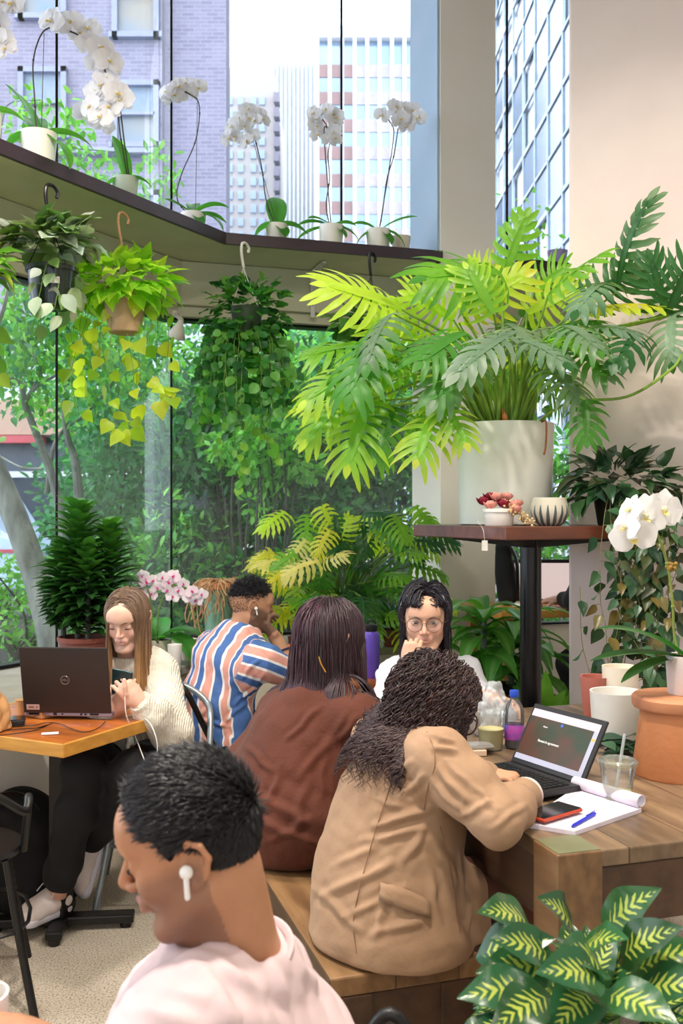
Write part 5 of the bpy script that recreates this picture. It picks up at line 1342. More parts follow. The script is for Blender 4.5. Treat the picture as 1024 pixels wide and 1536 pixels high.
# ---- left cafe table
orange = M('orange_wood', 'c4722f', .32, col2='9c5222', nscale=4, stretch=(6, 1, 4), coat=.25); planks(orange, .09, 'X', .8)
edge_w = M('edge_wood', 'd39a46', .4, col2='b57c34', nscale=6, stretch=(3, 1, 8))
LT = V((-.836, 2.995, 0)); la = math.radians(64)
t = thing('cafe_table', 'square orange-brown wooden table with a thick edge and black pedestal at the left', 'table', LT, la)
m = MB(); m.box((.26, .31, TZ - .02), (.50, .60, .038)); m.build('tabletop', orange, t, smooth=False, local=True, bevel=.002)
m = MB()
for c_, s_ in (((.26, .004, TZ - .02), (.52, .012, .041)), ((.26, .616, TZ - .02), (.52, .012, .041)), ((.004, .31, TZ - .02), (.012, .62, .041)), ((.516, .31, TZ - .02), (.012, .62, .041))): m.box(c_, s_)
m.build('edge_band', edge_w, t, smooth=False, local=True, bevel=.002)
m = MB(); m.box((.36, .33, .38), (.06, .06, .70)); m.build('post', black_m, t, smooth=False, local=True, bevel=.004)
fz = math.radians(-58); m = MB(); m.box((.36, .33, .035), (.50, .06, .03), fz); m.box((.36, .33, .035), (.055, .30, .03), fz); m.build('foot', black_m, t, smooth=False, local=True, bevel=.006)
for x, y in [(.36 + a_ * math.cos(fz) - b_ * math.sin(fz), .33 + a_ * math.sin(fz) + b_ * math.cos(fz)) for a_, b_ in ((.22, 0), (-.22, 0), (0, .13), (0, -.13))]: m = MB(); m.lathe([(.018, 0), (.02, .01), (.018, .02)], (x, y, 0), 14); m.build('glide', black_m, t, local=True)

# ---- small table behind, for the man in the striped shirt
c = V((-.02, 4.36, 0)); t = thing('cafe_table', 'small round wooden table between the striped shirt and the purple bottle', 'table', c)
m = MB(); m.lathe([(.001, TZ - .03), (.27, TZ - .03), (.275, TZ - .015), (.27, TZ), (.001, TZ)], c, 48); m.build('tabletop', orange, t)
m = MB(); m.tube([c + V((0, 0, .03)), c + V((0, 0, TZ - .03))], .03, 16); m.build('post', black_m, t)
m = MB(); m.lathe([(.001, 0), (.2, 0), (.2, .008), (.04, .03), (.001, .03)], c); m.build('foot', black_m, t)

# ---- chairs
def tube_chair(lab, loc, rz, mat, h=.84, seat_r=.19):
    """bentwood-like metal chair: hoop back, round seat, four splayed legs. faces +Y locally"""
    t = thing('metal_chair', lab, 'chair', loc, rz)
    m = MB(); m.lathe([(.001, .435), (seat_r, .435), (seat_r + .008, .445), (seat_r, .455), (.001, .452)], (0, 0, 0), 40); m.build('seat', mat if mat is not wm else mat, t, local=True)
    pts = [(-.19, -.06, .44), (-.20, -.16, .62), (-.185, -.22, h - .06), (-.10, -.25, h), (0, -.257, h + .008), (.10, -.25, h), (.185, -.22, h - .06), (.20, -.16, .62), (.19, -.06, .44)]
    m = MB(); m.tube(cat(pts, 8), .0125, 10); m.build('back_hoop', mat, t, local=True)
    m = MB()
    for x in (-.035, .035): m.tube(cat([(x, -.17, .45), (x, -.2, .62), (x, -.245, h - .004)], 6), .007, 8)
    m.build('back_rod', mat, t, local=True)
    for x, y in ((-1, -1), (1, -1), (-1, 1), (1, 1)):
        m = MB(); m.tube(cat([(x * .14, y * .14, .44), (x * .175, y * .175, .22), (x * .215, y * .215, 0)], 5), .0125, 10); m.build('leg', mat, t, local=True)
    m = MB(); m.tube(cat([(-.17, -.17, .24), (.17, -.17, .24), (.17, .17, .24), (-.17, .17, .24), (-.17, -.17, .24)], 4), .006, 6); m.build('stretcher', mat, t, local=True)
    return t
gun = M('gunmetal', '2b2826', .3, .8, col2='3a3430', nscale=8)
p_ = P(318, 0, 4.13); mc = V((-.565, 4.22, 0)); tube_chair('dark metal chair with a hoop back behind the striped shirt', mc, math.radians(-50), gun, .80)
gc = V((-.70, 3.80, 0)); tube_chair('pale metal chair under the girl in the cream cardigan', gc, math.radians(180 + 8), M('pale_metal', '9fa8ae', .35, .6), .74)
fc = V((-1.02, 2.42, 0)); tube_chair('black metal chair with a curved back at the lower left edge', V((-1.15, 2.97, 0)), math.radians(20), black_m, .66)

# ---- laptops
def laptop(lab, hl, hr, depth, lidh, back, shell, fwd_sign=1):
    """hl, hr hinge ends (world, seen from the user: left,right); base extends toward the user"""
    hl = V(hl); hr = V(hr); ex = (hr - hl); W2 = ex.length; ex.normalize(); ey = V((-ex.y, ex.x, 0))   # ey: away from user
    c = (hl + hr) / 2; t = thing('laptop', lab, 'laptop', c); Rb = Matrix((ex, ey, V((0, 0, 1)))).transposed()
    def w(x, y, z): return c + Rb @ V((x, y, z))
    m = MB(); m.box(w(0, -depth / 2, .011), (W2, depth, .016), Rm=Rb); base = m.build('base', shell, t, smooth=False, bevel=.003)
    th = math.atan2(lidh * 0 + 1, 0); s_ = back; up = V((0, s_, math.sqrt(1 - s_ * s_))); upw = Rb @ up; nw = Rb @ V((0, -up.z, up.y))
    Rl = Matrix((ex, upw, nw)).transposed()   # local x right, y up lid, z toward user
    lc = w(0, .004, .016) + upw * lidh / 2
    m = MB(); m.box(lc, (W2, lidh, .008), Rm=Rl); lid = m.build('lid', shell, t, smooth=False, bevel=.003)
    return t, c, Rb, Rl, lc, W2, base, lid, upw, nw, ex
blk = M('laptop_black', '1c1a1b', .38, col2='232022', nscale=4)
brn = M('laptop_lid_dark', '2b2322', .42, col2='332a28', nscale=3, bump=.05, bscale=300)
silver = M('laptop_silver', 'a9aac6', .28, .7, col2='9c9dba')
keym = M('key_black', '121214', .5); 
# left: lid seen from behind. user sits behind: hinge left (from user) is image right
hl_ = T(168, 1077, .757); hr_ = T(37, 1075, .757)
t, c, Rb, Rl, lc, W2, base, lid, upw, nw, ex = laptop('dark laptop seen from behind on the orange-brown table, pale round emblem on its lid', hl_, hr_, .215, .232, .20, brn)
base.data.materials[0] = silver
m = MB()
Mx = lambda P0, s=1: Matrix.Translation(P0 - wpos(t)) @ (Matrix((-ex, upw, -nw)).transposed().to_4x4())
ec = lc - nw * .0045 + upw * .002; em = M('emblem_grey', '8d8683', .3, .4)
ring = [ec + (-ex * math.cos(a) + upw * math.sin(a)) * .0145 for a in [2 * PI * i / 32 for i in range(33)]]
m.tube(ring, .0011, 6); m.build('emblem_ring', em, lid)
o = text_part('emblem', 'DELL', .0098, em, lid, Mx(ec)); 
sc_ = lc - nw * .0045 + ex * (W2 / 2 - .034) - upw * (.232 / 2 - .021); m = MB(); m.box(sc_, (.045, .019, .001), Rm=Matrix((-ex, upw, -nw)).transposed()); m.build('sticker', M('sticker_pink', 'c9a9a4', .5), lid, smooth=False, bevel=.003)
text_part('sticker_text', 'AKG   8', .009, black_m, lid, Mx(sc_ - nw * .001 ))
for x, w_, h_ in ((-.118, .035, .006), (-.045, .012, .008), (-.02, .006, .004), (.045, .007, .006), (.06, .008, .005), (.09, .03, .006)): m = MB(); m.box(c + Rb @ V((-x, .0008, .011)), (w_, .003, h_), Rm=Rb); m.build('port', black_m, base, smooth=False)
m = MB(); m.box(c + Rb @ V((0, -.085, .0198)), (W2 * .9, .10, .0016), Rm=Rb); m.build('keyboard', keym, base, smooth=False)
m = MB(); m.box(lc + nw * .0045, (W2 * .94, .20, .001), Rm=Rl); m.build('screen', M('screen_off', '20242c', .15), lid, smooth=False)
# right: screen toward the woman in the blazer
hl_ = V((.457, 2.70, .757)); hr_ = V((.594, 2.459, .757))
t, c, Rb, Rl, lc, W2, base, lid, upw, nw, ex = laptop('open black laptop with a dark green page on screen, on the long table', hl_, hr_, .185, .172, .50, blk)
lidh = .172
def rect(nm, x0, x1, y0, y1, mat, z=.0046, par=lid):
    m = MB(); m.box(lc + ex * ((x0 + x1) / 2 * W2) + upw * ((y0 + y1) / 2 * lidh) + nw * z, ((x1 - x0) * W2, (y1 - y0) * lidh, .0008), Rm=Rl); return m.build(nm, mat, par, smooth=False)
scr = rect('screen', -.465, .455, -.42, .42, M('screen_page', '26331f', .3, col2='4a2a1c', nscale=13, contrast=1.6, emit=.25, detail=2))
nt = MATS['screen_page'].node_tree
rect('toolbar', -.465, .455, .30, .42, M('screen_bar', 'c9b9c2', .3, col2='bfb0b8', emit=.12), .0052, scr)
rect('taskbar', -.465, .455, -.42, -.335, M('screen_bar_low', 'aeb0c6', .3, emit=.12), .0052, scr)
rect('side_strip', .40, .455, -.335, .30, MATS['screen_bar_low'], .0052, scr)
tm = M('screen_text', 'f0efec', .5, emit=.4)
Mt = lambda x, y: Matrix.Translation(lc + ex * (x * W2) + upw * (y * lidh) + nw * .0056 - wpos(t)) @ Matrix((ex, upw, nw)).transposed().to_4x4()
text_part('heading', 'Research agreement', .0098, tm, scr, Mt(-.10, -.06), .0001)
text_part('small_heading', 'About', .0065, tm, scr, Mt(-.22, .17), .0001)
rect('icon', -.03, .0, .235, .275, M('screen_blue', '3c62c8', .4, emit=.6), .0054, scr); rect('marker', .405, .45, .15, .185, M('screen_amber', 'd59a3a', .4, emit=.6), .0056, scr)
m = MB(); kp = random.Random(2)
for i in range(5):
    for j in range(14): m.box(c + Rb @ V(((j - 6.5) * .0178, -.035 - i * .0165, .0202)), (.0148, .0135, .0022), Rm=Rb)
kb = m.build('keyboard', keym, base, smooth=False)
m = MB(); m.box(c + Rb @ V((0, -.148, .0195)), (.08, .045, .001), Rm=Rb); m.build('trackpad', M('trackpad', '232326', .3), base, smooth=False)
# ---- table things, long table
pz = [T(783, 1241), T(862, 1254), T(962, 1219), T(862, 1188)]
c = sum(pz, V()) / 4; t = thing('notepad', 'open ruled writing pad with its pages rolled over the top, beside the phone', 'notepad', c)
paper = M('paper', 'e9e2ee', .7, col2='e0d8e6', nscale=12)
ey_ = (pz[2] - pz[1]).normalized(); ex_ = V((-ey_.y, ey_.x, 0)) * 1; 
m = MB(); o3 = pz[1]; L1 = (pz[2] - pz[1]).length; L2 = (pz[0] - pz[1]).length
e1 = (pz[2] - pz[1]) / L1; e2 = (pz[0] - pz[1]).normalized()
vs_ = []
for k, z in enumerate((0., .011)):
    for q in pz: vs_.append(q + V((0, 0, z)))
m.add(vs_, [(3, 2, 1, 0), (4, 5, 6, 7), (0, 1, 5, 4), (1, 2, 6, 5), (2, 3, 7, 6), (3, 0, 4, 7)]); m.build('pages', paper, t, smooth=False, bevel=.001)
m = MB(); q0 = pz[3] + V((0, 0, .026)); q1 = pz[2] + V((0, 0, .026)); rr_ = .0165
ax = (q1 - q0).normalized(); sd_ = ax.cross(V((0, 0, 1))); rows = []
for k in range(26):
    a = -1.2 + k * .27; r_ = rr_ * (1 - .012 * k); rows.append([q0 + (sd_ * math.cos(a) + V((0, 0, 1)) * math.sin(a)) * r_ * .9, q1 + (sd_ * math.cos(a) + V((0, 0, 1)) * math.sin(a)) * r_])
m.ribbon(rows); m.build('rolled_pages', paper, t, solid=.0015)
m = MB()
for k in range(9):
    f = (k + 1) / 11; a = pz[0].lerp(pz[3], f); b = pz[1].lerp(pz[2], f); dd = (b - a); m.box((a + b) / 2 + V((0, 0, .0115)), (dd.length * .96, .0005, .0004), math.atan2(dd.y, dd.x))
m.build('rule_line', M('rule_blue', 'd2d4e8', .7), t, smooth=False)
a = pz[0].lerp(pz[1], .12); b = pz[3].lerp(pz[2], .12); dd = b - a; m = MB(); m.box((a + b) / 2 + V((0, 0, .0116)), (dd.length * .98, .001, .0004), math.atan2(dd.y, dd.x)); m.build('margin_line', M('margin_pink', 'e08aa8', .7), t, smooth=False)
a = T(857, 1240, .765); b = T(892, 1220, .765); t = thing('pen', 'blue ballpoint pen lying on the writing pad', 'pen', (a + b) / 2); bl = M('pen_blue', '2433c8', .35)
m = MB(); m.tube([a, a.lerp(b, .1), a.lerp(b, .9), b], [.0015, .0042, .0045, .0035], 10); m.build('barrel', bl, t)
m = MB(); m.tube([a.lerp(b, .62) + V((0, 0, .006)), b + V((0, 0, .0065))], .0012, 6); m.build('clip', bl, t)
pA, pB, pC_ = T(790, 1230, .765), T(836, 1234, .765), T(862, 1213, .765); t = thing('phone', 'phone with a red-orange case lying on the pad corner', 'phone', (pA + pC_) / 2)
ang_ = math.atan2((pC_ - pB).y, (pC_ - pB).x) ; c = (pA + pC_) / 2 + V((0, 0, .005)); 
m = MB(); m.box(c, (.138, .072, .009), ang_ - .35); m.build('case', M('case_red', 'c4482c', .4), t, smooth=False, bevel=.004)
m = MB(); m.box(c + V((0, 0, .0052)), (.130, .066, .001), ang_ - .35); m.build('screen', M('phone_glass', '14161a', .08, spec=.8), t, smooth=False)
# iced drink cup
clr = clear_mat('clear_plastic', (.96, .98, .97), .09, .05, .8); clrl = clear_mat('lid_plastic', (.93, .95, .7), .16, .05, 1.)
def cup(lab, b, r0, r1, h, liquid, lh, lid=True, straw=None, cat_='cup', cm=None):
    t = thing('plastic_cup', lab, cat_, b); m = MB(); m.open_lathe([(.001, .001), (r0, .001), (r0, .004), (r1, h), (r1 + .002, h + .003), (r1 - .001, h + .002)], b, 40); m.build('vessel', cm or clr, t)
    rl = r0 + (r1 - r0) * lh / h - .0015; m = MB(); m.lathe([(.001, .004), (r0 - .0015, .004), (rl, lh), (.001, lh)], b, 40); m.build('drink', liquid, t)
    if lid:
        m = MB(); m.open_lathe([(r1 + .004, h - .006), (r1 + .005, h + .003), (r1 - .002, h + .008), (r1 - .006, h + .004), (.006, h + .004)], b, 40); m.build('lid', clrl, t)
    if straw:
        m = MB(); m.tube([b + V((-.008, 0, .01)), b + V(straw)], .0038, 10); m.build('straw', clear_mat('straw_plastic', (.95, .97, .95), .45, .1, .6), t)
    return t
b = T(926, 1204); cup('clear lidded plastic cup with a straw and a little pale drink, right of the laptop', b, .030, .0435, .098, M('milky_drink', 'cfcdb4', .4), .028, True, (.017, .0, .165))
b = T(736, 1124); cup('clear cup half full of pale yellow tea left of the water bottle', b, .033, .043, .108, M('tea', 'dccf86', .2, col2='d2c47a'), .062, False)
# water bottle
b = T(771, 1122); t = thing('water_bottle', 'clear plastic water bottle with a blue cap on the long table', 'bottle', b)
m = MB(); m.open_lathe([(.001, .002), (.024, .002), (.028, .008), (.0275, .03), (.029, .04), (.0275, .06), (.029, .075), (.0285, .11), (.024, .128), (.012, .145), (.011, .155)], b, 32); m.build('body', clear_mat('bottle_plastic', (.9, .94, .98), .1, .04, 1.), t)
m = MB(); m.lathe([(.0125, .152), (.0135, .153), (.0135, .170), (.012, .172), (.001, .172)], b, 26); m.build('cap', M('cap_blue', '1d45b8', .4), t)
m = MB(); m.open_lathe([(.0292, .028), (.0297, .03), (.0297, .07), (.0292, .072)], b, 32); m.build('label', M('label_pink_blue', 'b04fae', .4, col2='2b4fae', nscale=22, contrast=2.), t)
m = MB(); m.lathe([(.001, .004), (.026, .004), (.0265, .05), (.001, .05)], b, 28); m.build('water', M('dark_drink', '5a4a5c', .2), t)
# plastic bag
b = T(738, 1105); t = thing('plastic_bag', 'crumpled translucent white plastic bag under the hand on the long table', 'bag', b)
S_ = SDF((b.x - .1, b.y - .09, .74), (b.x + .1, b.y + .09, .92), .004); S_.ell(b + V((0, .02, .05)), (.075, .05, .06), k=.0); S_.cone(b + V((0, .02, .07)), b + V((.01, .03, .15)), .05, .022, .03); S_.noise(.004, 55, 3, ridge=True); S_.plane((0, 0, .7515), (0, 0, -1))
S_.build('bag', clear_mat('bag_film', (.96, .97, .98), .36, .25, .8), t)
# glasses case / cards
b = T(705, 1132); t = thing('phone', 'silver phone lying on a small pink card box left of the tea cup', 'phone', b + V((0, 0, .018))); m = MB(); m.box(b + V((.008, .01, .0235)), (.115, .06, .009), .15); m.build('body', M('silver_body', 'b9b3ae', .3, .5), t, smooth=False, bevel=.003)
m = MB(); m.box(b + V((.008, .01, .0285)), (.108, .055, .001), .15); m.build('screen', M('phone_pale', '8d8a88', .12), t, smooth=False)
m = MB(); m.box(b + V((0, 0, .0095)), (.085, .055, .017), .1); tag(m.build('card_box', M('card_cream', 'e0c8ae', .6, col2='d8b79e'), smooth=False, bevel=.002), 'small cream card box under the silver phone', 'box')
m = MB(); a = T(700, 1136, .752); m.tube(cat([a, T(708, 1146, .752), T(716, 1153, .752), T(712, 1160, .752)], 6), .0016, 6); tag(m.build('cable', black_m), 'short black cable end on the long table beside the card box', 'cable')
# purple bottle
b = V((P(557, 0, 4.2).x, 4.22, TZ)); t = thing('water_bottle', 'tall purple metal bottle with a black lid behind the hoodie', 'bottle', b)
m = MB(); m.lathe([(.001, 0), (.034, 0), (.036, .004), (.036, .17), (.032, .187), (.024, .195), (.001, .195)], b, 36); m.build('body', M('purple_enamel', '6a4fc0', .35, col2='6448b8'), t)
m = MB(); m.lathe([(.025, .195), (.026, .197), (.026, .222), (.022, .226), (.001, .226)], b, 30); m.tube(cat([b + V((-.02, 0, .222)), b + V((-.012, 0, .238)), b + V((.012, 0, .238)), b + V((.02, 0, .222))], 4), .004, 6); m.build('lid', black_m, t)
b = V((P(428, 0, 4.28).x, 4.30, TZ)); t = thing('paper_cup', 'short wide white cup beside the wrist of the man in the striped shirt', 'cup', b); m = MB(); m.lathe([(.001, 0), (.035, 0), (.045, .075), (.047, .078), (.043, .078), (.034, .01), (.001, .008)], b, 30); m.build('vessel', white_c, t)
b = V((P(436, 0, 4.42).x, 4.46, TZ)); t = thing('squeeze_bottle', 'orange squat bottle with a dark neck behind the white cup', 'bottle', b); m = MB(); m.lathe([(.001, 0), (.042, 0), (.044, .06), (.04, .085), (.014, .11), (.001, .11)], b, 26); m.build('body', M('amber_orange', 'c4581c', .3), t)
m = MB(); m.lathe([(.014, .108), (.013, .125), (.016, .13), (.016, .145), (.001, .147)], b, 18); m.build('cap', M('brown_cap', '4c2a1c', .5), t)
# terracotta stand, orchid, white planters at the wall
b = V((.895, 2.66, TZ)); t = thing('terracotta_stand', 'upturned terracotta chimney-shaped pot on the right end of the long table', 'pot', b)
m = MB(); m.lathe([(.001, 0), (.112, 0), (.115, .006), (.094, .17), (.094, .178)], b, 56); m.build('pot_body', terra, t)
m = MB(); m.lathe([(.09, .178), (.112, .179), (.116, .186), (.116, .206), (.110, .212), (.001, .212)], b, 56); m.build('rim', M('terracotta_rim', 'c98a62', .75, col2='b9785a', nscale=6, bump=.1), t)
ob = b + V((.025, .01, .2125)); fo_ = [(968, 772), (995, 765), (944, 800), (933, 782)]
t = orchid('white orchid with four large blossoms, in a pot on the terracotta stand', ob, (.044, .050, .105),
       [(185, 40, .25, .06, .7), (190, 12, .26, .055, .4), (200, 0, .2, .05, .5), (20, 40, .22, .06, .8), (-40, 30, .2, .06, .8)],
       [[(1012, 960), (1008, 900), (1000, 845), (985, 800), (972, 785)]], [], d=2.7, fme=FW2, smat=M('stem_olive', '7c8a3a', .5), sr=.0035, lcol=(.035, .13, .03), potmat=M('white_matte', 'e9e0e0', .5))
for (x, y, f_, s_) in ((968, 776, (-.1, -1, -.1), 1.05), (994, 766, (.25, -1, -.05), 1.), (950, 806, (-.2, -1, -.3), 1.05), (938, 792, (-.95, -.5, .1), .8), (945, 765, (-.9, -.4, .3), .75)): put_flower(FW2, P(x, y, 2.66), t, f_, R.uniform(-.2, .2), s_)
m = MB(); q = P(1007, 852, 2.7)
for i in range(12): m.ball(q + V((R.uniform(-.012, .012), R.uniform(-.01, .01), R.uniform(-.012, .012))), .006, 8, 6)
m.build('node', M('node_olive', '9a7a35', .8), t)
def tp(px, py): return T(px, py)
for (px, d, r0, r1, h, mt_, lab) in ((924, 2.98, .068, .078, .165, M('white_planter', 'dfdcd6', .4), 'round white planter on the long table under the trailing vines'), (930, 3.20, .05, .058, .205, cream_c, 'taller cream pot behind the round white planter'), (893, 3.22, .035, .05, .17, M('faded_red', 'b56a5c', .6), 'faded red pot left of the cream pot by the wall')):
    c = V((P(px, 0, d).x, d, TZ)); t = thing('flower_pot', lab, 'pot', c); pot(t, c, r0, r1, h, mt_, nosoil=True, fill=.8)
# fern-like litter at the planter foot
c = T(905, 1128); t = thing('vine_plant', 'low dark trailing leaves lying at the foot of the white planter', 'plant', c); ml = MB(); rs = random.Random(5)
for i in range(26):
    a = rs.uniform(2.2, 6.6); q = c + V((rs.uniform(-.03, .09), rs.uniform(-.05, .0), rs.uniform(.01, .045))); leaf(ml, q, (math.cos(a), math.sin(a) * .5, rs.uniform(-.1, .5)), (0, -.3, 1), rs.uniform(.05, .08), .04, 'ovate', .5, .2, jit((.03, .09, .05), .3, rs))
ml.build('foliage', LD_, t)

# ---- left table things
kraft = M('kraft_paper', 'c79a68', .75, col2='b58656', nscale=7, bump=.3, bscale=9)
b = V((T(-2, 1085).x - .0, 3.20, TZ)); t = thing('paper_bag', 'crumpled brown paper bag at the left edge of the orange-brown table', 'bag', b)
S_ = SDF((b.x - .12, b.y - .1, .74), (b.x + .12, b.y + .1, .98), .004); S_.cone(b + V((-.02, 0, .05)), b + V((-.03, 0, .15)), .07, .05, .02); S_.cone(b + V((-.02, 0, .01)), b + V((-.02, 0, .05)), .082, .08, .02); S_.noise(.0045, 26, 4, ridge=True); S_.plane((0, 0, .7515), (0, 0, -1)); S_.build('bag', kraft, t)
b = V((-1.02, 3.43, TZ)); t = thing('takeout_box', 'tan cardboard box behind the dark laptop', 'box', b); m = MB(); m.box(b + V((0, 0, .075)), (.10, .10, .15), .9); m.build('carton', kraft, t, smooth=False, bevel=.003); m = MB(); m.box(b + V((0, 0, .155)), (.105, .105, .012), .9); m.build('lid', M('kraft_pale', 'd9b083', .7), t, smooth=False, bevel=.002)
b = T(34, 1074); b = V((b.x - .0, b.y, TZ)); t = thing('paper_cup', 'small kraft cup with a clear rim left of the dark laptop', 'cup', b); m = MB(); m.lathe([(.001, 0), (.019, 0), (.024, .055), (.026, .057), (.001, .057)], b, 26); m.build('vessel', kraft, t)
b = T(2, 1088); t = thing('phone', 'black phone lying at the left edge of the orange-brown table', 'phone', b); m = MB(); m.box(b + V((0, 0, .012)), (.15, .075, .02), .25); m.build('body', blk, t, smooth=False, bevel=.005); m = MB(); m.box(b + V((0, 0, .0225)), (.14, .068, .001), .25); m.build('screen', MATS['phone_glass'], t, smooth=False)
m = MB(); a = T(75, 1100, .7515); m.box(a, (.052, .03, .0012), .25); tag(m.build('paper_slip', paper, smooth=False), 'small white paper slip on the orange-brown table', 'paper')
for i, pl_ in enumerate(([(158, 1082), (150, 1090), (138, 1096), (122, 1098), (105, 1092), (90, 1086), (70, 1084), (50, 1088), (20, 1089)], [(80, 1084), (66, 1090), (50, 1096), (25, 1100), (0, 1103)], [(72, 1087), (55, 1092), (35, 1093), (0, 1097)])):
    m = MB(); m.tube(cat([T(x, y, .7535) for x, y in pl_], 6), .0014, 6); o = m.build('cable', black_m); tag(o, ('thin black cable running from the dark laptop port across the table', 'thin black cable curving to the left edge, nearest the table front', 'thin black cable between the other two on the orange-brown table')[i], 'cable')
m = MB(); m.tube(cat([T(188, 1074, .758), T(205, 1073, .758), P(222, 1082, 3.32), P(232, 1100, 3.26), P(236, 1125, 3.25), P(230, 1160, 3.26), P(218, 1143, 3.3), P(205, 1110, 3.35), P(190, 1075, 3.3), P(187, 1045, 3.3)], 8), .0019, 6); tag(m.build('cable', M('cable_white', 'e6e2de', .5)), 'white charging cable hanging from the phone and laptop over the table edge', 'cable')
# black bag on the floor
b = V((-1.12, 3.62, 0)); t = thing('backpack', 'black bag slumped on the floor under the left table', 'bag', b)
S_ = SDF((b.x - .28, b.y - .2, -.01), (b.x + .28, b.y + .25, .5), .008); S_.ell(b + V((0, 0, .16)), (.2, .13, .17), k=0); S_.ell(b + V((-.04, .02, .32)), (.13, .1, .12), k=.05); S_.cone(b + V((.05, -.09, .1)), b + V((-.1, -.09, .12)), .07, .07, .04); S_.noise(.006, 18, 5); S_.plane((0, 0, .003), (0, 0, -1)); S_.build('bag_body', M('black_cloth', '0b0b0d', .85, col2='101013'), t)
m = MB(); m.tube(cat([b + V((-.1, -.08, .4)), b + V((-.08, -.14, .46)), b + V((0, -.13, .46)), b + V((.04, -.06, .38))], 5), .012, 6, flat=.4); m.build('strap', black_m, t)
# left edge orchid with long hanging leaf
c = V((-1.22, 3.52, SILL)); c = V((P(-14, 0, 3.72).x - .18, 3.80, SILL)); 
orchid('big-leaved orchid at the left edge, one long leaf bending down over the paper bag', c, (.05, .06, .12), [(-10, 50, .2, .055, 1.0), (-30, 65, .33, .06, 2.7), (170, 30, .22, .06, 1.), (100, 40, .2, .06, .8)], [], [], lcol=(.2, .26, .05), potmat=cream_c)
# cup in the near left corner
b = V((-.43, 1.22, .62)); 
t = thing('side_table', 'small round table edge in the near left corner under a white cup', 'table', V((-.52, 1.20, 0))); m = MB(); q = V((-.55, 1.16, 0)); m.lathe([(.001, .71), (.17, .71), (.175, .735), (.001, .735)], q, 40); m.build('tabletop', orange, t); m = MB(); m.tube([q + V((0, 0, .02)), q + V((0, 0, .71))], .03, 14); m.build('post', black_m, t); m = MB(); m.lathe([(.001, 0), (.17, 0), (.17, .01), (.03, .025), (.001, .025)], q); m.build('foot', black_m, t)
b = V((-.478, 1.30, .7355)); t = thing('mug', 'white cup at the bottom left edge of the picture', 'cup', b); m = MB(); m.lathe([(.001, 0), (.03, 0), (.04, .02), (.042, .085), (.039, .085), (.037, .02), (.001, .01)], b, 36); m.build('vessel', white_c, t); m = MB(); m.tube(cat([b + V((-.04, 0, .07)), b + V((-.066, 0, .06)), b + V((-.062, 0, .03)), b + V((-.038, 0, .025))], 6), .005, 8); m.build('handle', white_c, t)
# cone lamp in the left window corner and ceiling spots
q = P(268, 492, 5.35); t = thing('spot_lamp', 'small pale cone lamp under the beam in the window corner', 'lamp', q)
Rm_ = V((.35, -.45, .8)).to_track_quat('Z', 'X').to_matrix(); m = MB(); m.open_lathe([(.05, 0), (.03, .045), (.018, .07), (.012, .1), (.001, .105)], q + Rm_ @ V((0, 0, -.05)), 26, Rm_); m.build('lamp_shade', shade, t, solid=.003); m = MB(); m.tube([q + Rm_ @ V((0, 0, .05)), q + V((-.03, .06, .09))], .012, 8); m.ball(q + V((-.03, .06, .09)), .022, 10, 8); m.build('mount', shade, t)
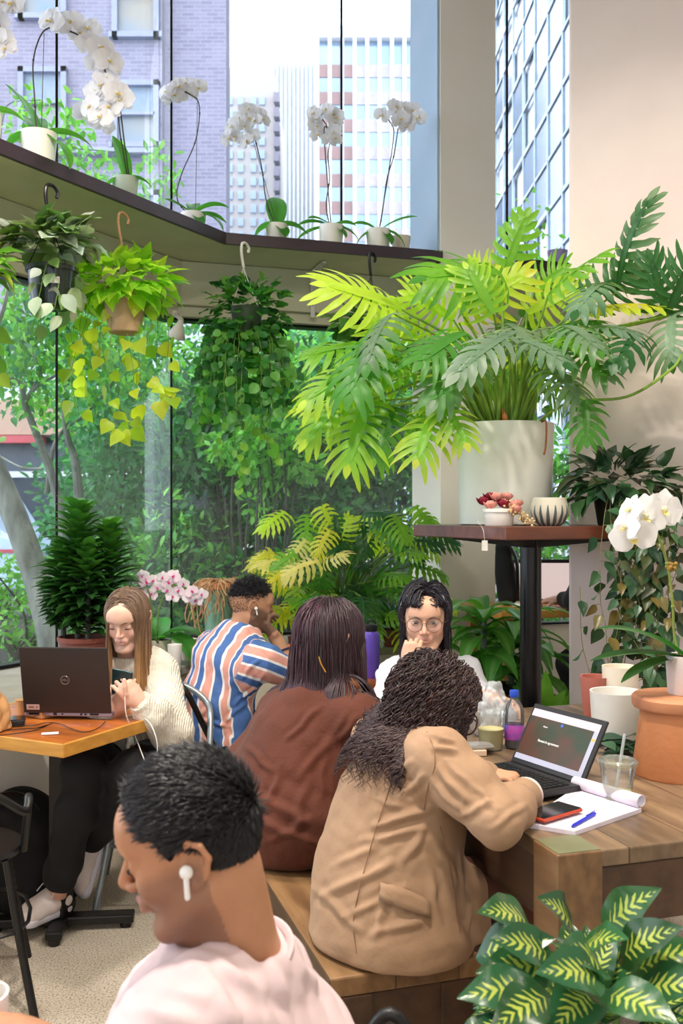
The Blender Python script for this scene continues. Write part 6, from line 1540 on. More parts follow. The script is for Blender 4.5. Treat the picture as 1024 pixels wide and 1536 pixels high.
# ================================================================ people
def frame_of(c, f, s=1., up=(0, 0, 1), cb=0.):
    f = V(f).normalized(); r = f.cross(V(up)).normalized(); u = r.cross(f)
    return dict(c=V(c), R=Matrix((r, f, u)).transposed(), s=s, r=r, f=f, u=u, cb=cb)
def hw(H, x, y, z): return H['c'] + H['R'] @ (V((x, y, z)) * H['s'])
skin_m = M('skin', (1, 1, 1), .48, col2=(.93, .9, .88), nscale=40, attr=True, sss=.12, bump=.06, bscale=220, spec=.4)
def hair_mat(name, c1, c2, rough=.38): return M(name, c1, rough, col2=c2, nscale=30, attr=True, spec=.5)
HM = M('hair_strands', (1, 1, 1), .36, col2=(.75, .75, .75), nscale=25, attr=True, spec=.55)
def add_head(S, H, jaw=1., nose=1., fem=False):
    s = H['s']; R3 = H['R']
    def w(x, y, z): return hw(H, x, y, z)
    def E(c, r, k=.012, op='add'): S.ell(w(*c), tuple(q * s for q in r), R3, k * s, op)
    def C(a, b, ra, rb, k=.01, op='add', st=None): S.cone(w(*a), w(*b), ra * s, rb * s, k * s, op, st)
    cb = H['cb']; E((0, -.014 + cb, .030), (.074, .096 - cb, .086), 0)
    E((0, .020, -.020), (.060 + .003 * jaw, .066, .080), .03)
    for q in (-1, 1):
        C((q * .056, -.002, -.050), (q * .022, .062, -.098), .018, .015, .02)
        E((q * .036, .056, -.030), (.022, .020, .022), .018)
        C((q * .010, .086, .022), (q * .044, .068, .024), .0085, .008, .014)
    E((0, .070, -.098), (.020, .016, .015), .016)
    E((0, .072, .045), (.048, .022, .030), .03)
    C((0, .084, .014), (0, .106 * 1 + .004 * (nose - 1), -.027), .0065, .0085 * nose, .010)
    E((0, .104, -.031), (.009 * nose, .009, .008), .005)
    for q in (-1, 1): E((q * .012 * nose, .093, -.034), (.0065, .010, .0065), .005)
    for q in (-1, 1): E((q * .031, .098, -.001), (.019, .017, .012), .014, 'sub')
    for q in (-1, 1): E((q * .031, .0715, -.001), (.0145, .0135, .0125), .004)
    for q in (-1, 1): C((q * .017, .0835, .0085), (q * .045, .0745, .005), .0032, .0026, .004)
    E((0, .080, -.058), (.026, .012, .014), .012)
    C((-.018, .087, -.0565), (0, .0935, -.0545), .0030, .0048, .004); C((.018, .087, -.0565), (0, .0935, -.0545), .0030, .0048, .004)
    C((-.014, .087, -.0660), (.014, .087, -.0660), .0048, .0048, .004); E((0, .092, -.0655), (.010, .004, .0045), .003)
    C((-.021, .0925, -.0608), (.021, .0925, -.0608), .0016, .0016, .002, 'sub')
    E((0, .090, -.0785), (.02, .006, .005), .006, 'sub')
    for q in (-1, 1):
        e = [(q * .071, -.006, -.034), (q * .077, -.024, -.016), (q * .085, -.034, .006), (q * .087, -.028, .024), (q * .083, -.012, .030), (q * .074, .002, .016)]
        E((q * .071, -.012, .002), (.008, .018, .026), .004)
        for i in range(len(e) - 1): C(e[i], e[i + 1], .0042, .0042, .003)
        E((q * .073, -.002, -.024), (.0055, .007, .009), .004)
        E((q * .081, -.013, .003), (.0065, .0105, .014), .003, 'sub')
        C((q * .0755, .003, .0), (q * .0755, .003, -.008), .0035, .003, .003)
def head_cols(H, base, lip, brow=None, beard=None, cheek=None):
    A = np.array(H['R']); c = np.array(H['c'])
    def fn(Vn):
        q = (Vn - c) @ A / H['s']; x, y, z = q.T; col = np.tile(np.array(base), (len(q), 1))
        def blend(m, cc): nonlocal col; m = np.clip(m, 0, 1)[:, None]; col = col * (1 - m) + np.array(cc) * m
        near = np.linalg.norm(q, axis=1) < .16
        if cheek is not None: blend(near * np.exp(-(((np.abs(x) - .036) / .018) ** 2 + ((y - .07) / .03) ** 2 + ((z + .03) / .018) ** 2)) * .6, cheek); blend(near * np.exp(-((x / .01) ** 2 + ((y - .11) / .015) ** 2 + ((z + .03) / .012) ** 2)) * .5, cheek)
        if beard is not None:
            m = np.clip((-.028 - z + np.clip(np.abs(x) - .03, 0, 1) * .8) / .018, 0, 1) * (y > -.02) * (z > -.125) * (np.abs(x) < .09); blend(near * m * .75, beard)
        m = (y > .078) * (np.abs(x) < .021 - .1 * np.abs(z + .0605)) * np.clip((.0115 - np.abs(z + .0605)) / .003, 0, 1); blend(near * m, lip)
        return col
    return fn
def add_neck(S, H, nb, r=.052):
    a = hw(H, 0, -.022, -.05); S.cone(a, nb, r * .98, r * 1.08, .025); S.cone(hw(H, 0, .03, -.085), V(nb) + H['f'] * .01, .028, .03, .03)
def eyes(par, H, iris=(.1, .05, .03), gaze=(0, 1, -.1), op=1., lash=True, brow_c=(.05, .035, .03), brow=True, closed=False):
    for q in (-1, 1):
        if not closed:
            m = MB(); c = hw(H, q * .031, .0780, -.0012); rx, ry, rz = .0118 * H['s'], .0088 * H['s'], -.0 + .0046 * H['s'] * op
            g = (H['R'] @ V(gaze)).normalized(); Rm = H['R']; vs = []; seg, rings = 20, 14
            m.ball(c, (rx, ry, rz), seg, rings, Rm @ Matrix.Rotation(-PI / 2, 3, 'X') if False else Rm, col=(.62, .58, .56))
            ic = c + H['f'] * ry * .55 + H['R'] @ V((gaze[0], 0, gaze[2])) * .006
            for i, v in enumerate(m.v):
                d_ = V(v) - ic; l_ = d_ - H['f'] * d_.dot(H['f']); 
                if d_.dot(H['f']) > -.004 and l_.length < .0064 * H['s']: m.c[i] = iris if l_.length > .003 * H['s'] else (.01, .01, .01)
            m.build('eye', M('eye_wet', (1, 1, 1), .08, col2=(.98, .98, .98), attr=True, spec=.6), par)
        if lash:
            m = MB(); zz = .0040 * op if not closed else -.0065; yy = .0855 if not closed else .0868
            m.tube(cat([hw(H, q * .0195, yy - .001, zz - .003), hw(H, q * .026, yy + .0015, zz + .001), hw(H, q * .033, yy + .0008, zz + .0012), hw(H, q * .0425, yy - .0065, zz - .001)], 5), [.0007] * 3 + [(.0019 if closed else .0013)] * 10 + [.0007] * 3, 5)
            m.build('eyelash', M('lash', '1c120e', .6), par)
        if brow:
            m = MB(); pts = cat([hw(H, q * .014, .0945, .0175), hw(H, q * .027, .0925, .0220), hw(H, q * .040, .0840, .0215), hw(H, q * .050, .0725, .0165)], 6); n = len(pts)
            m.tube(pts, [.0032 * (1 - .65 * i / n) * H['s'] for i in range(n)], 6, flat=.8, col=brow_c); m.hasc = True
            m.build('eyebrow', HM, par)
def hand(S, w, d, n, side, curl=(.5, .5, .5, .5), tcurl=.4, s=1., spread=.08, thumb=None):
    """w wrist, d finger direction, n palm-side normal, side: +1/-1 thumb side along d x n"""
    w = V(w); d = V(d).normalized(); n = V(n); n = (n - d * n.dot(d)).normalized(); l = d.cross(n).normalized() * side
    R3 = Matrix((l, d, n)).transposed()
    S.ell(w + d * .045 * s, (.039 * s, .050 * s, .016 * s), R3, .012 * s)
    S.cone(w - d * .02 * s, w + d * .03 * s, .024 * s, .022 * s, .016 * s, stretch=(l, 1.25))
    for i, (o, L_) in enumerate(((.029, .068), (.010, .076), (-.010, .070), (-.028, .054))):
        p = w + d * (.082 - .004 * abs(i - 1.2)) * s + l * o * s; dd = (d + l * spread * (1.5 - i) * .6).normalized(); nn = n.copy(); a = curl[i]; rr = .0088 * s * (1 - .05 * i)
        S.cone(w + d * .05 * s + l * o * .85 * s, p, rr * 1.1, rr * 1.1, .008 * s)
        for j, f in enumerate((.45, .31, .24)):
            aa = a * (1.05 if j < 2 else .7); d2 = dd * math.cos(aa) + nn * math.sin(aa); nn = nn * math.cos(aa) - dd * math.sin(aa); dd = d2
            q = p + dd * L_ * f * s; S.cone(p, q, rr, rr * .92, .0025 * s); p = q; rr *= .93
    tb = w + d * .022 * s + l * .026 * s; td = (V(thumb) if thumb else (d * .75 + l * .65 + n * .35)).normalized(); rr = .0105 * s
    S.cone(w + d * .01 * s + l * .008 * s, tb, .014 * s, .0125 * s, .012 * s); p = tb; nn = (n - td * n.dot(td)).normalized() - l * .5
    for L_, a in ((.036, 0), (.030, tcurl), (.024, tcurl * .8)):
        td = (td + (nn * math.sin(a)) - l * math.sin(a) * .4).normalized(); q = p + td * L_ * s; S.cone(p, q, rr, rr * .9, .004 * s); p = q; rr *= .9
def hair_long(name, H, par, n, length, colfn, rs, part=.0, coll=(), curl=0., curlf=40., vol=.006, rad=.0016, spread=.0, front=.055, mat=None, grav=.7, len_j=.15, seg=4, steps=16, sidelow=-.045, lift=0., keep=.064, sweep=0., drift=None, ktop=.080):
    m = MB(); c = H['c']; s = H['s']; er = V((.078, .100, .092)) * s; ec = hw(H, 0, -.012, .028); Rt = H['R'].transposed(); cnt = 0; tries = 0
    while cnt < n and tries < n * 30:
        tries += 1; a = rs.uniform(0, 2 * PI); z = rs.uniform(-.95, 1); h = math.sqrt(1 - z * z); v = V((math.cos(a) * h, math.sin(a) * h, z))
        q = V((v.x * er.x, v.y * er.y, v.z * er.z)) / s + V((0, -.012, .028))
        if q.y > .0 + .0 and q.z < front + .35 * (abs(q.x) - .0) * 0 - .9 * max(0, abs(q.x) - .045) + (-.6 * min(0, q.y - .05)) * 0 and q.y > -.0:
            if q.y > .035 or q.z < sidelow + .06: continue
        if q.z < sidelow: continue
        sd = 1 if q.x >= part + rs.uniform(-.004, .004) else -1
        p = H['c'] + H['R'] @ (q * s); nrm = (H['R'] @ V((v.x / er.x, v.y / er.y, v.z / er.z))).normalized()
        side = H['r'] * sd; sw = min(1, abs(q.x - part) / .062); sw = sw if q.y > -.03 else max(sw, .8); d = (side * .95 * (1 - sw) + V((0, 0, -1)) * sw + H['f'] * (-.15 - sweep * (q.y > -.02)) + nrm * (.05 + lift)).normalized()
        L_ = length(q, sd, rs) if callable(length) else length; L_ *= rs.uniform(1 - len_j, 1 + len_j); st = L_ / steps; pts = [p]; vl = 1 + vol * rs.uniform(.5, 2.4) / .09
        jx = V((rs.uniform(-1, 1), rs.uniform(-1, 1), 0)) * spread
        for i in range(steps):
            d = (d * .7 + V((0, 0, -1)) * grav * min(1, .3 + .6 * sw + i * .12) + jx * .1 + (drift * .22 if drift and i > 6 and sd < 0 and q.x < -.02 else V((0, 0, 0))) - H['f'] * (sweep * .3 if i < 7 else 0)).normalized(); p = p + d * st
            l = Rt @ (p - ec); k = math.sqrt((l.x / er.x) ** 2 + (l.y / er.y) ** 2 + (l.z / er.z) ** 2)
            if k < vl or (k > vl + .03 and l.z > -.05 * s): l = l * (min(vl + .03, max(k, vl)) / max(k, .2)); p = ec + H['R'] @ l
            l = Rt @ (p - H['c']) / s
            kw = keep * 1.12 * math.sqrt(max(0, 1 - ((l.z + .035) / ktop) ** 2)) if l.z > -.035 else keep * 1.12
            if l.y > .012 and l.z < ktop - .03 and l.z > -.13 and abs(l.x) < kw: p = H['c'] + H['R'] @ (V((sd * (kw + .004 * rs.random()), l.y, l.z)) * s)
            if sweep and l.y > .040 and l.z < .055 and l.z > -.16: p = H['c'] + H['R'] @ (V(((Rt @ (p - H['c']) / s).x, .040 - .01 * rs.random(), l.z)) * s)
            for (cc, rr) in coll:
                e = p - cc
                if e.length < rr: p = cc + e.normalized() * rr
            d = (p - pts[-1]).normalized() if (p - pts[-1]).length > 1e-6 else d; pts.append(p.copy())
        if curl:
            ph = rs.uniform(0, 6.28); fq = curlf * rs.uniform(.8, 1.25); out = []; ds = 0; pp = cat(pts, 3); X = V((1, 0, 0))
            for i, q_ in enumerate(pp):
                if i: ds += (pp[i] - pp[i - 1]).length
                T_ = (pp[min(i + 1, len(pp) - 1)] - pp[max(i - 1, 0)]).normalized(); X = (X - T_ * X.dot(T_)); X = X.normalized() if X.length > .01 else T_.orthogonal().normalized(); Y = T_.cross(X); k = curl * min(1, .25 + ds * 9)
                out.append(q_ + (X * math.cos(ds * fq + ph) + Y * math.sin(ds * fq + ph)) * k)
            pts = out
        n_ = len(pts); r_ = rad * rs.uniform(.7, 1.3)
        b0 = len(m.v); m.tube(pts, [r_ * (1 - .7 * (i / n_) ** 3) for i in range(n_)], seg, col=(1, 1, 1))
        c0 = colfn(q, 0, rs); jr = rs.uniform(.75, 1.25); ct = [tuple(x * jr for x in colfn(q, i / n_, rs)) for i in range(n_)]
        for i in range(n_):
            for k in range(seg): m.c[b0 + i * seg + k] = ct[i]
        cnt += 1
    m.hasc = True; return m.build(name, mat or HM, par)
def hair_cap(name, H, par, col, low=-.06, front=.05, grow=1.04, back=1., mat=None, parent=None):
    S = SDF(*[[H['c'][i] + sg * .16 * H['s'] for i in range(3)] for sg in (-1, 1)], .004)
    cb = H['cb']; S.ell(hw(H, 0, -.016 + cb, .032), tuple(q * H['s'] * grow for q in (.0755, .0965 - cb, .0875)), H['R'], 0)
    S.ell(hw(H, 0, -.038 + 1.6 * cb, -.012), tuple(q * H['s'] for q in (.060, .060, .052)), H['R'], .02)
    S.plane(hw(H, 0, .045, front), H['R'] @ V((0, .9, -.42)), .006); S.plane(hw(H, 0, -.1, low), H['R'] @ V((0, .25, -1)), .006)
    for q in (-1, 1): S.ell(hw(H, q * .085, -.006, -.012), tuple(x * H['s'] for x in (.03, .024, .036)), H['R'], .006, 'sub')
    return S.build(name, mat or M('hair_cap', (1, 1, 1), .85, col2=(.6, .6, .6), nscale=60, attr=True, spec=.15), par, lambda v: np.tile(np.array(col), (len(v), 1)))
def hair_short(name, H, par, n, topl, sidel, col, rs, cap, coarse=.0011, fwd=.5, wav=0., mat=None, spike=.35, fade=-.02, line=.05):
    from mathutils.bvhtree import BVHTree
    m = MB(); s = H['s']; er = V((.0755, .0965, .0875)); cnt = 0; tries = 0; bv = BVHTree.FromPolygons([tuple(v.co) for v in cap.data.vertices], [tuple(p.vertices) for p in cap.data.polygons]); co_ = hw(H, 0, -.016 + H['cb'], .02) - wpos(cap); Rt = H['R'].transposed()
    while cnt < n and tries < n * 20:
        tries += 1; a = rs.uniform(0, 2 * PI); z = rs.uniform(-.8, 1); h = math.sqrt(1 - z * z); v = V((math.cos(a) * h, math.sin(a) * h, z))
        q = V((v.x * er.x, v.y * er.y, v.z * er.z)) * 1.02 + V((0, -.016, .032))
        hit = bv.ray_cast(co_ + (H['R'] @ v) * .3, -(H['R'] @ v), .3)
        if hit[0] is not None: q = Rt @ (hit[0] + wpos(cap) - H['c']) / s
        if q.y > .04 and q.z < line: continue
        if q.y > .012 and q.z < line - .01 - (q.y - .012) * 0: continue
        if q.z < -.075 or (abs(q.x) > .06 and abs(q.y + .008) < .024 and q.z < .022): continue
        t = max(0, min(1, (q.z - fade) / .075)); L_ = sidel + (topl - sidel) * t ** 1.6; L_ *= rs.uniform(.7, 1.25)
        nrm = V((v.x / er.x, v.y / er.y, v.z / er.z)).normalized(); tv = V((0, fwd, 0)) + V((0, 0, -.9)) * (1 - t) ; nrm = nrm if hit[0] is None else Rt @ hit[1]; tv = tv - nrm * tv.dot(nrm); tv = tv / max(tv.length, .2); d = (nrm * spike + tv * .9 + V((rs.uniform(-.25, .25), rs.uniform(-.25, .25), 0))).normalized()
        pts = [q]; p = q
        for i in range(4): d = (d + V((rs.uniform(-wav, wav), rs.uniform(-wav, wav), rs.uniform(-wav, wav))) + tv * .12).normalized(); p = p + d * L_ / 4; pts.append(p)
        j = rs.uniform(.7, 1.3); m.tube([H['c'] + H['R'] @ (x * s) for x in pts], [coarse * s, coarse * s, coarse * .9 * s, coarse * .7 * s, coarse * .3 * s], 3, col=tuple(x * j for x in col)); cnt += 1
    m.hasc = True; return m.build(name, mat or HM, cap)
def big(lo, hi, h): return SDF([x - .08 for x in lo], [x + .08 for x in hi], h)
def bounds(pts, pad=.12): return [min(p[i] for p in pts) - pad for i in range(3)], [max(p[i] for p in pts) + pad for i in range(3)]
def torso(S, J, k=.04, g=0., flat=1.35, rs_=(.125, .115, .12, .085)):
    lat = (J['sr'] - J['sl']).normalized(); up = J['nb'] - J['chest']
    S.chain([J['pelvis'], J['waist'], J['chest']], [rs_[0] + g, rs_[1] + g, rs_[2] + g], k, stretch=(lat, flat))
    S.cone(J['chest'], J['nb'] - up.normalized() * .045, rs_[2] * .95 + g, rs_[3] + g, k, stretch=(lat, flat))
    mid = (J['sl'] + J['sr']) / 2; S.cone(J['sl'], mid, .052 + g, .06 + g, .04); S.cone(mid, J['sr'], .06 + g, .052 + g, .04)
def project(o, px, py):
    """first surface point of a built garment along a sight line, for laying seams and flaps on it"""
    from mathutils.bvhtree import BVHTree
    if o.name not in BV: BV[o.name] = BVHTree.FromPolygons([tuple(v.co) for v in o.data.vertices], [tuple(p.vertices) for p in o.data.polygons])
    off = wpos(o); d = (P(px, py, 1) - V((0, 0, CH))).normalized(); h = BV[o.name].ray_cast(V((0, 0, CH)) - off, d)
    return (h[0] + off, h[1]) if h[0] is not None else (None, None)
BV = {}
def folds(o, fl):
    n = len(o.data.vertices); co = np.empty(n * 3, np.float32); no = np.empty(n * 3, np.float32); o.data.vertices.foreach_get('co', co); o.data.vertices.foreach_get('normal', no); co = co.reshape(-1, 3); no = no.reshape(-1, 3); off = np.array(wpos(o)); dis = np.zeros(n)
    for (x0, y0, x1, y1, amp, wd) in fl:
        pts = [project(o, x0 + (x1 - x0) * k / 5 + 3 * math.sin(k * 1.7 + x0), y0 + (y1 - y0) * k / 5)[0] for k in range(6)]; pts = [np.array(p) - off for p in pts if p]; best = np.full(n, 9.); tt = np.zeros(n)
        for k in range(len(pts) - 1):
            a, b = pts[k], pts[k + 1]; e = b - a; L2 = (e * e).sum() + 1e-9
            if L2 > .01: continue
            t = np.clip(((co - a) @ e) / L2, 0, 1); d = np.linalg.norm(co - a - t[:, None] * e, axis=1); m = d < best; best = np.where(m, d, best); tt = np.where(m, (k + t) / (len(pts) - 1), tt)
        dis += amp * np.exp(-(best / wd) ** 2) * np.sin(np.clip(tt, .04, 1) * PI) ** .5 - amp * .45 * np.exp(-((best - wd * 1.5) / wd) ** 2) * np.sin(np.clip(tt, .04, 1) * PI) ** .5
    co += no * dis[:, None].astype(np.float32); o.data.vertices.foreach_set('co', co.ravel()); o.data.update(); BV.pop(o.name, None)
def seam(o, pxs, r, mat, name='seam', lift=.0005):
    pts = []
    for x, y in pxs:
        p, n = project(o, x, y)
        if p: pts.append(p + n * lift)
    if len(pts) > 2:
        m = MB(); m.tube(cat(pts, 3), r, 5); m.build(name, mat, o)
def shoe(par, heel, toe, up, mat, sole_m, lace=True, s=1., gum=None):
    heel = V(heel); toe = V(toe); d = (toe - heel); L_ = d.length; d.normalize(); up = V(up); up = (up - d * up.dot(d)).normalized(); l = d.cross(up)
    def q(x, y, z): return heel + l * x * s + d * y * s + up * z * s
    lo, hi = bounds([heel, toe], .14); S = SDF(lo, hi, .0035)
    S.chain([q(0, .035, .045), q(0, .09, .048), q(0, .15, .038), q(0, L_ - .04, .028)], [.034, .036, .036, .030], .02, stretch=(l, 1.12)); S.cone(q(0, .03, .05), q(0, .035, .085), .033, .030, .02); S.cone(q(0, .06, .085), q(0, .13, .06), .022, .024, .02)
    S.plane(q(0, 0, .020), -up); o = S.build('shoe', mat, par)
    S = SDF(lo, hi, .0035); S.chain([q(0, .03, .018), q(0, .12, .016), q(0, L_ - .045, .018)], [.038, .034, .042], .01); S.plane(q(0, 0, .026), up); S.plane(q(0, 0, .0), -up); S.build('sole', sole_m, o)
    if lace:
        m = MB()
        for i in range(5):
            a = q(-.022, .085 + .018 * i, .088 - .008 * i - .002 * i * i * .3); b = q(.022, .095 + .018 * i, .088 - .008 * i - .002 * i * i * .3); m.tube(cat([a, (a + b) / 2 + up * .012, b], 4), .0026, 5)
        m.tube(cat([q(0, .085, .1), q(.03, .08, .11), q(.045, .1, .085)], 4), .0022, 5); m.tube(cat([q(0, .085, .1), q(-.03, .075, .11), q(-.04, .1, .08)], 4), .0022, 5); m.build('lace', sole_m, o)
    return o
def cloth(name, col, col2=None, **k): return M(name, col, k.pop('rough', .85), col2=col2, nscale=k.pop('nscale', 6), bump=k.pop('bump', .25), bscale=k.pop('bscale', 60), sheen=k.pop('sheen', .04), **k)
def legs(name, mat, par, hips, knees, ankles, rad=(.085, .062, .055), noise=.003, h=.007, stop=None):
    pts = list(hips) + list(knees) + list(ankles); lo, hi = bounds(pts, .13); lo[2] = max(lo[2], .015); S = SDF(lo, hi, h)
    for a, b, c in zip(hips, knees, ankles): S.cone(a, b, rad[0], rad[1], .03); S.cone(b, c, rad[1], rad[2], .03)
    S.cone(hips[0], hips[1], .085, .085, .03)
    if noise: S.noise(noise, 22, 9)
    return S.build(name, mat, par)
wsho = M('shoe_white', 'eadfdc', .5, col2='e0d2d0', nscale=20); wsole = M('shoe_sole', 'e9e4f0', .5); bsho = M('shoe_black', '141416', .4)

# ------------------------------------------------ girl in the cream cardigan
def build_girl():
    H = frame_of(P(191, 929, 3.60), (-.16, -1, -.28), .93)
    J = dict(pelvis=P(203, 1128, 3.80), waist=P(202, 1092, 3.78), chest=P(200, 1040, 3.72), nb=P(196, 985, 3.67), sr=P(163, 1006, 3.70), sl=P(238, 1004, 3.70))
    t = thing('person', 'girl with long light brown hair and cream cardigan looking down at her phone', 'person', (J['pelvis'].x, J['pelvis'].y, 0))
    eL, wL = P(256, 1095, 3.50), P(208, 1052, 3.36); eR, wR = P(146, 1090, 3.50), P(166, 1068, 3.40)
    hipR, hipL = J['pelvis'] + V((-.09, -.02, -.02)), J['pelvis'] + V((.09, -.02, -.02)); kR, kL = P(128, 1158, 3.38), P(196, 1162, 3.36); aR, aL = P(86, 1336, 3.44), P(140, 1266, 3.62)
    lo, hi = bounds([J['pelvis'], J['nb'], J['sr'], J['sl'], eL, eR, wL, H['c'] + V((0, 0, .05)), H['c']], .13)
    S = SDF(lo, hi, .0034); add_head(S, H, .4, .8); add_neck(S, H, J['nb'], .042); torso(S, J, g=-.022)
    for sh, e, w in ((J['sl'], eL, wL), (J['sr'], eR, wR)): S.cone(sh, e, .042, .034, .02); S.cone(e, w, .034, .022, .015)
    hand(S, wL, (-.62, -.18, .75), (-.5, .85, .1), 1, (.75, .8, .85, .9), .3, .92, thumb=(-.2, -.5, .85)); hand(S, wR, (.5, -.1, .5), (0, 1, .3), 1, (.4,) * 4, .3, .92)
    sk = (.80, .50, .38); S.build('body', skin_m, t, head_cols(H, sk, (.66, .33, .28), cheek=(.82, .38, .3)))
    for o in [t.children[-1]]: b = o
    eyes(b, H, closed=True, brow_c=(.22, .12, .06))
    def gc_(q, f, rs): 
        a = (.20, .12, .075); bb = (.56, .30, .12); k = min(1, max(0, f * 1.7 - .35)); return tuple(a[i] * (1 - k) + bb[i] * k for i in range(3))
    cap = hair_cap('hair', H, t, (.16, .10, .065), low=-.07, front=.042, grow=1.02); rs = random.Random(5)
    coll = [(J['nb'], .055), (J['chest'], .15), ((J['sl'] + J['nb']) / 2, .07), ((J['sr'] + J['nb']) / 2, .07)]
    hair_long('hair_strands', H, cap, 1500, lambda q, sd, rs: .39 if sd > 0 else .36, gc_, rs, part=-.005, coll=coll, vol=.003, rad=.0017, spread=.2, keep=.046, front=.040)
    # pink top
    S = big(lo, hi, .005); torso(S, J, g=-.008); S.plane(J['nb'] + V((0, 0, -.025)), (0, -.35, 1), .01); S.noise(.0015, 30, 2); S.build('top', cloth('top_dusty_pink', 'c79a8e', 'b98a80'), t)
    # cardigan with deep folds and puffy sleeves
    knit = cloth('knit_cream', 'efe9dd', 'e2dac9', nscale=9, bump=.9, bscale=40, stretch=(1, 1, 1)); S = big(lo, hi, .005); torso(S, J, g=.012, flat=1.32)
    S.cone(J['sl'], eL, .066, .072, .03); S.chain([eL, eL.lerp(wL, .65), eL.lerp(wL, .86)], [.074, .06, .040], .03); S.cone(J['sr'], eR, .064, .07, .03); S.chain([eR, eR.lerp(wR, .6), eR.lerp(wR, .85)], [.068, .055, .04], .03)
    fr = J['chest'] + V((-.015, -.17, .02)); S.cone(fr + V((.0, 0, .22)), fr + V((.01, -.03, -.32)), .052, .065, .02, 'sub'); S.ell(J['nb'] + V((0, -.03, .04)), (.062, .06, .06), None, .01, 'sub')
    S.noise(.0035, 26, 12); c = S.build('cardigan', knit, t)
    # rib lines
    nt = knit.node_tree; N = nt.nodes; L = nt.links; b_ = bsdf(knit); wv = N.new('ShaderNodeTexWave'); wv.bands_direction = 'X'; wv.inputs['Scale'].default_value = 48; wv.inputs['Distortion'].default_value = 2.5; wv.inputs['Detail'].default_value = 1; wv.inputs['Detail Scale'].default_value = .3
    tcx = N.new('ShaderNodeTexCoord'); L.new(tcx.outputs['Object'], wv.inputs['Vector']); bp = N.new('ShaderNodeBump'); bp.inputs['Strength'].default_value = .45; bp.inputs['Distance'].default_value = .004; L.new(wv.outputs['Fac'], bp.inputs['Height']); L.new(b_.inputs['Normal'].links[0].from_socket, bp.inputs['Normal']); L.new(bp.outputs['Normal'], b_.inputs['Normal'])
    m = MB()
    d_ = (wL - eL).normalized(); q = eL.lerp(wL, .86); Rm = d_.to_track_quat('Z', 'X').to_matrix(); m.lathe([(.028, 0), (.041, .002), (.042, .03), (.036, .04), (.027, .038)], q - d_ * .008, 26, Rm); m.build('cuff', knit, c)
    pt, nn = project(c, 199, 1120)
    pt = pt or P(199, 1118, 3.5); m = MB(); m.ball(pt + V((0, -.004, 0)), (.011, .004, .011), 14, 8); m.build('button', M('button_brown', '6b4c36', .4), c)
    leg = legs('trousers', M('black_trousers', '0c0c10', .8, col2='121216', nscale=8), t, (hipR, hipL), (kR, kL), (aR + V((.01, .0, .05)), aL + V((0, 0, .03))), (.088, .075, .062), .004)
    m = MB(); m.tube([aR + V((.01, 0, .09)), aR + V((.0, -.005, -.02))], [.036, .032], 14, col=(.72, .42, .32)); m.hasc = True; m.build('ankle', skin_m, t)
    sh = P(104, 1392, 3.50); sh.z = .055; tt = P(28, 1396, 3.34); tt.z = .05; shoe(t, sh, tt, (0, 0, 1), wsho, wsole)
    h2 = P(160, 1262, 3.66); t2 = P(128, 1352, 3.58); shoe(t, h2, t2, (-.9, -.6, -.3), wsho, wsole, False)
    # phone in hand: thing of its own
    ph = wL + V((-.035, -.035, .06)); pt = thing('phone', 'phone with a dark teal case held up by the long-haired girl', 'phone', ph)
    Rp = V((.18, .92, .38)).to_track_quat('Y', 'Z').to_matrix() @ Matrix.Rotation(.2, 3, 'Y'); ph = wL + V((-.062, .022, .04)); m = MB(); m.box(ph, (.072, .009, .148), Rm=Rp); m.build('case', M('case_teal', '1f4148', .35), pt, smooth=False, bevel=.004); m = MB(); m.box(ph + Rp @ V((0, .005, 0)), (.066, .001, .14), Rm=Rp); m.build('screen', MATS['phone_glass'], pt, smooth=False)
build_girl()

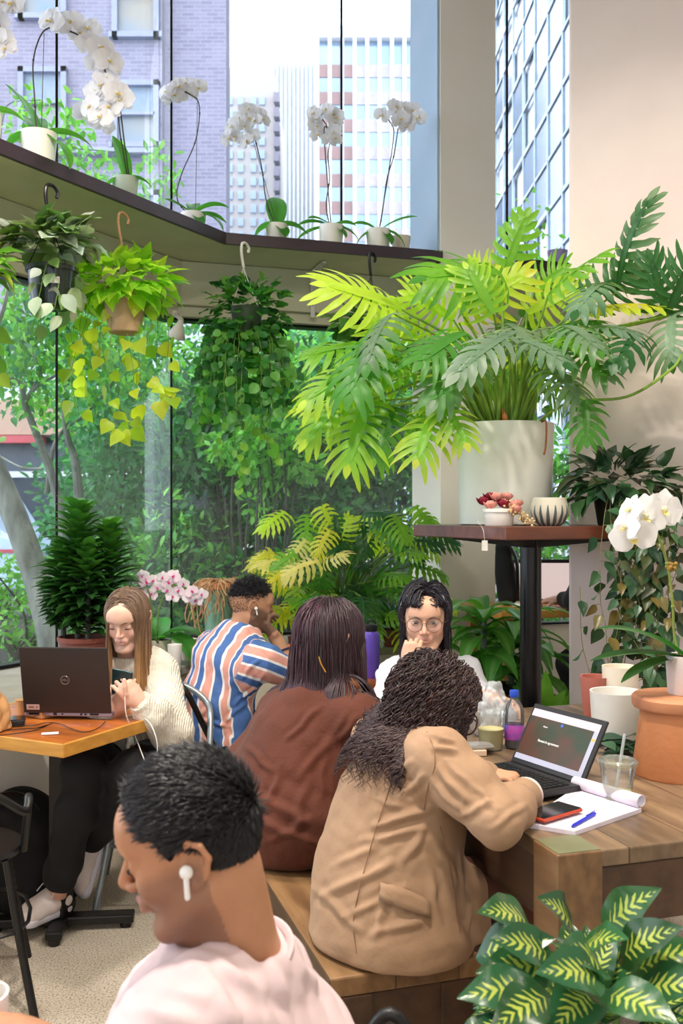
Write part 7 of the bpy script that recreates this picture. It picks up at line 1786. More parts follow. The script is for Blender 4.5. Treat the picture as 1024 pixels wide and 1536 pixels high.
# ------------------------------------------------ man in the striped shirt
def build_man():
    H = frame_of(P(377, 909, 4.20), (.90, .33, -.12), .93, cb=.005)
    J = dict(pelvis=P(322, 1100, 4.18), waist=P(326, 1048, 4.19), chest=P(345, 995, 4.20), nb=P(363, 946, 4.20), sr=P(394, 992, 4.06), sl=P(318, 970, 4.36))
    t = thing('person', 'man in a blue, pink and white striped shirt seen from behind, chin on his hand', 'person', (J['pelvis'].x, J['pelvis'].y, 0))
    eR, wR = P(438, 1010, 4.16), P(414, 958, 4.20); eL, wL = P(385, 1010, 4.52), P(425, 1003, 4.42)
    lo, hi = bounds([J['pelvis'], J['nb'], J['sr'], J['sl'], eL, eR, wL, H['c']], .14); S = SDF(lo, hi, .0036); add_head(S, H, 1.2, 1.1); add_neck(S, H, J['nb'], .054); torso(S, J, g=-.02)
    for sh, e, w in ((J['sr'], eR, wR), (J['sl'], eL, wL)): S.cone(sh, e, .05, .04, .02); S.cone(e, w, .042, .027, .015)
    hand(S, wR, (-.55, -.1, .8), (.75, .4, .5), -1, (.9, 1., 1.1, 1.1), .5, 1.0, thumb=(-.6, .2, .55)); hand(S, wL, (.9, -.2, 0), (0, 0, -1), 1, (.3,) * 4, .3)
    b = S.build('body', skin_m, t, head_cols(H, (.52, .27, .16), (.42, .17, .14), beard=(.08, .05, .04)))
    eyes(b, H, op=.7, gaze=(0, 1, -.25), brow_c=(.02, .015, .015))
    cap = hair_cap('hair', H, t, (.012, .010, .012), low=.035, front=.062, grow=1.05); rs = random.Random(3)
    hair_short('hair_curls', H, t, 2200, .038, .003, (.020, .017, .022), rs, cap, .0016, .25, 1.1, spike=.55, fade=.02, line=.058)
    # shirt with vertical stripes
    sm_ = bpy.data.materials.new('striped_cotton'); sm_.use_nodes = True; nt = sm_.node_tree; N = nt.nodes; L = nt.links; bb = N['Principled BSDF']; bb.inputs['Roughness'].default_value = .8
    at = N.new('ShaderNodeAttribute'); at.attribute_name = 'stripe'; mu = N.new('ShaderNodeMath'); mu.operation = 'MULTIPLY'; mu.inputs[1].default_value = 1 / .082; fr = N.new('ShaderNodeMath'); fr.operation = 'FRACT'; cr = N.new('ShaderNodeValToRGB'); cr.color_ramp.interpolation = 'CONSTANT'
    L.new(at.outputs['Fac'], mu.inputs[0]); L.new(mu.outputs[0], fr.inputs[0]); L.new(fr.outputs[0], cr.inputs['Fac']); E_ = cr.color_ramp.elements
    E_[0].position = 0; E_[0].color = (*hexc('4a6fae'), 1); E_[1].position = .36; E_[1].color = (*hexc('efe9ea'), 1)
    for p_, c_ in ((.48, 'e3a294'), (.88, 'efe9ea')): e = E_.new(p_); e.color = (*hexc(c_), 1)
    L.new(cr.outputs['Color'], bb.inputs['Base Color']); nz = N.new('ShaderNodeTexNoise'); nz.inputs['Scale'].default_value = 60; bp = N.new('ShaderNodeBump'); bp.inputs['Strength'].default_value = .2; bp.inputs['Distance'].default_value = .004; L.new(nz.outputs['Fac'], bp.inputs['Height']); L.new(bp.outputs['Normal'], bb.inputs['Normal'])
    S = big(lo, hi, .005); torso(S, J, g=.010, flat=1.30, rs_=(.120, .122, .128, .085)); se = J['sr'].lerp(eR, .62); S.cone(J['sr'], se, .058, .062, .03); S.cone(J['sl'], J['sl'].lerp(eL, .72), .066, .07, .03)
    S.ell(J['nb'] + V((.02, .01, .03)), (.064, .064, .035), None, .01, 'sub'); S.ell(se + (eR - J['sr']).normalized() * .075, (.062,) * 3, None, .006, 'sub'); S.noise(.0045, 17, 8); S.noise(.0018, 40, 3, ridge=True)
    d_ = (eR - J['sr']).normalized()
    o = S.build('shirt', sm_, t)
    folds(o, [(400, 1010, 350, 1060, .006, .010), (395, 1030, 330, 1090, .005, .010), (380, 960, 410, 1010, .005, .010), (300, 1080, 345, 1090, .006, .009), (310, 1060, 290, 1100, .005, .010), (390, 985, 360, 1020, .006, .009)])
    lat = np.array((J['sr'] - J['sl']).normalized()); co = np.empty(len(o.data.vertices) * 3); o.data.vertices.foreach_get('co', co); co = co.reshape(-1, 3) + np.array(wpos(t)); c0 = np.array(J['chest']); rel = co - c0
    fw_ = np.cross(np.array([0, 0, 1.]), lat); st = rel @ lat + .35 * (rel @ fw_) * np.sign(rel @ lat) * 0
    th = np.arctan2(rel @ lat, -(rel @ -fw_) if False else rel @ (-fw_) * -1); u_ = (rel @ lat)
    back = rel @ fw_; stq = np.where(np.abs(u_) < .13, u_, np.sign(u_) * (.13 + (np.abs(u_) - .13) * 2.2)) + rel[:, 2] * .10
    # sleeve: stripes run along the arm
    dd = np.array(d_); r2 = co - np.array(J['sr']); al = r2 @ dd; off = r2 - al[:, None] * dd; sx = np.array([0, 0, 1.]) - dd * dd[2]; sx /= np.linalg.norm(sx); slv = ((u_ > .155) | (al > .03)) & (np.linalg.norm(off, axis=1) < .11) & (al > -.08) & (al < .3) & (r2[:, 2] > -.13)
    stq = np.where(slv, off @ sx * 1.0 + .03, stq)
    a = o.data.attributes.new('stripe', 'FLOAT', 'POINT'); a.data.foreach_set('value', stq.astype(np.float32))
    m = MB(); q = J['nb'] + V((.012, .008, .008)); Rm = (hw(H, 0, -.02, -.06) - J['nb']).normalized().to_track_quat('Z', 'X').to_matrix(); m.open_lathe([(.070, -.012), (.0665, .0), (.060, .018), (.058, .022)], q, 32, Rm); m.build('collar', M('collar_blue', '5577b0', .8), o, solid=.003)
    fw = V((.77, .63, 0)); hr, hl = J['pelvis'] + V((.06, -.05, -.03)), J['pelvis'] + V((-.02, .1, -.03)); legs('shorts', cloth('black_shorts', '121218', '1a1a20'), t, (hr, hl), (hr + V((.34, .12, .02)), hl + V((.32, .2, .02))), (hr + V((.40, .14, -.10)), hl + V((.38, .22, -.10))), (.088, .07, .07))
    m = MB()
    for q in (hr, hl): m.tube(cat([q + V((.36, .13 if q is hr else .21, -.05)), q + V((.38, .16, -.25)), V((q.x + .36, q.y + .16, .06))], 5), [.048, .05, .054, .056, .055, .052, .046, .042, .036, .032, .030], 12, col=(.5, .27, .16))
    m.hasc = True; m.build('lower_legs', skin_m, t)
    for q in (hr, hl): hl_ = V((q.x + .34, q.y + .14, .005)); shoe(t, hl_, hl_ + V((.21, .12, 0)), (0, 0, 1), bsho, bsho, False)
    # earbud, bracelet
    m = MB(); e = hw(H, .082, .0, -.004); m.ball(e, .0075 * 1, 10, 8); m.tube([e, e + H['u'] * -.026 + H['f'] * .008], .0032, 8); m.build('earbud', M('earbud_white', 'f3f1ef', .25), t)
    m = MB(); ax = (wR - eR).normalized(); q = eR.lerp(wR, .62); Rm = ax.to_track_quat('Z', 'X').to_matrix(); m.tube([q + Rm @ V((.037 * math.cos(a_), .037 * math.sin(a_), 0)) for a_ in [2 * PI * i / 24 for i in range(25)]], .0042, 6); m.build('bracelet', M('bead_navy', '2a2350', .4), t)
build_man()

# ------------------------------------------------ woman in the brown hoodie
def build_hoodie():
    H = frame_of(P(495, 962, 3.0), (.62, .76, -.16), 1.06)
    J = dict(pelvis=P(432, 1218, 2.90), waist=P(440, 1165, 2.93), chest=P(468, 1105, 2.97), nb=P(494, 1040, 2.99), sr=P(540, 1085, 2.86), sl=P(432, 1068, 3.10))
    t = thing('person', 'woman in a brown hoodie with long straight dark hair, farther one on the bench', 'person', (J['pelvis'].x, J['pelvis'].y, .45))
    eL, wL = P(376, 1150, 3.06), P(450, 1135, 3.22); eR, wR = P(590, 1135, 2.92), P(640, 1086, 3.16)
    lo, hi = bounds([J['pelvis'], J['nb'], J['sr'], J['sl'], eL, eR, wL, wR, H['c']], .14); S = SDF(lo, hi, .0045); add_head(S, H, .6, .9); add_neck(S, H, J['nb'], .046); torso(S, J, g=-.025)
    for sh, e, w in ((J['sr'], eR, wR), (J['sl'], eL, wL)): S.cone(sh, e, .042, .034, .02); S.cone(e, w, .034, .022, .015)
    hand(S, wR, (.8, .3, -.1), (0, 0, -1), -1, (.4,) * 4, .3, .92); hand(S, wL, (.8, .5, 0), (0, 0, -1), 1, (.4,) * 4, .3, .92)
    b = S.build('body', skin_m, t, head_cols(H, (.62, .36, .24), (.5, .2, .17))); eyes(b, H)
    lo2 = [lo[0] - .12, lo[1] - .14, .453]; hi2 = [x + .08 for x in hi]
    S = SDF(lo2, hi2, .0055); torso(S, J, g=.022, flat=1.28, rs_=(.150, .138, .128, .08)); S.cone(J['pelvis'] + V((-.0, .02, -.08)), J['waist'], .155, .14, .04)
    S.chain([J['sl'], eL, wL], [.072, .078, .05], .035); S.chain([J['sr'], eR, wR], [.072, .074, .05], .035)
    hb = J['nb'] + V((-.05, -.045, .0)); S.chain([J['nb'] + V((.05, -.075, .01)), hb + V((-.02, -.03, -.01)), P(430, 1066, 2.97), P(412, 1062, 3.06), J['nb'] + V((-.09, .06, .02))], [.034, .046, .05, .042, .03], .02)
    S.ell(J['nb'] + V((.01, .02, .05)), (.055, .055, .05), None, .01, 'sub')
    S.noise(.005, 11, 5); S.noise(.0018, 22, 8, ridge=True); S.plane((0, 0, .4555), (0, 0, -1), .012)
    o = S.build('hoodie', cloth('fleece_brown', '5c2c1b', '502616', bump=.2, bscale=120), t)
    folds(o, [(480, 1060, 430, 1110, .008, .010), (520, 1075, 440, 1180, .006, .012), (500, 1120, 540, 1070, .006, .010), (380, 1190, 470, 1240, .010, .014), (385, 1230, 480, 1270, .009, .012), (420, 1150, 400, 1220, .008, .012), (460, 1170, 440, 1260, .006, .014), (490, 1110, 480, 1200, .005, .012), (370, 1120, 410, 1160, .007, .010), (400, 1265, 470, 1225, .006, .011)])
    sm = M('seam_brown', '5c2e1e', .9); seam(o, [(545, 1070), (530, 1095), (522, 1130), (518, 1160)], .0016, sm)
    def hc(q, f, rs):
        p = rs.random(); base = (.028, .016, .018); pur = (.13, .035, .075)
        k = .55 if (q.x < .02 and p < .4) else .12; k *= (.4 + .8 * f) if q.z < .07 else .9
        return tuple(base[i] * (1 - k) + pur[i] * k for i in range(3))
    cap = hair_cap('hair', H, t, (.03, .017, .02), low=-.09, front=.06, grow=1.05); rs = random.Random(15)
    coll = [(J['nb'], .07), (J['sl'], .09), (J['sr'], .09), (J['chest'], .16), ((J['sl'] + J['nb']) / 2, .10), ((J['sr'] + J['nb']) / 2, .10), (hb, .08)]
    hair_long('hair_strands', H, cap, 2700, lambda q, sd, rs: .44 if sd < 0 else .40, hc, rs, part=.0, coll=coll, vol=.006, rad=.0016, spread=.45, front=.05, drift=V((-1, .1, .1)))
    m = MB()
    e = hw(H, -.080, -.01, -.006); m.ball(e, (.008, .014, .02), 10, 8, H['R'], col=(.5, .27, .17)); m.hasc = True; m.build('ear', skin_m, t)
    m = MB(); e = P(478, 985, 2.86); m.tube(cat([e, e + V((.006, 0, -.02)), e + V((.02, .0, -.045))], 4), .0022, 6); m.build('hair_tie', M('tie_amber', 'b07a28', .5), t)
    fw = V((.62, .78, 0)); hr, hl = J['pelvis'] + V((.12, .0, -.02)), J['pelvis'] + V((.04, .10, -.02)); kr, kl = hr + V((.30, .18, 0)), hl + V((.34, .26, 0)); jn = cloth('denim_dark', '2b3444', '1d2430', bump=.15)
    legs('jeans', jn, t, (hr, hl), (kr, kl), (V((kr.x + .02, kr.y + .03, .09)), V((kl.x + .02, kl.y + .05, .09))), (.085, .066, .05))
    for q in (kr, kl): h_ = V((q.x - .03, q.y + .0, .005)); shoe(t, h_, h_ + fw * .25, (0, 0, 1), bsho, wsole, False)
build_hoodie()

# ------------------------------------------------ woman in the tan blazer
def build_blazer():
    H = frame_of(P(650, 1064, 2.42), (.74, .58, -.40), 1.02)
    J = dict(pelvis=P(582, 1325, 2.36), waist=P(592, 1255, 2.36), chest=P(606, 1185, 2.37), nb=P(614, 1112, 2.39), sr=P(660, 1142, 2.23), sl=P(566, 1112, 2.53))
    t = thing('person', 'curly-haired woman in a tan blazer bent over the open laptop on the bench', 'person', (J['pelvis'].x, J['pelvis'].y, .45))
    eR, wR = P(748, 1228, 2.12), P(784, 1196, 2.31); eL, wL = P(690, 1180, 2.52), P(728, 1166, 2.56)
    lo, hi = bounds([J['pelvis'], J['nb'], J['sr'], J['sl'], eL, eR, wL, wR, H['c']], .14); S = SDF(lo, hi, .0036); add_head(S, H, .6, .95); add_neck(S, H, J['nb'], .047); torso(S, J, g=-.025)
    for sh, e, w in ((J['sr'], eR, wR), (J['sl'], eL, wL)): S.cone(sh, e, .042, .034, .02); S.cone(e, w, .034, .022, .015)
    hand(S, wR, (-.45, .85, .0), (0, .05, -1), 1, (.6, .65, .7, .75), .3, .95); hand(S, wL, (.55, -.35, .1), (0, 0, -1), -1, (.6, .65, .7, .7), .35, .95)
    sk = (.62, .33, .20); b = S.build('body', skin_m, t, head_cols(H, sk, (.5, .2, .17))); eyes(b, H, op=.6, gaze=(0, 1, -.4), brow_c=(.02, .014, .012))
    lat = (J['sr'] - J['sl']).normalized(); lo2 = [lo[0] - .12, lo[1] - .1, .453]; S = SDF(lo2, hi, .0048)
    hem = P(585, 1392, 2.34)
    S.chain([J['nb'] + V((0, 0, -.05)), J['chest'], J['waist'], J['pelvis'] , hem], [.078, .132, .142, .165, .185], .05, stretch=(lat, 1.18))
    S.cone(J['sl'], J['sr'], .062, .066, .04); S.chain([J['sr'], J['sr'].lerp(eR, .5), eR], [.066, .060, .053], .03); S.chain([eR, eR.lerp(wR, .5), eR.lerp(wR, .9)], [.053, .049, .042], .03); S.chain([J['sl'], eL, eL.lerp(wL, .9)], [.066, .06, .045], .03)
    S.cone(J['nb'] + V((-.05, -.02, .0)), J['nb'] + V((.02, -.065, -.01)), .028, .028, .02); S.ell(J['nb'] + V((.03, .02, .05)), (.05, .05, .05), None, .01, 'sub')
    S.cone(P(700, 1330, 2.36), P(702, 1420, 2.34), .05, .06, .05)
    S.noise(.0022, 14, 15); S.noise(.0012, 26, 11, ridge=True); S.plane((0, 0, .4555), (0, 0, -1), .01)
    bz = M('linen_tan', 'aa886b', .82, col2='97775b', nscale=5, bump=.45, bscale=20, sheen=.04, detail=6); o = S.build('blazer', bz, t)
    folds(o, [(560, 1240, 650, 1212, .011, .010), (545, 1262, 640, 1240, .008, .009), (600, 1195, 640, 1160, .007, .009), (560, 1195, 610, 1215, .005, .008), (500, 1300, 590, 1255, .006, .010), (480, 1345, 600, 1290, .008, .011), (520, 1375, 610, 1330, .006, .009), (470, 1330, 545, 1400, .006, .011), (555, 1400, 640, 1380, .006, .010), (600, 1300, 640, 1240, .006, .010), (535, 1180, 560, 1120, .005, .009), (575, 1160, 625, 1140, .004, .008),
      (655, 1150, 700, 1205, .007, .008), (668, 1140, 716, 1190, .006, .007), (650, 1120, 690, 1128, .008, .008), (690, 1225, 740, 1200, .006, .008), (735, 1245, 790, 1205, .004, .007), (648, 1175, 700, 1225, .007, .009), (715, 1180, 745, 1215, .005, .007), (640, 1100, 680, 1112, .006, .007), (650, 1260, 690, 1330, .007, .013), (640, 1290, 660, 1390, .006, .012), (585, 1330, 560, 1410, .006, .010), (700, 1290, 704, 1400, .007, .013)])
    sm = M('seam_tan', '8f6c4e', .9); seam(o, [(640, 1098), (650, 1122), (652, 1150), (642, 1180), (636, 1215)], .0016, sm); seam(o, [(598, 1130), (585, 1180), (565, 1240), (545, 1310), (530, 1380), (535, 1430)], .0013, sm)
    seam(o, [(660, 1240), (672, 1290), (682, 1340), (690, 1400)], .0012, sm)
    rows = []
    for i in range(9):
        u = i / 8; row = []
        for j in range(4):
            v = j / 3; x = 571 + 74 * u - 1 * v; y = 1323 + 28 * u + (27 - 2 * u) * v - 4 * math.sin(PI * u) * (1 - v); p, n = project(o, x, y)
            if p: row.append(p + n * (.0035 + .003 * v) + V((0, -.002, 0)))
        if len(row) == 4: rows.append(row)
    if len(rows) > 4: m = MB(); m.ribbon(rows); m.build('pocket_flap', bz, o, solid=.004)
    m = MB(); d_ = (wR - eR).normalized(); Rm = d_.to_track_quat('Z', 'X').to_matrix(); m.lathe([(.03, 0), (.042, .0), (.045, .012), (.045, .04), (.042, .05), (.032, .05)], eR.lerp(wR, .93) - d_ * .022, 34, Rm); m.build('cuff', bz, o)
    m = MB(); m.lathe([(.03, 0), (.040, .0), (.041, .022), (.036, .026), (.026, .026)], eR.lerp(wR, .93) + d_ * .024, 30, Rm); m.build('shirt_cuff', M('shirt_white', 'e6dcd6', .7), t)
    m = MB(); q = P(788, 1206, 2.235); m.ball(q, (.006, .0035, .006), 10, 6); m.build('button', black_m, o)
    def hc(q, f, rs): b0 = (.035, .018, .016); return tuple(b0[i] * (1 + .6 * f) + ((.02, .004, .012)[i] if rs.random() < .2 else 0) for i in range(3))
    cap = hair_cap('hair', H, t, (.028, .015, .014), low=-.09, front=.058, grow=1.06); rs = random.Random(25)
    coll = [(J['nb'] + V((-.02, 0, 0)), .085), (J['sr'], .085), ((J['sl'] + J['nb']) / 2, .10), (J['chest'], .17), (H['c'] + V((-.03, -.02, -.04)), .09)]
    hair_long('hair_curls', H, cap, 2000, lambda q, sd, rs: (.16 + 1.1 * max(0, q.z + .01)) if q.y < 0 else .16, hc, rs, part=.0, coll=coll, vol=.009, rad=.0015, spread=1.2, curl=.0075, curlf=170., steps=11, len_j=.4, lift=.05, sweep=.6, keep=.07, grav=.65)
    # glasses
    gm = M('glasses_brown', '5a3a34', .3); gl = clear_mat('spectacle_lens', (.95, .97, 1), .05, .02, 1.); g = thing('glasses', 'brown-rimmed glasses on the face of the curly-haired woman', 'glasses', hw(H, 0, .1, 0))
    def specs(H, g, r, mat, wire=.0016, dy=.100):
        for q in (-1, 1):
            c = hw(H, q * .033, dy, -.004); pts = [c + H['R'] @ V((r * 1.08 * math.cos(a), -.25 * abs(r * math.cos(a)) * (1 if math.cos(a) * q > 0 else -.1), r * math.sin(a))) for a in [2 * PI * i / 28 for i in range(29)]]
            m = MB(); m.tube(pts, wire, 6); m.build('rim', mat, g); m = MB(); m.add([c] + pts[:-1], [(0, i + 1, (i + 1) % 28 + 1) for i in range(28)]); m.build('lens', gl, g)
            m = MB(); m.tube(cat([hw(H, q * (.033 + r * 1.05 / H['s']), dy - .008, .002), hw(H, q * .079, .06, .004), hw(H, q * .082, -.012, .008), hw(H, q * .078, -.03, -.012)], 5), wire, 6); m.build('temple_arm', mat, g)
        m = MB(); m.tube(cat([hw(H, -.012, dy, -.002), hw(H, 0, dy + .004, .002), hw(H, .012, dy, -.002)], 4), wire, 6); m.build('bridge', mat, g)
    specs(H, g, .025, gm, .0022)
    hr, hl = J['pelvis'] + V((.12, -.01, -.02)), J['pelvis'] + V((.05, .10, -.02)); kr, kl = hr + V((.22, .14, -.01)), hl + V((.26, .12, -.01)); rust = cloth('trousers_rust', '5c3020', '45241a', bump=.15)
    legs('trousers', rust, t, (hr, hl), (kr, kl), (V((kr.x - .04, kr.y + .02, .09)), V((kl.x - .04, kl.y + .02, .09))), (.070, .062, .052))
    for q in (kr, kl): h_ = V((q.x - .09, q.y - .02, .005)); shoe(t, h_, h_ + V((.22, .1, 0)), (0, 0, 1), bsho, wsole, False)
    return specs
specs = build_blazer()

# ------------------------------------------------ woman in white
def build_white():
    H = frame_of(P(637, 927, 3.66), (-.10, -1, -.10), 1.05)
    J = dict(pelvis=P(642, 1110, 3.90), waist=P(642, 1075, 3.88), chest=P(642, 1040, 3.82), nb=P(643, 996, 3.76), sr=P(590, 1012, 3.76), sl=P(699, 1010, 3.76))
    t = thing('person', 'woman in a white cardigan and round glasses with her fist at her mouth', 'person', (J['pelvis'].x, J['pelvis'].y, 0))
    eR, wR = P(584, 1054, 3.48), P(613, 996, 3.49); eL, wL = P(722, 1058, 3.62), P(733, 1046, 3.42)
    lo, hi = bounds([J['pelvis'], J['nb'], J['sr'], J['sl'], eL, eR, wL, wR, H['c']], .13); S = SDF(lo, hi, .0034); add_head(S, H, .8, .95); add_neck(S, H, J['nb'], .046); torso(S, J, g=-.015)
    for sh, e, w in ((J['sr'], eR, wR), (J['sl'], eL, wL)): S.cone(sh, e, .042, .034, .02); S.cone(e, w, .034, .022, .015)
    hand(S, wR, (.18, -.05, .95), (.1, .95, -.1), -1, (.95, 1.05, 1.15, 1.2), .5, .88, thumb=(.5, .35, .7)); hand(S, wL, (.75, -.45, -.15), (0, -.1, -1), 1, (.5, .55, .6, .6), .4, 1.0)
    b = S.build('body', skin_m, t, head_cols(H, (.74, .44, .31), (.62, .31, .25), cheek=(.72, .34, .26)))
    eyes(b, H, iris=(.05, .03, .02), gaze=(-.1, 1, -.1), op=.95, brow_c=(.04, .025, .02))
    cap = hair_cap('hair', H, t, (.016, .012, .016), low=-.06, front=.060, grow=1.05); rs = random.Random(35)
    coll = [(J['nb'], .06)]
    hair_long('hair_strands', H, cap, 1200, lambda q, sd, rs: .175, lambda q, f, rs: (.018, .014, .02) if rs.random() < .8 else (.04, .035, .06), rs, part=-.012, coll=coll, vol=.008, rad=.0018, spread=.2, front=.056, keep=.062, sweep=.2, ktop=.094)
    for q in (-1, 1):
        m = MB(); m.tube(cat([hw(H, q * .058, .045, .088), hw(H, q * .075, .035, .066), hw(H, q * .084, .025, .042)], 5), .0055, 8, flat=.5); m.build('hair_clip', M('clip_white', 'eceeea', .3), t)
    S = big(lo, hi, .005); torso(S, J, g=-.001); S.chain([J['sl'], eL, eL.lerp(wL, .9)], [.062, .055, .04], .03); S.chain([J['sr'], eR, eR.lerp(wR, .92)], [.062, .056, .036], .03)
    S.ell(J['nb'] + V((0, -.075, -.02)), (.070, .075, .085), None, .012, 'sub'); S.noise(.003, 24, 7); S.noise(.002, 42, 2, ridge=True)
    S.build('cardigan', cloth('thin_white', 'e6e6ec', 'dadbe4', rough=.75, bump=.2), t)
    S = big(lo, hi, .005); torso(S, J, g=-.008); S.plane(J['nb'] + V((0, 0, -.075)), (0, -.3, 1), .01); S.build('top', cloth('top_white', 'e0dde2', 'd6d3da'), t)
    g = thing('glasses', 'thin round metal glasses on the face of the woman in white', 'glasses', hw(H, 0, .1, 0)); specs(H, g, .0255, M('wire_grey', '6a5c5c', .3, .6), .0011)
    hr, hl = J['pelvis'] + V((-.09, 0, -.04)), J['pelvis'] + V((.09, 0, -.04)); kr, kl = hr + V((-.0, -.36, 0)), hl + V((0, -.36, 0))
    legs('trousers', MATS['denim_dark'], t, (hr, hl), (kr, kl), (V((kr.x, kr.y + .05, .09)), V((kl.x, kl.y + .05, .09))), (.085, .06, .05))
    for q in (kr, kl): h_ = V((q.x, q.y + .09, .005)); shoe(t, h_, h_ + V((0, -.25, 0)), (0, 0, 1), wsho, wsole, False)
    tube_chair('dark metal chair under the woman in white at the table end', V((J['pelvis'].x, J['pelvis'].y + .02, 0)), PI, gun, .70)
build_white()

# ------------------------------------------------ man in the foreground
def build_front():
    H = frame_of(P(294, 1264, 1.32), (-.95, .05, -.25), 1.0, up=(-.03, -.06, 1), cb=.013)
    J = dict(pelvis=P(420, 1730, 1.44), waist=P(390, 1640, 1.42), chest=P(330, 1570, 1.39), nb=P(360, 1436, 1.36), sr=P(360, 1495, 1.53), sl=P(290, 1540, 1.21))
    t = thing('person', 'dark-haired man in a pale pink t-shirt with an earbud in the left foreground', 'person', (J['pelvis'].x, J['pelvis'].y, 0))
    eL, wL = P(185, 1665, 1.14), P(30, 1565, 1.22); eR, wR = P(320, 1640, 1.66), P(200, 1600, 1.55)
    lo, hi = bounds([J['nb'], H['c'], J['sr'], J['sl'], J['chest']], .13); lo = [lo[0], lo[1], lo[2]]
    S = SDF([min(lo[0], -.62), lo[1] - .03, .50], [hi[0], hi[1] + .12, hi[2] + .02], .0028); add_head(S, H, 1.3, 1.1); add_neck(S, H, J['nb'] + V((0, 0, -.02)), .056); torso(S, J, g=-.02)
    for sh, e, w in ((J['sr'], eR, wR), (J['sl'], eL, wL)): S.cone(sh, e, .05, .042, .02); S.cone(e, w, .042, .028, .015)
    hand(S, wL, (-.9, .35, .05), (0, 0, -1), -1, (.35, .4, .4, .45), .3, 1.05); hand(S, wR, (-.9, -.2, 0), (0, 0, -1), 1, (.35, .4, .4, .45), .3, 1.05)
    b = S.build('body', skin_m, t, head_cols(H, (.46, .225, .125), (.42, .18, .15), beard=(.24, .125, .085)))
    eyes(b, H, closed=True, brow_c=(.02, .014, .012))
    cap = hair_cap('hair', H, t, (.014, .012, .014), low=-.035, front=.056, grow=1.045); rs = random.Random(45)
    hair_short('hair_strands', H, t, 12000, .026, .005, (.014, .012, .015), rs, cap, .0010, .9, .15, spike=.22, fade=-.035, line=.052)
    S = SDF([-.45, .95, .45], [.35, 1.85, hi[2]], .0045); torso(S, J, g=.014, flat=1.32, rs_=(.135, .13, .135, .088))
    S.cone(J['sl'], J['sl'].lerp(eL, .65), .076, .078, .035); S.cone(J['sr'], J['sr'].lerp(eR, .65), .076, .078, .035)
    ax = (hw(H, 0, -.022, -.05) - J['nb']).normalized(); S.ell(J['nb'] + ax * .045, (.075, .075, .04), ax.to_track_quat('Z', 'X').to_matrix(), .012, 'sub')
    S.noise(.004, 16, 4); S.noise(.0025, 28, 9, ridge=True)
    o = S.build('t_shirt', cloth('tee_pale_pink', 'd2bcbe', 'c8b0b2', bump=.12, bscale=40, rough=.9), t)
    folds(o, [(330, 1440, 400, 1500, .005, .012), (300, 1450, 360, 1536, .006, .014), (400, 1430, 440, 1520, .005, .013), (240, 1480, 320, 1500, .006, .012), (200, 1510, 300, 1530, .006, .013), (420, 1410, 480, 1480, .004, .011)])
    m = MB(); Rm = ax.to_track_quat('Z', 'X').to_matrix(); q = J['nb'] + ax * .008; m.tube([q + Rm @ V((.071 * math.cos(a), .071 * math.sin(a), 0)) for a in [2 * PI * i / 48 for i in range(49)]], .0065, 8, flat=.7); m.build('collar', MATS['tee_pale_pink'], o)
    m = MB(); e = hw(H, -.081, -.001, -.006); m.ball(e, .0088, 14, 10); m.tube([e + H['r'] * -.003, e + H['u'] * -.030 + H['f'] * .006 - H['r'] * .004], .0036, 10); m.ball(e + H['u'] * -.030 + H['f'] * .006 - H['r'] * .004, .0036, 8, 6); m.build('earbud', M('earbud_white', 'f3f1ef', .25), t)
    hr, hl = J['pelvis'] + V((.0, .09, -.0)), J['pelvis'] + V((0, -.09, -.0)); kr, kl = hr + V((-.42, .1, 0)), hl + V((-.40, -.02, 0))
    legs('trousers', MATS['black_shorts'], t, (hr, hl), (kr, kl), (V((kr.x + .03, kr.y, .09)), V((kl.x + .03, kl.y, .09))), (.09, .068, .052))
    for q in (kr, kl): h_ = V((q.x + .06, q.y, .005)); shoe(t, h_, h_ + V((-.26, 0, 0)), (0, 0, 1), wsho, wsole, False)
    tube_chair('black metal chair under the man in the pale t-shirt', V((J['pelvis'].x - .0, J['pelvis'].y, 0)), PI / 2, black_m, .62)
build_front()

# ------------------------------------------------ person and things in the far bay, seen below the high table
c = V((1.17, 5.32, 0)); HT2 = .955
t = thing('counter_table', 'pale wooden counter in the far bay behind the black pole', 'table', c); m = MB(); m.box((c.x, c.y, HT2 - .02), (.95, .5, .04), YAW); m.build('tabletop', edge_w, t, smooth=False, bevel=.004)
m = MB()
for x, y in ((-.42, -.2), (.42, -.2), (-.42, .2), (.42, .2)): q = c + W_ * x + U * y; m = MB(); m.box((q.x, q.y, (HT2 - .04) / 2), (.05, .05, HT2 - .04), YAW); m.build('leg', wood_l, t, smooth=False)
q = V((P(815, 0, 5.42).x, 5.42, HT2)); t = thing('monitor', 'white screen with a black bezel standing on the counter in the far bay', 'monitor', q); m = MB(); m.box(q + V((0, 0, .125)), (.34, .016, .225)); m.build('bezel', blk, t, smooth=False, bevel=.003); m = MB(); m.box(q + V((0, -.009, .12)), (.32, .002, .195)); m.build('screen', M('screen_white', 'e6d3d3', .4, col2='dfcaca', nscale=3, emit=.6), t, smooth=False); m = MB(); m.box(q + V((0, .02, .006)), (.2, .12, .012)); m.build('stand', blk, t, smooth=False)
q = V((P(762, 0, 5.25).x + .01, 5.28, HT2)); t = thing('backpack', 'dark padded backpack standing on the counter beside the column', 'bag', q); S = SDF((q.x - .12, q.y - .1, HT2 - .01), (q.x + .12, q.y + .12, HT2 + .42), .005); S.cone(q + V((-.01, 0, .05)), q + V((-.03, 0, .3)), .055, .045, .02); S.noise(.003, 30, 2); S.plane((0, 0, HT2 + .001), (0, 0, -1)); S.build('bag_body', MATS['black_cloth'], t)
m = MB(); m.tube(cat([q + V((-.02, -.05, .34)), q + V((.025, -.065, .25)), q + V((.035, -.06, .12)), q + V((.04, -.04, .03))], 6), .016, 8, flat=.35); m.build('strap', black_m, t)
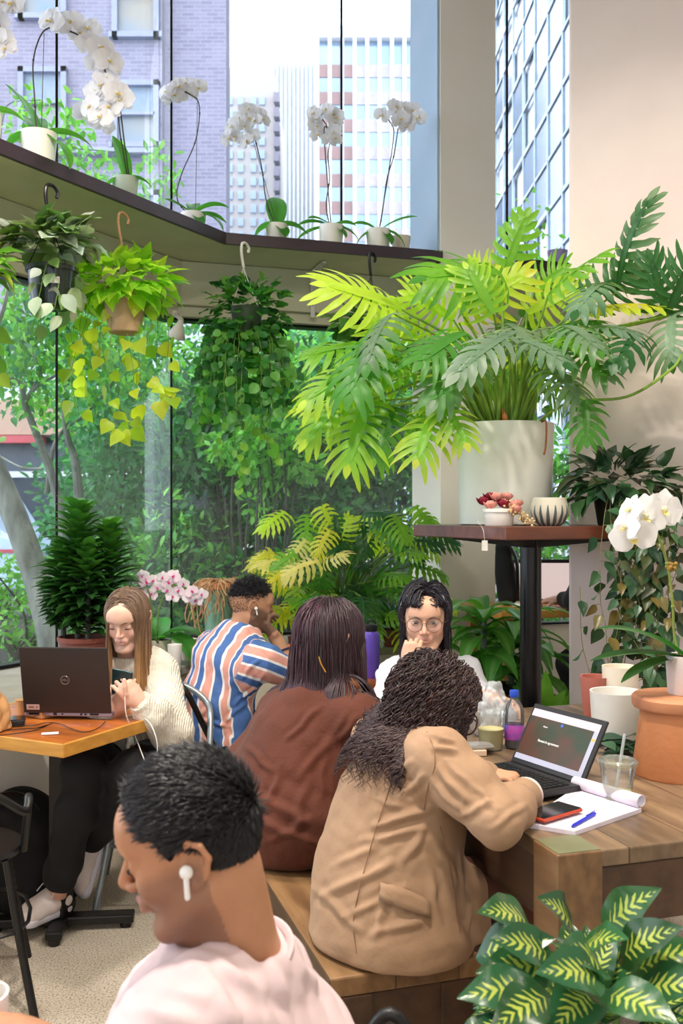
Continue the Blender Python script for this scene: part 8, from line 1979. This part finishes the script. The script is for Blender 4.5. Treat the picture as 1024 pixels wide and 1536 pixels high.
q = V((P(775, 0, 5.15).x, 5.15, HT2)); t = thing('mouse', 'small white mouse on the counter between the backpack and the black pole', 'mouse', q); m = MB(); m.ball(q + V((0, 0, .012)), (.026, .04, .013), 16, 10); m.build('shell', white_c, t)
def build_far():
    H = frame_of((1.42, 5.12, 1.38), (-.4, .9, -.25), 1.); J = dict(pelvis=V((1.42, 5.02, .72)), waist=V((1.42, 5.03, .86)), chest=V((1.42, 5.06, 1.02)), nb=V((1.42, 5.09, 1.22)), sr=V((1.56, 5.15, 1.17)), sl=V((1.27, 5.06, 1.17)))
    t = thing('person', 'person in black at the far counter, mostly hidden by the wall', 'person', (1.42, 5.02, 0)); eL, wL = P(850, 905, 5.04), P(842, 905, 5.2); wL.z = HT2 + .03
    eL = V((1.185, 5.03, 1.0)); wL = V((1.15, 5.20, HT2 + .035)); eR = V((1.66, 5.3, 1.)); wR = V((1.5, 5.4, HT2 + .05)); lo, hi = bounds([J['pelvis'], H['c'], J['sr'], eL, wL, eR], .14); S = SDF(lo, hi, .0055); add_head(S, H); add_neck(S, H, J['nb']); torso(S, J, g=-.02)
    hand(S, wL, (-.85, .3, -.05), (0, 0, -1), 1, (.4,) * 4, .3, 1.05); hand(S, wR, (-.8, .2, 0), (0, 0, -1), 1, (.4,) * 4, .3); S.cone(eL, wL, .03, .022, .01); S.cone(eR, wR, .03, .022, .01)
    S.build('body', skin_m, t, head_cols(H, (.6, .36, .28), (.5, .2, .17))); hair_cap('hair', H, t, (.02, .015, .015), low=-.08)
    S = SDF(lo, hi, .007); torso(S, J, g=.02); S.chain([J['sl'], eL, eL.lerp(wL, .75)], [.065, .062, .045], .03); S.chain([J['sr'], eR, eR.lerp(wR, .8)], [.065, .06, .045], .03); S.noise(.004, 20, 3); S.build('sweater', cloth('black_sweater', '14141c', '0e0e14'), t)
    p = J['pelvis']; legs('trousers', MATS['black_trousers'], t, (p + V((-.08, 0, -.03)), p + V((.1, 0, -.03))), (V((1.17, 5.05, .68)), V((1.4, 5.4, .7))), (V((1.24, 5.08, .3)), V((1.42, 5.3, .3))), (.09, .075, .055))
    shoe(t, V((1.26, 5.10, .25)), V((1.10, 5.26, .25)), (0, 0, 1), bsho, bsho, False); shoe(t, V((1.44, 5.3, .25)), V((1.34, 5.5, .25)), (0, 0, 1), bsho, bsho, False)
    t = thing('stool', 'tall black stool under the person in black in the far bay', 'stool', (1.42, 5.02, 0)); m = MB(); m.lathe([(.001, .60), (.16, .60), (.165, .62), (.001, .63)], (1.42, 5.02, 0)); m.build('seat', black_m, t)
    for x, y in ((-1, -1), (1, -1), (-1, 1), (1, 1)): m = MB(); m.tube([(1.42 + x * .1, 5.02 + y * .1, .6), (1.42 + x * .17, 5.02 + y * .1, 0)], .012, 8); m.build('leg', black_m, t)
    m = MB(); m.tube([(1.26, 5.1, .24), (1.30, 5.1, .24), (1.54, 5.1, .24)], .01, 8); m.build('footrest', black_m, t)
build_far()
# ================================================================ light and camera
w = bpy.data.worlds.new('sky'); SC.world = w; w.use_nodes = True
nt = w.node_tree; nt.nodes.clear()
o_ = nt.nodes.new('ShaderNodeOutputWorld'); bg = nt.nodes.new('ShaderNodeBackground'); tc = nt.nodes.new('ShaderNodeTexCoord')
sp_ = nt.nodes.new('ShaderNodeSeparateXYZ'); cr = nt.nodes.new('ShaderNodeValToRGB')
nt.links.new(tc.outputs['Generated'], sp_.inputs[0]); nt.links.new(sp_.outputs['Z'], cr.inputs['Fac'])
cr.color_ramp.elements[0].position = .0; cr.color_ramp.elements[0].color = (.80, .88, 1, 1)
cr.color_ramp.elements[1].position = .5; cr.color_ramp.elements[1].color = (.93, .97, 1, 1)
nt.links.new(cr.outputs['Color'], bg.inputs['Color']); bg.inputs['Strength'].default_value = 4.2
nt.links.new(bg.outputs[0], o_.inputs['Surface'])
sl = bpy.data.lights.new('sun', 'SUN'); sl.energy = 7; sl.angle = math.radians(4); sl.color = (1., .93, .8)
so = bpy.data.objects.new('sun', sl); COL.objects.link(so)
sd = V((.30, -.62, -.80)).normalized(); so.rotation_euler = sd.to_track_quat('-Z', 'Y').to_euler()

pendant(-1.6, .3, 3.2, 'white pendant lamp hanging over the left front of the room', 13)
pendant(.9, .2, 3.2, 'white pendant lamp hanging over the right front of the room', 13)
pendant(2.3, 1.4, 3.2, 'white pendant lamp hanging by the right wall', 13)
pendant(-.4, -1.4, 3.2, 'white pendant lamp hanging furthest back in the room', 13)
pendant(-.25, 1.5, 3.9, 'white pendant lamp hanging highest above the long table', 75, .10)

pendant(-1.0, 2.9, 3.5, 'white pendant lamp hanging over the orange-brown table', 34, .13)
pendant(.75, 2.5, 3.5, 'white pendant lamp hanging over the near end of the long table', 34, .13)
cam = bpy.data.cameras.new('camera'); co = bpy.data.objects.new('camera', cam); COL.objects.link(co)
co.location = (0, 0, CH); co.rotation_euler = (PI / 2, 0, 0)
cam.sensor_fit = 'VERTICAL'; cam.sensor_height = 36; cam.sensor_width = 24; cam.lens = 35
cam.clip_start = .05; cam.clip_end = 600
cam.dof.use_dof = True; cam.dof.focus_distance = 3.0; cam.dof.aperture_fstop = 6.3
SC.camera = co
vs = SC.view_settings; vs.view_transform = 'Standard'; vs.look = 'None'; vs.gamma = 1; vs.exposure = .02; vs.use_curve_mapping = False
SC.cycles.use_denoising = True
SC.cycles.max_bounces = 8; SC.cycles.transparent_max_bounces = 24; SC.cycles.diffuse_bounces = 4; SC.cycles.glossy_bounces = 3
SC.cycles.sample_clamp_indirect = 6; SC.cycles.caustics_reflective = False; SC.cycles.caustics_refractive = False
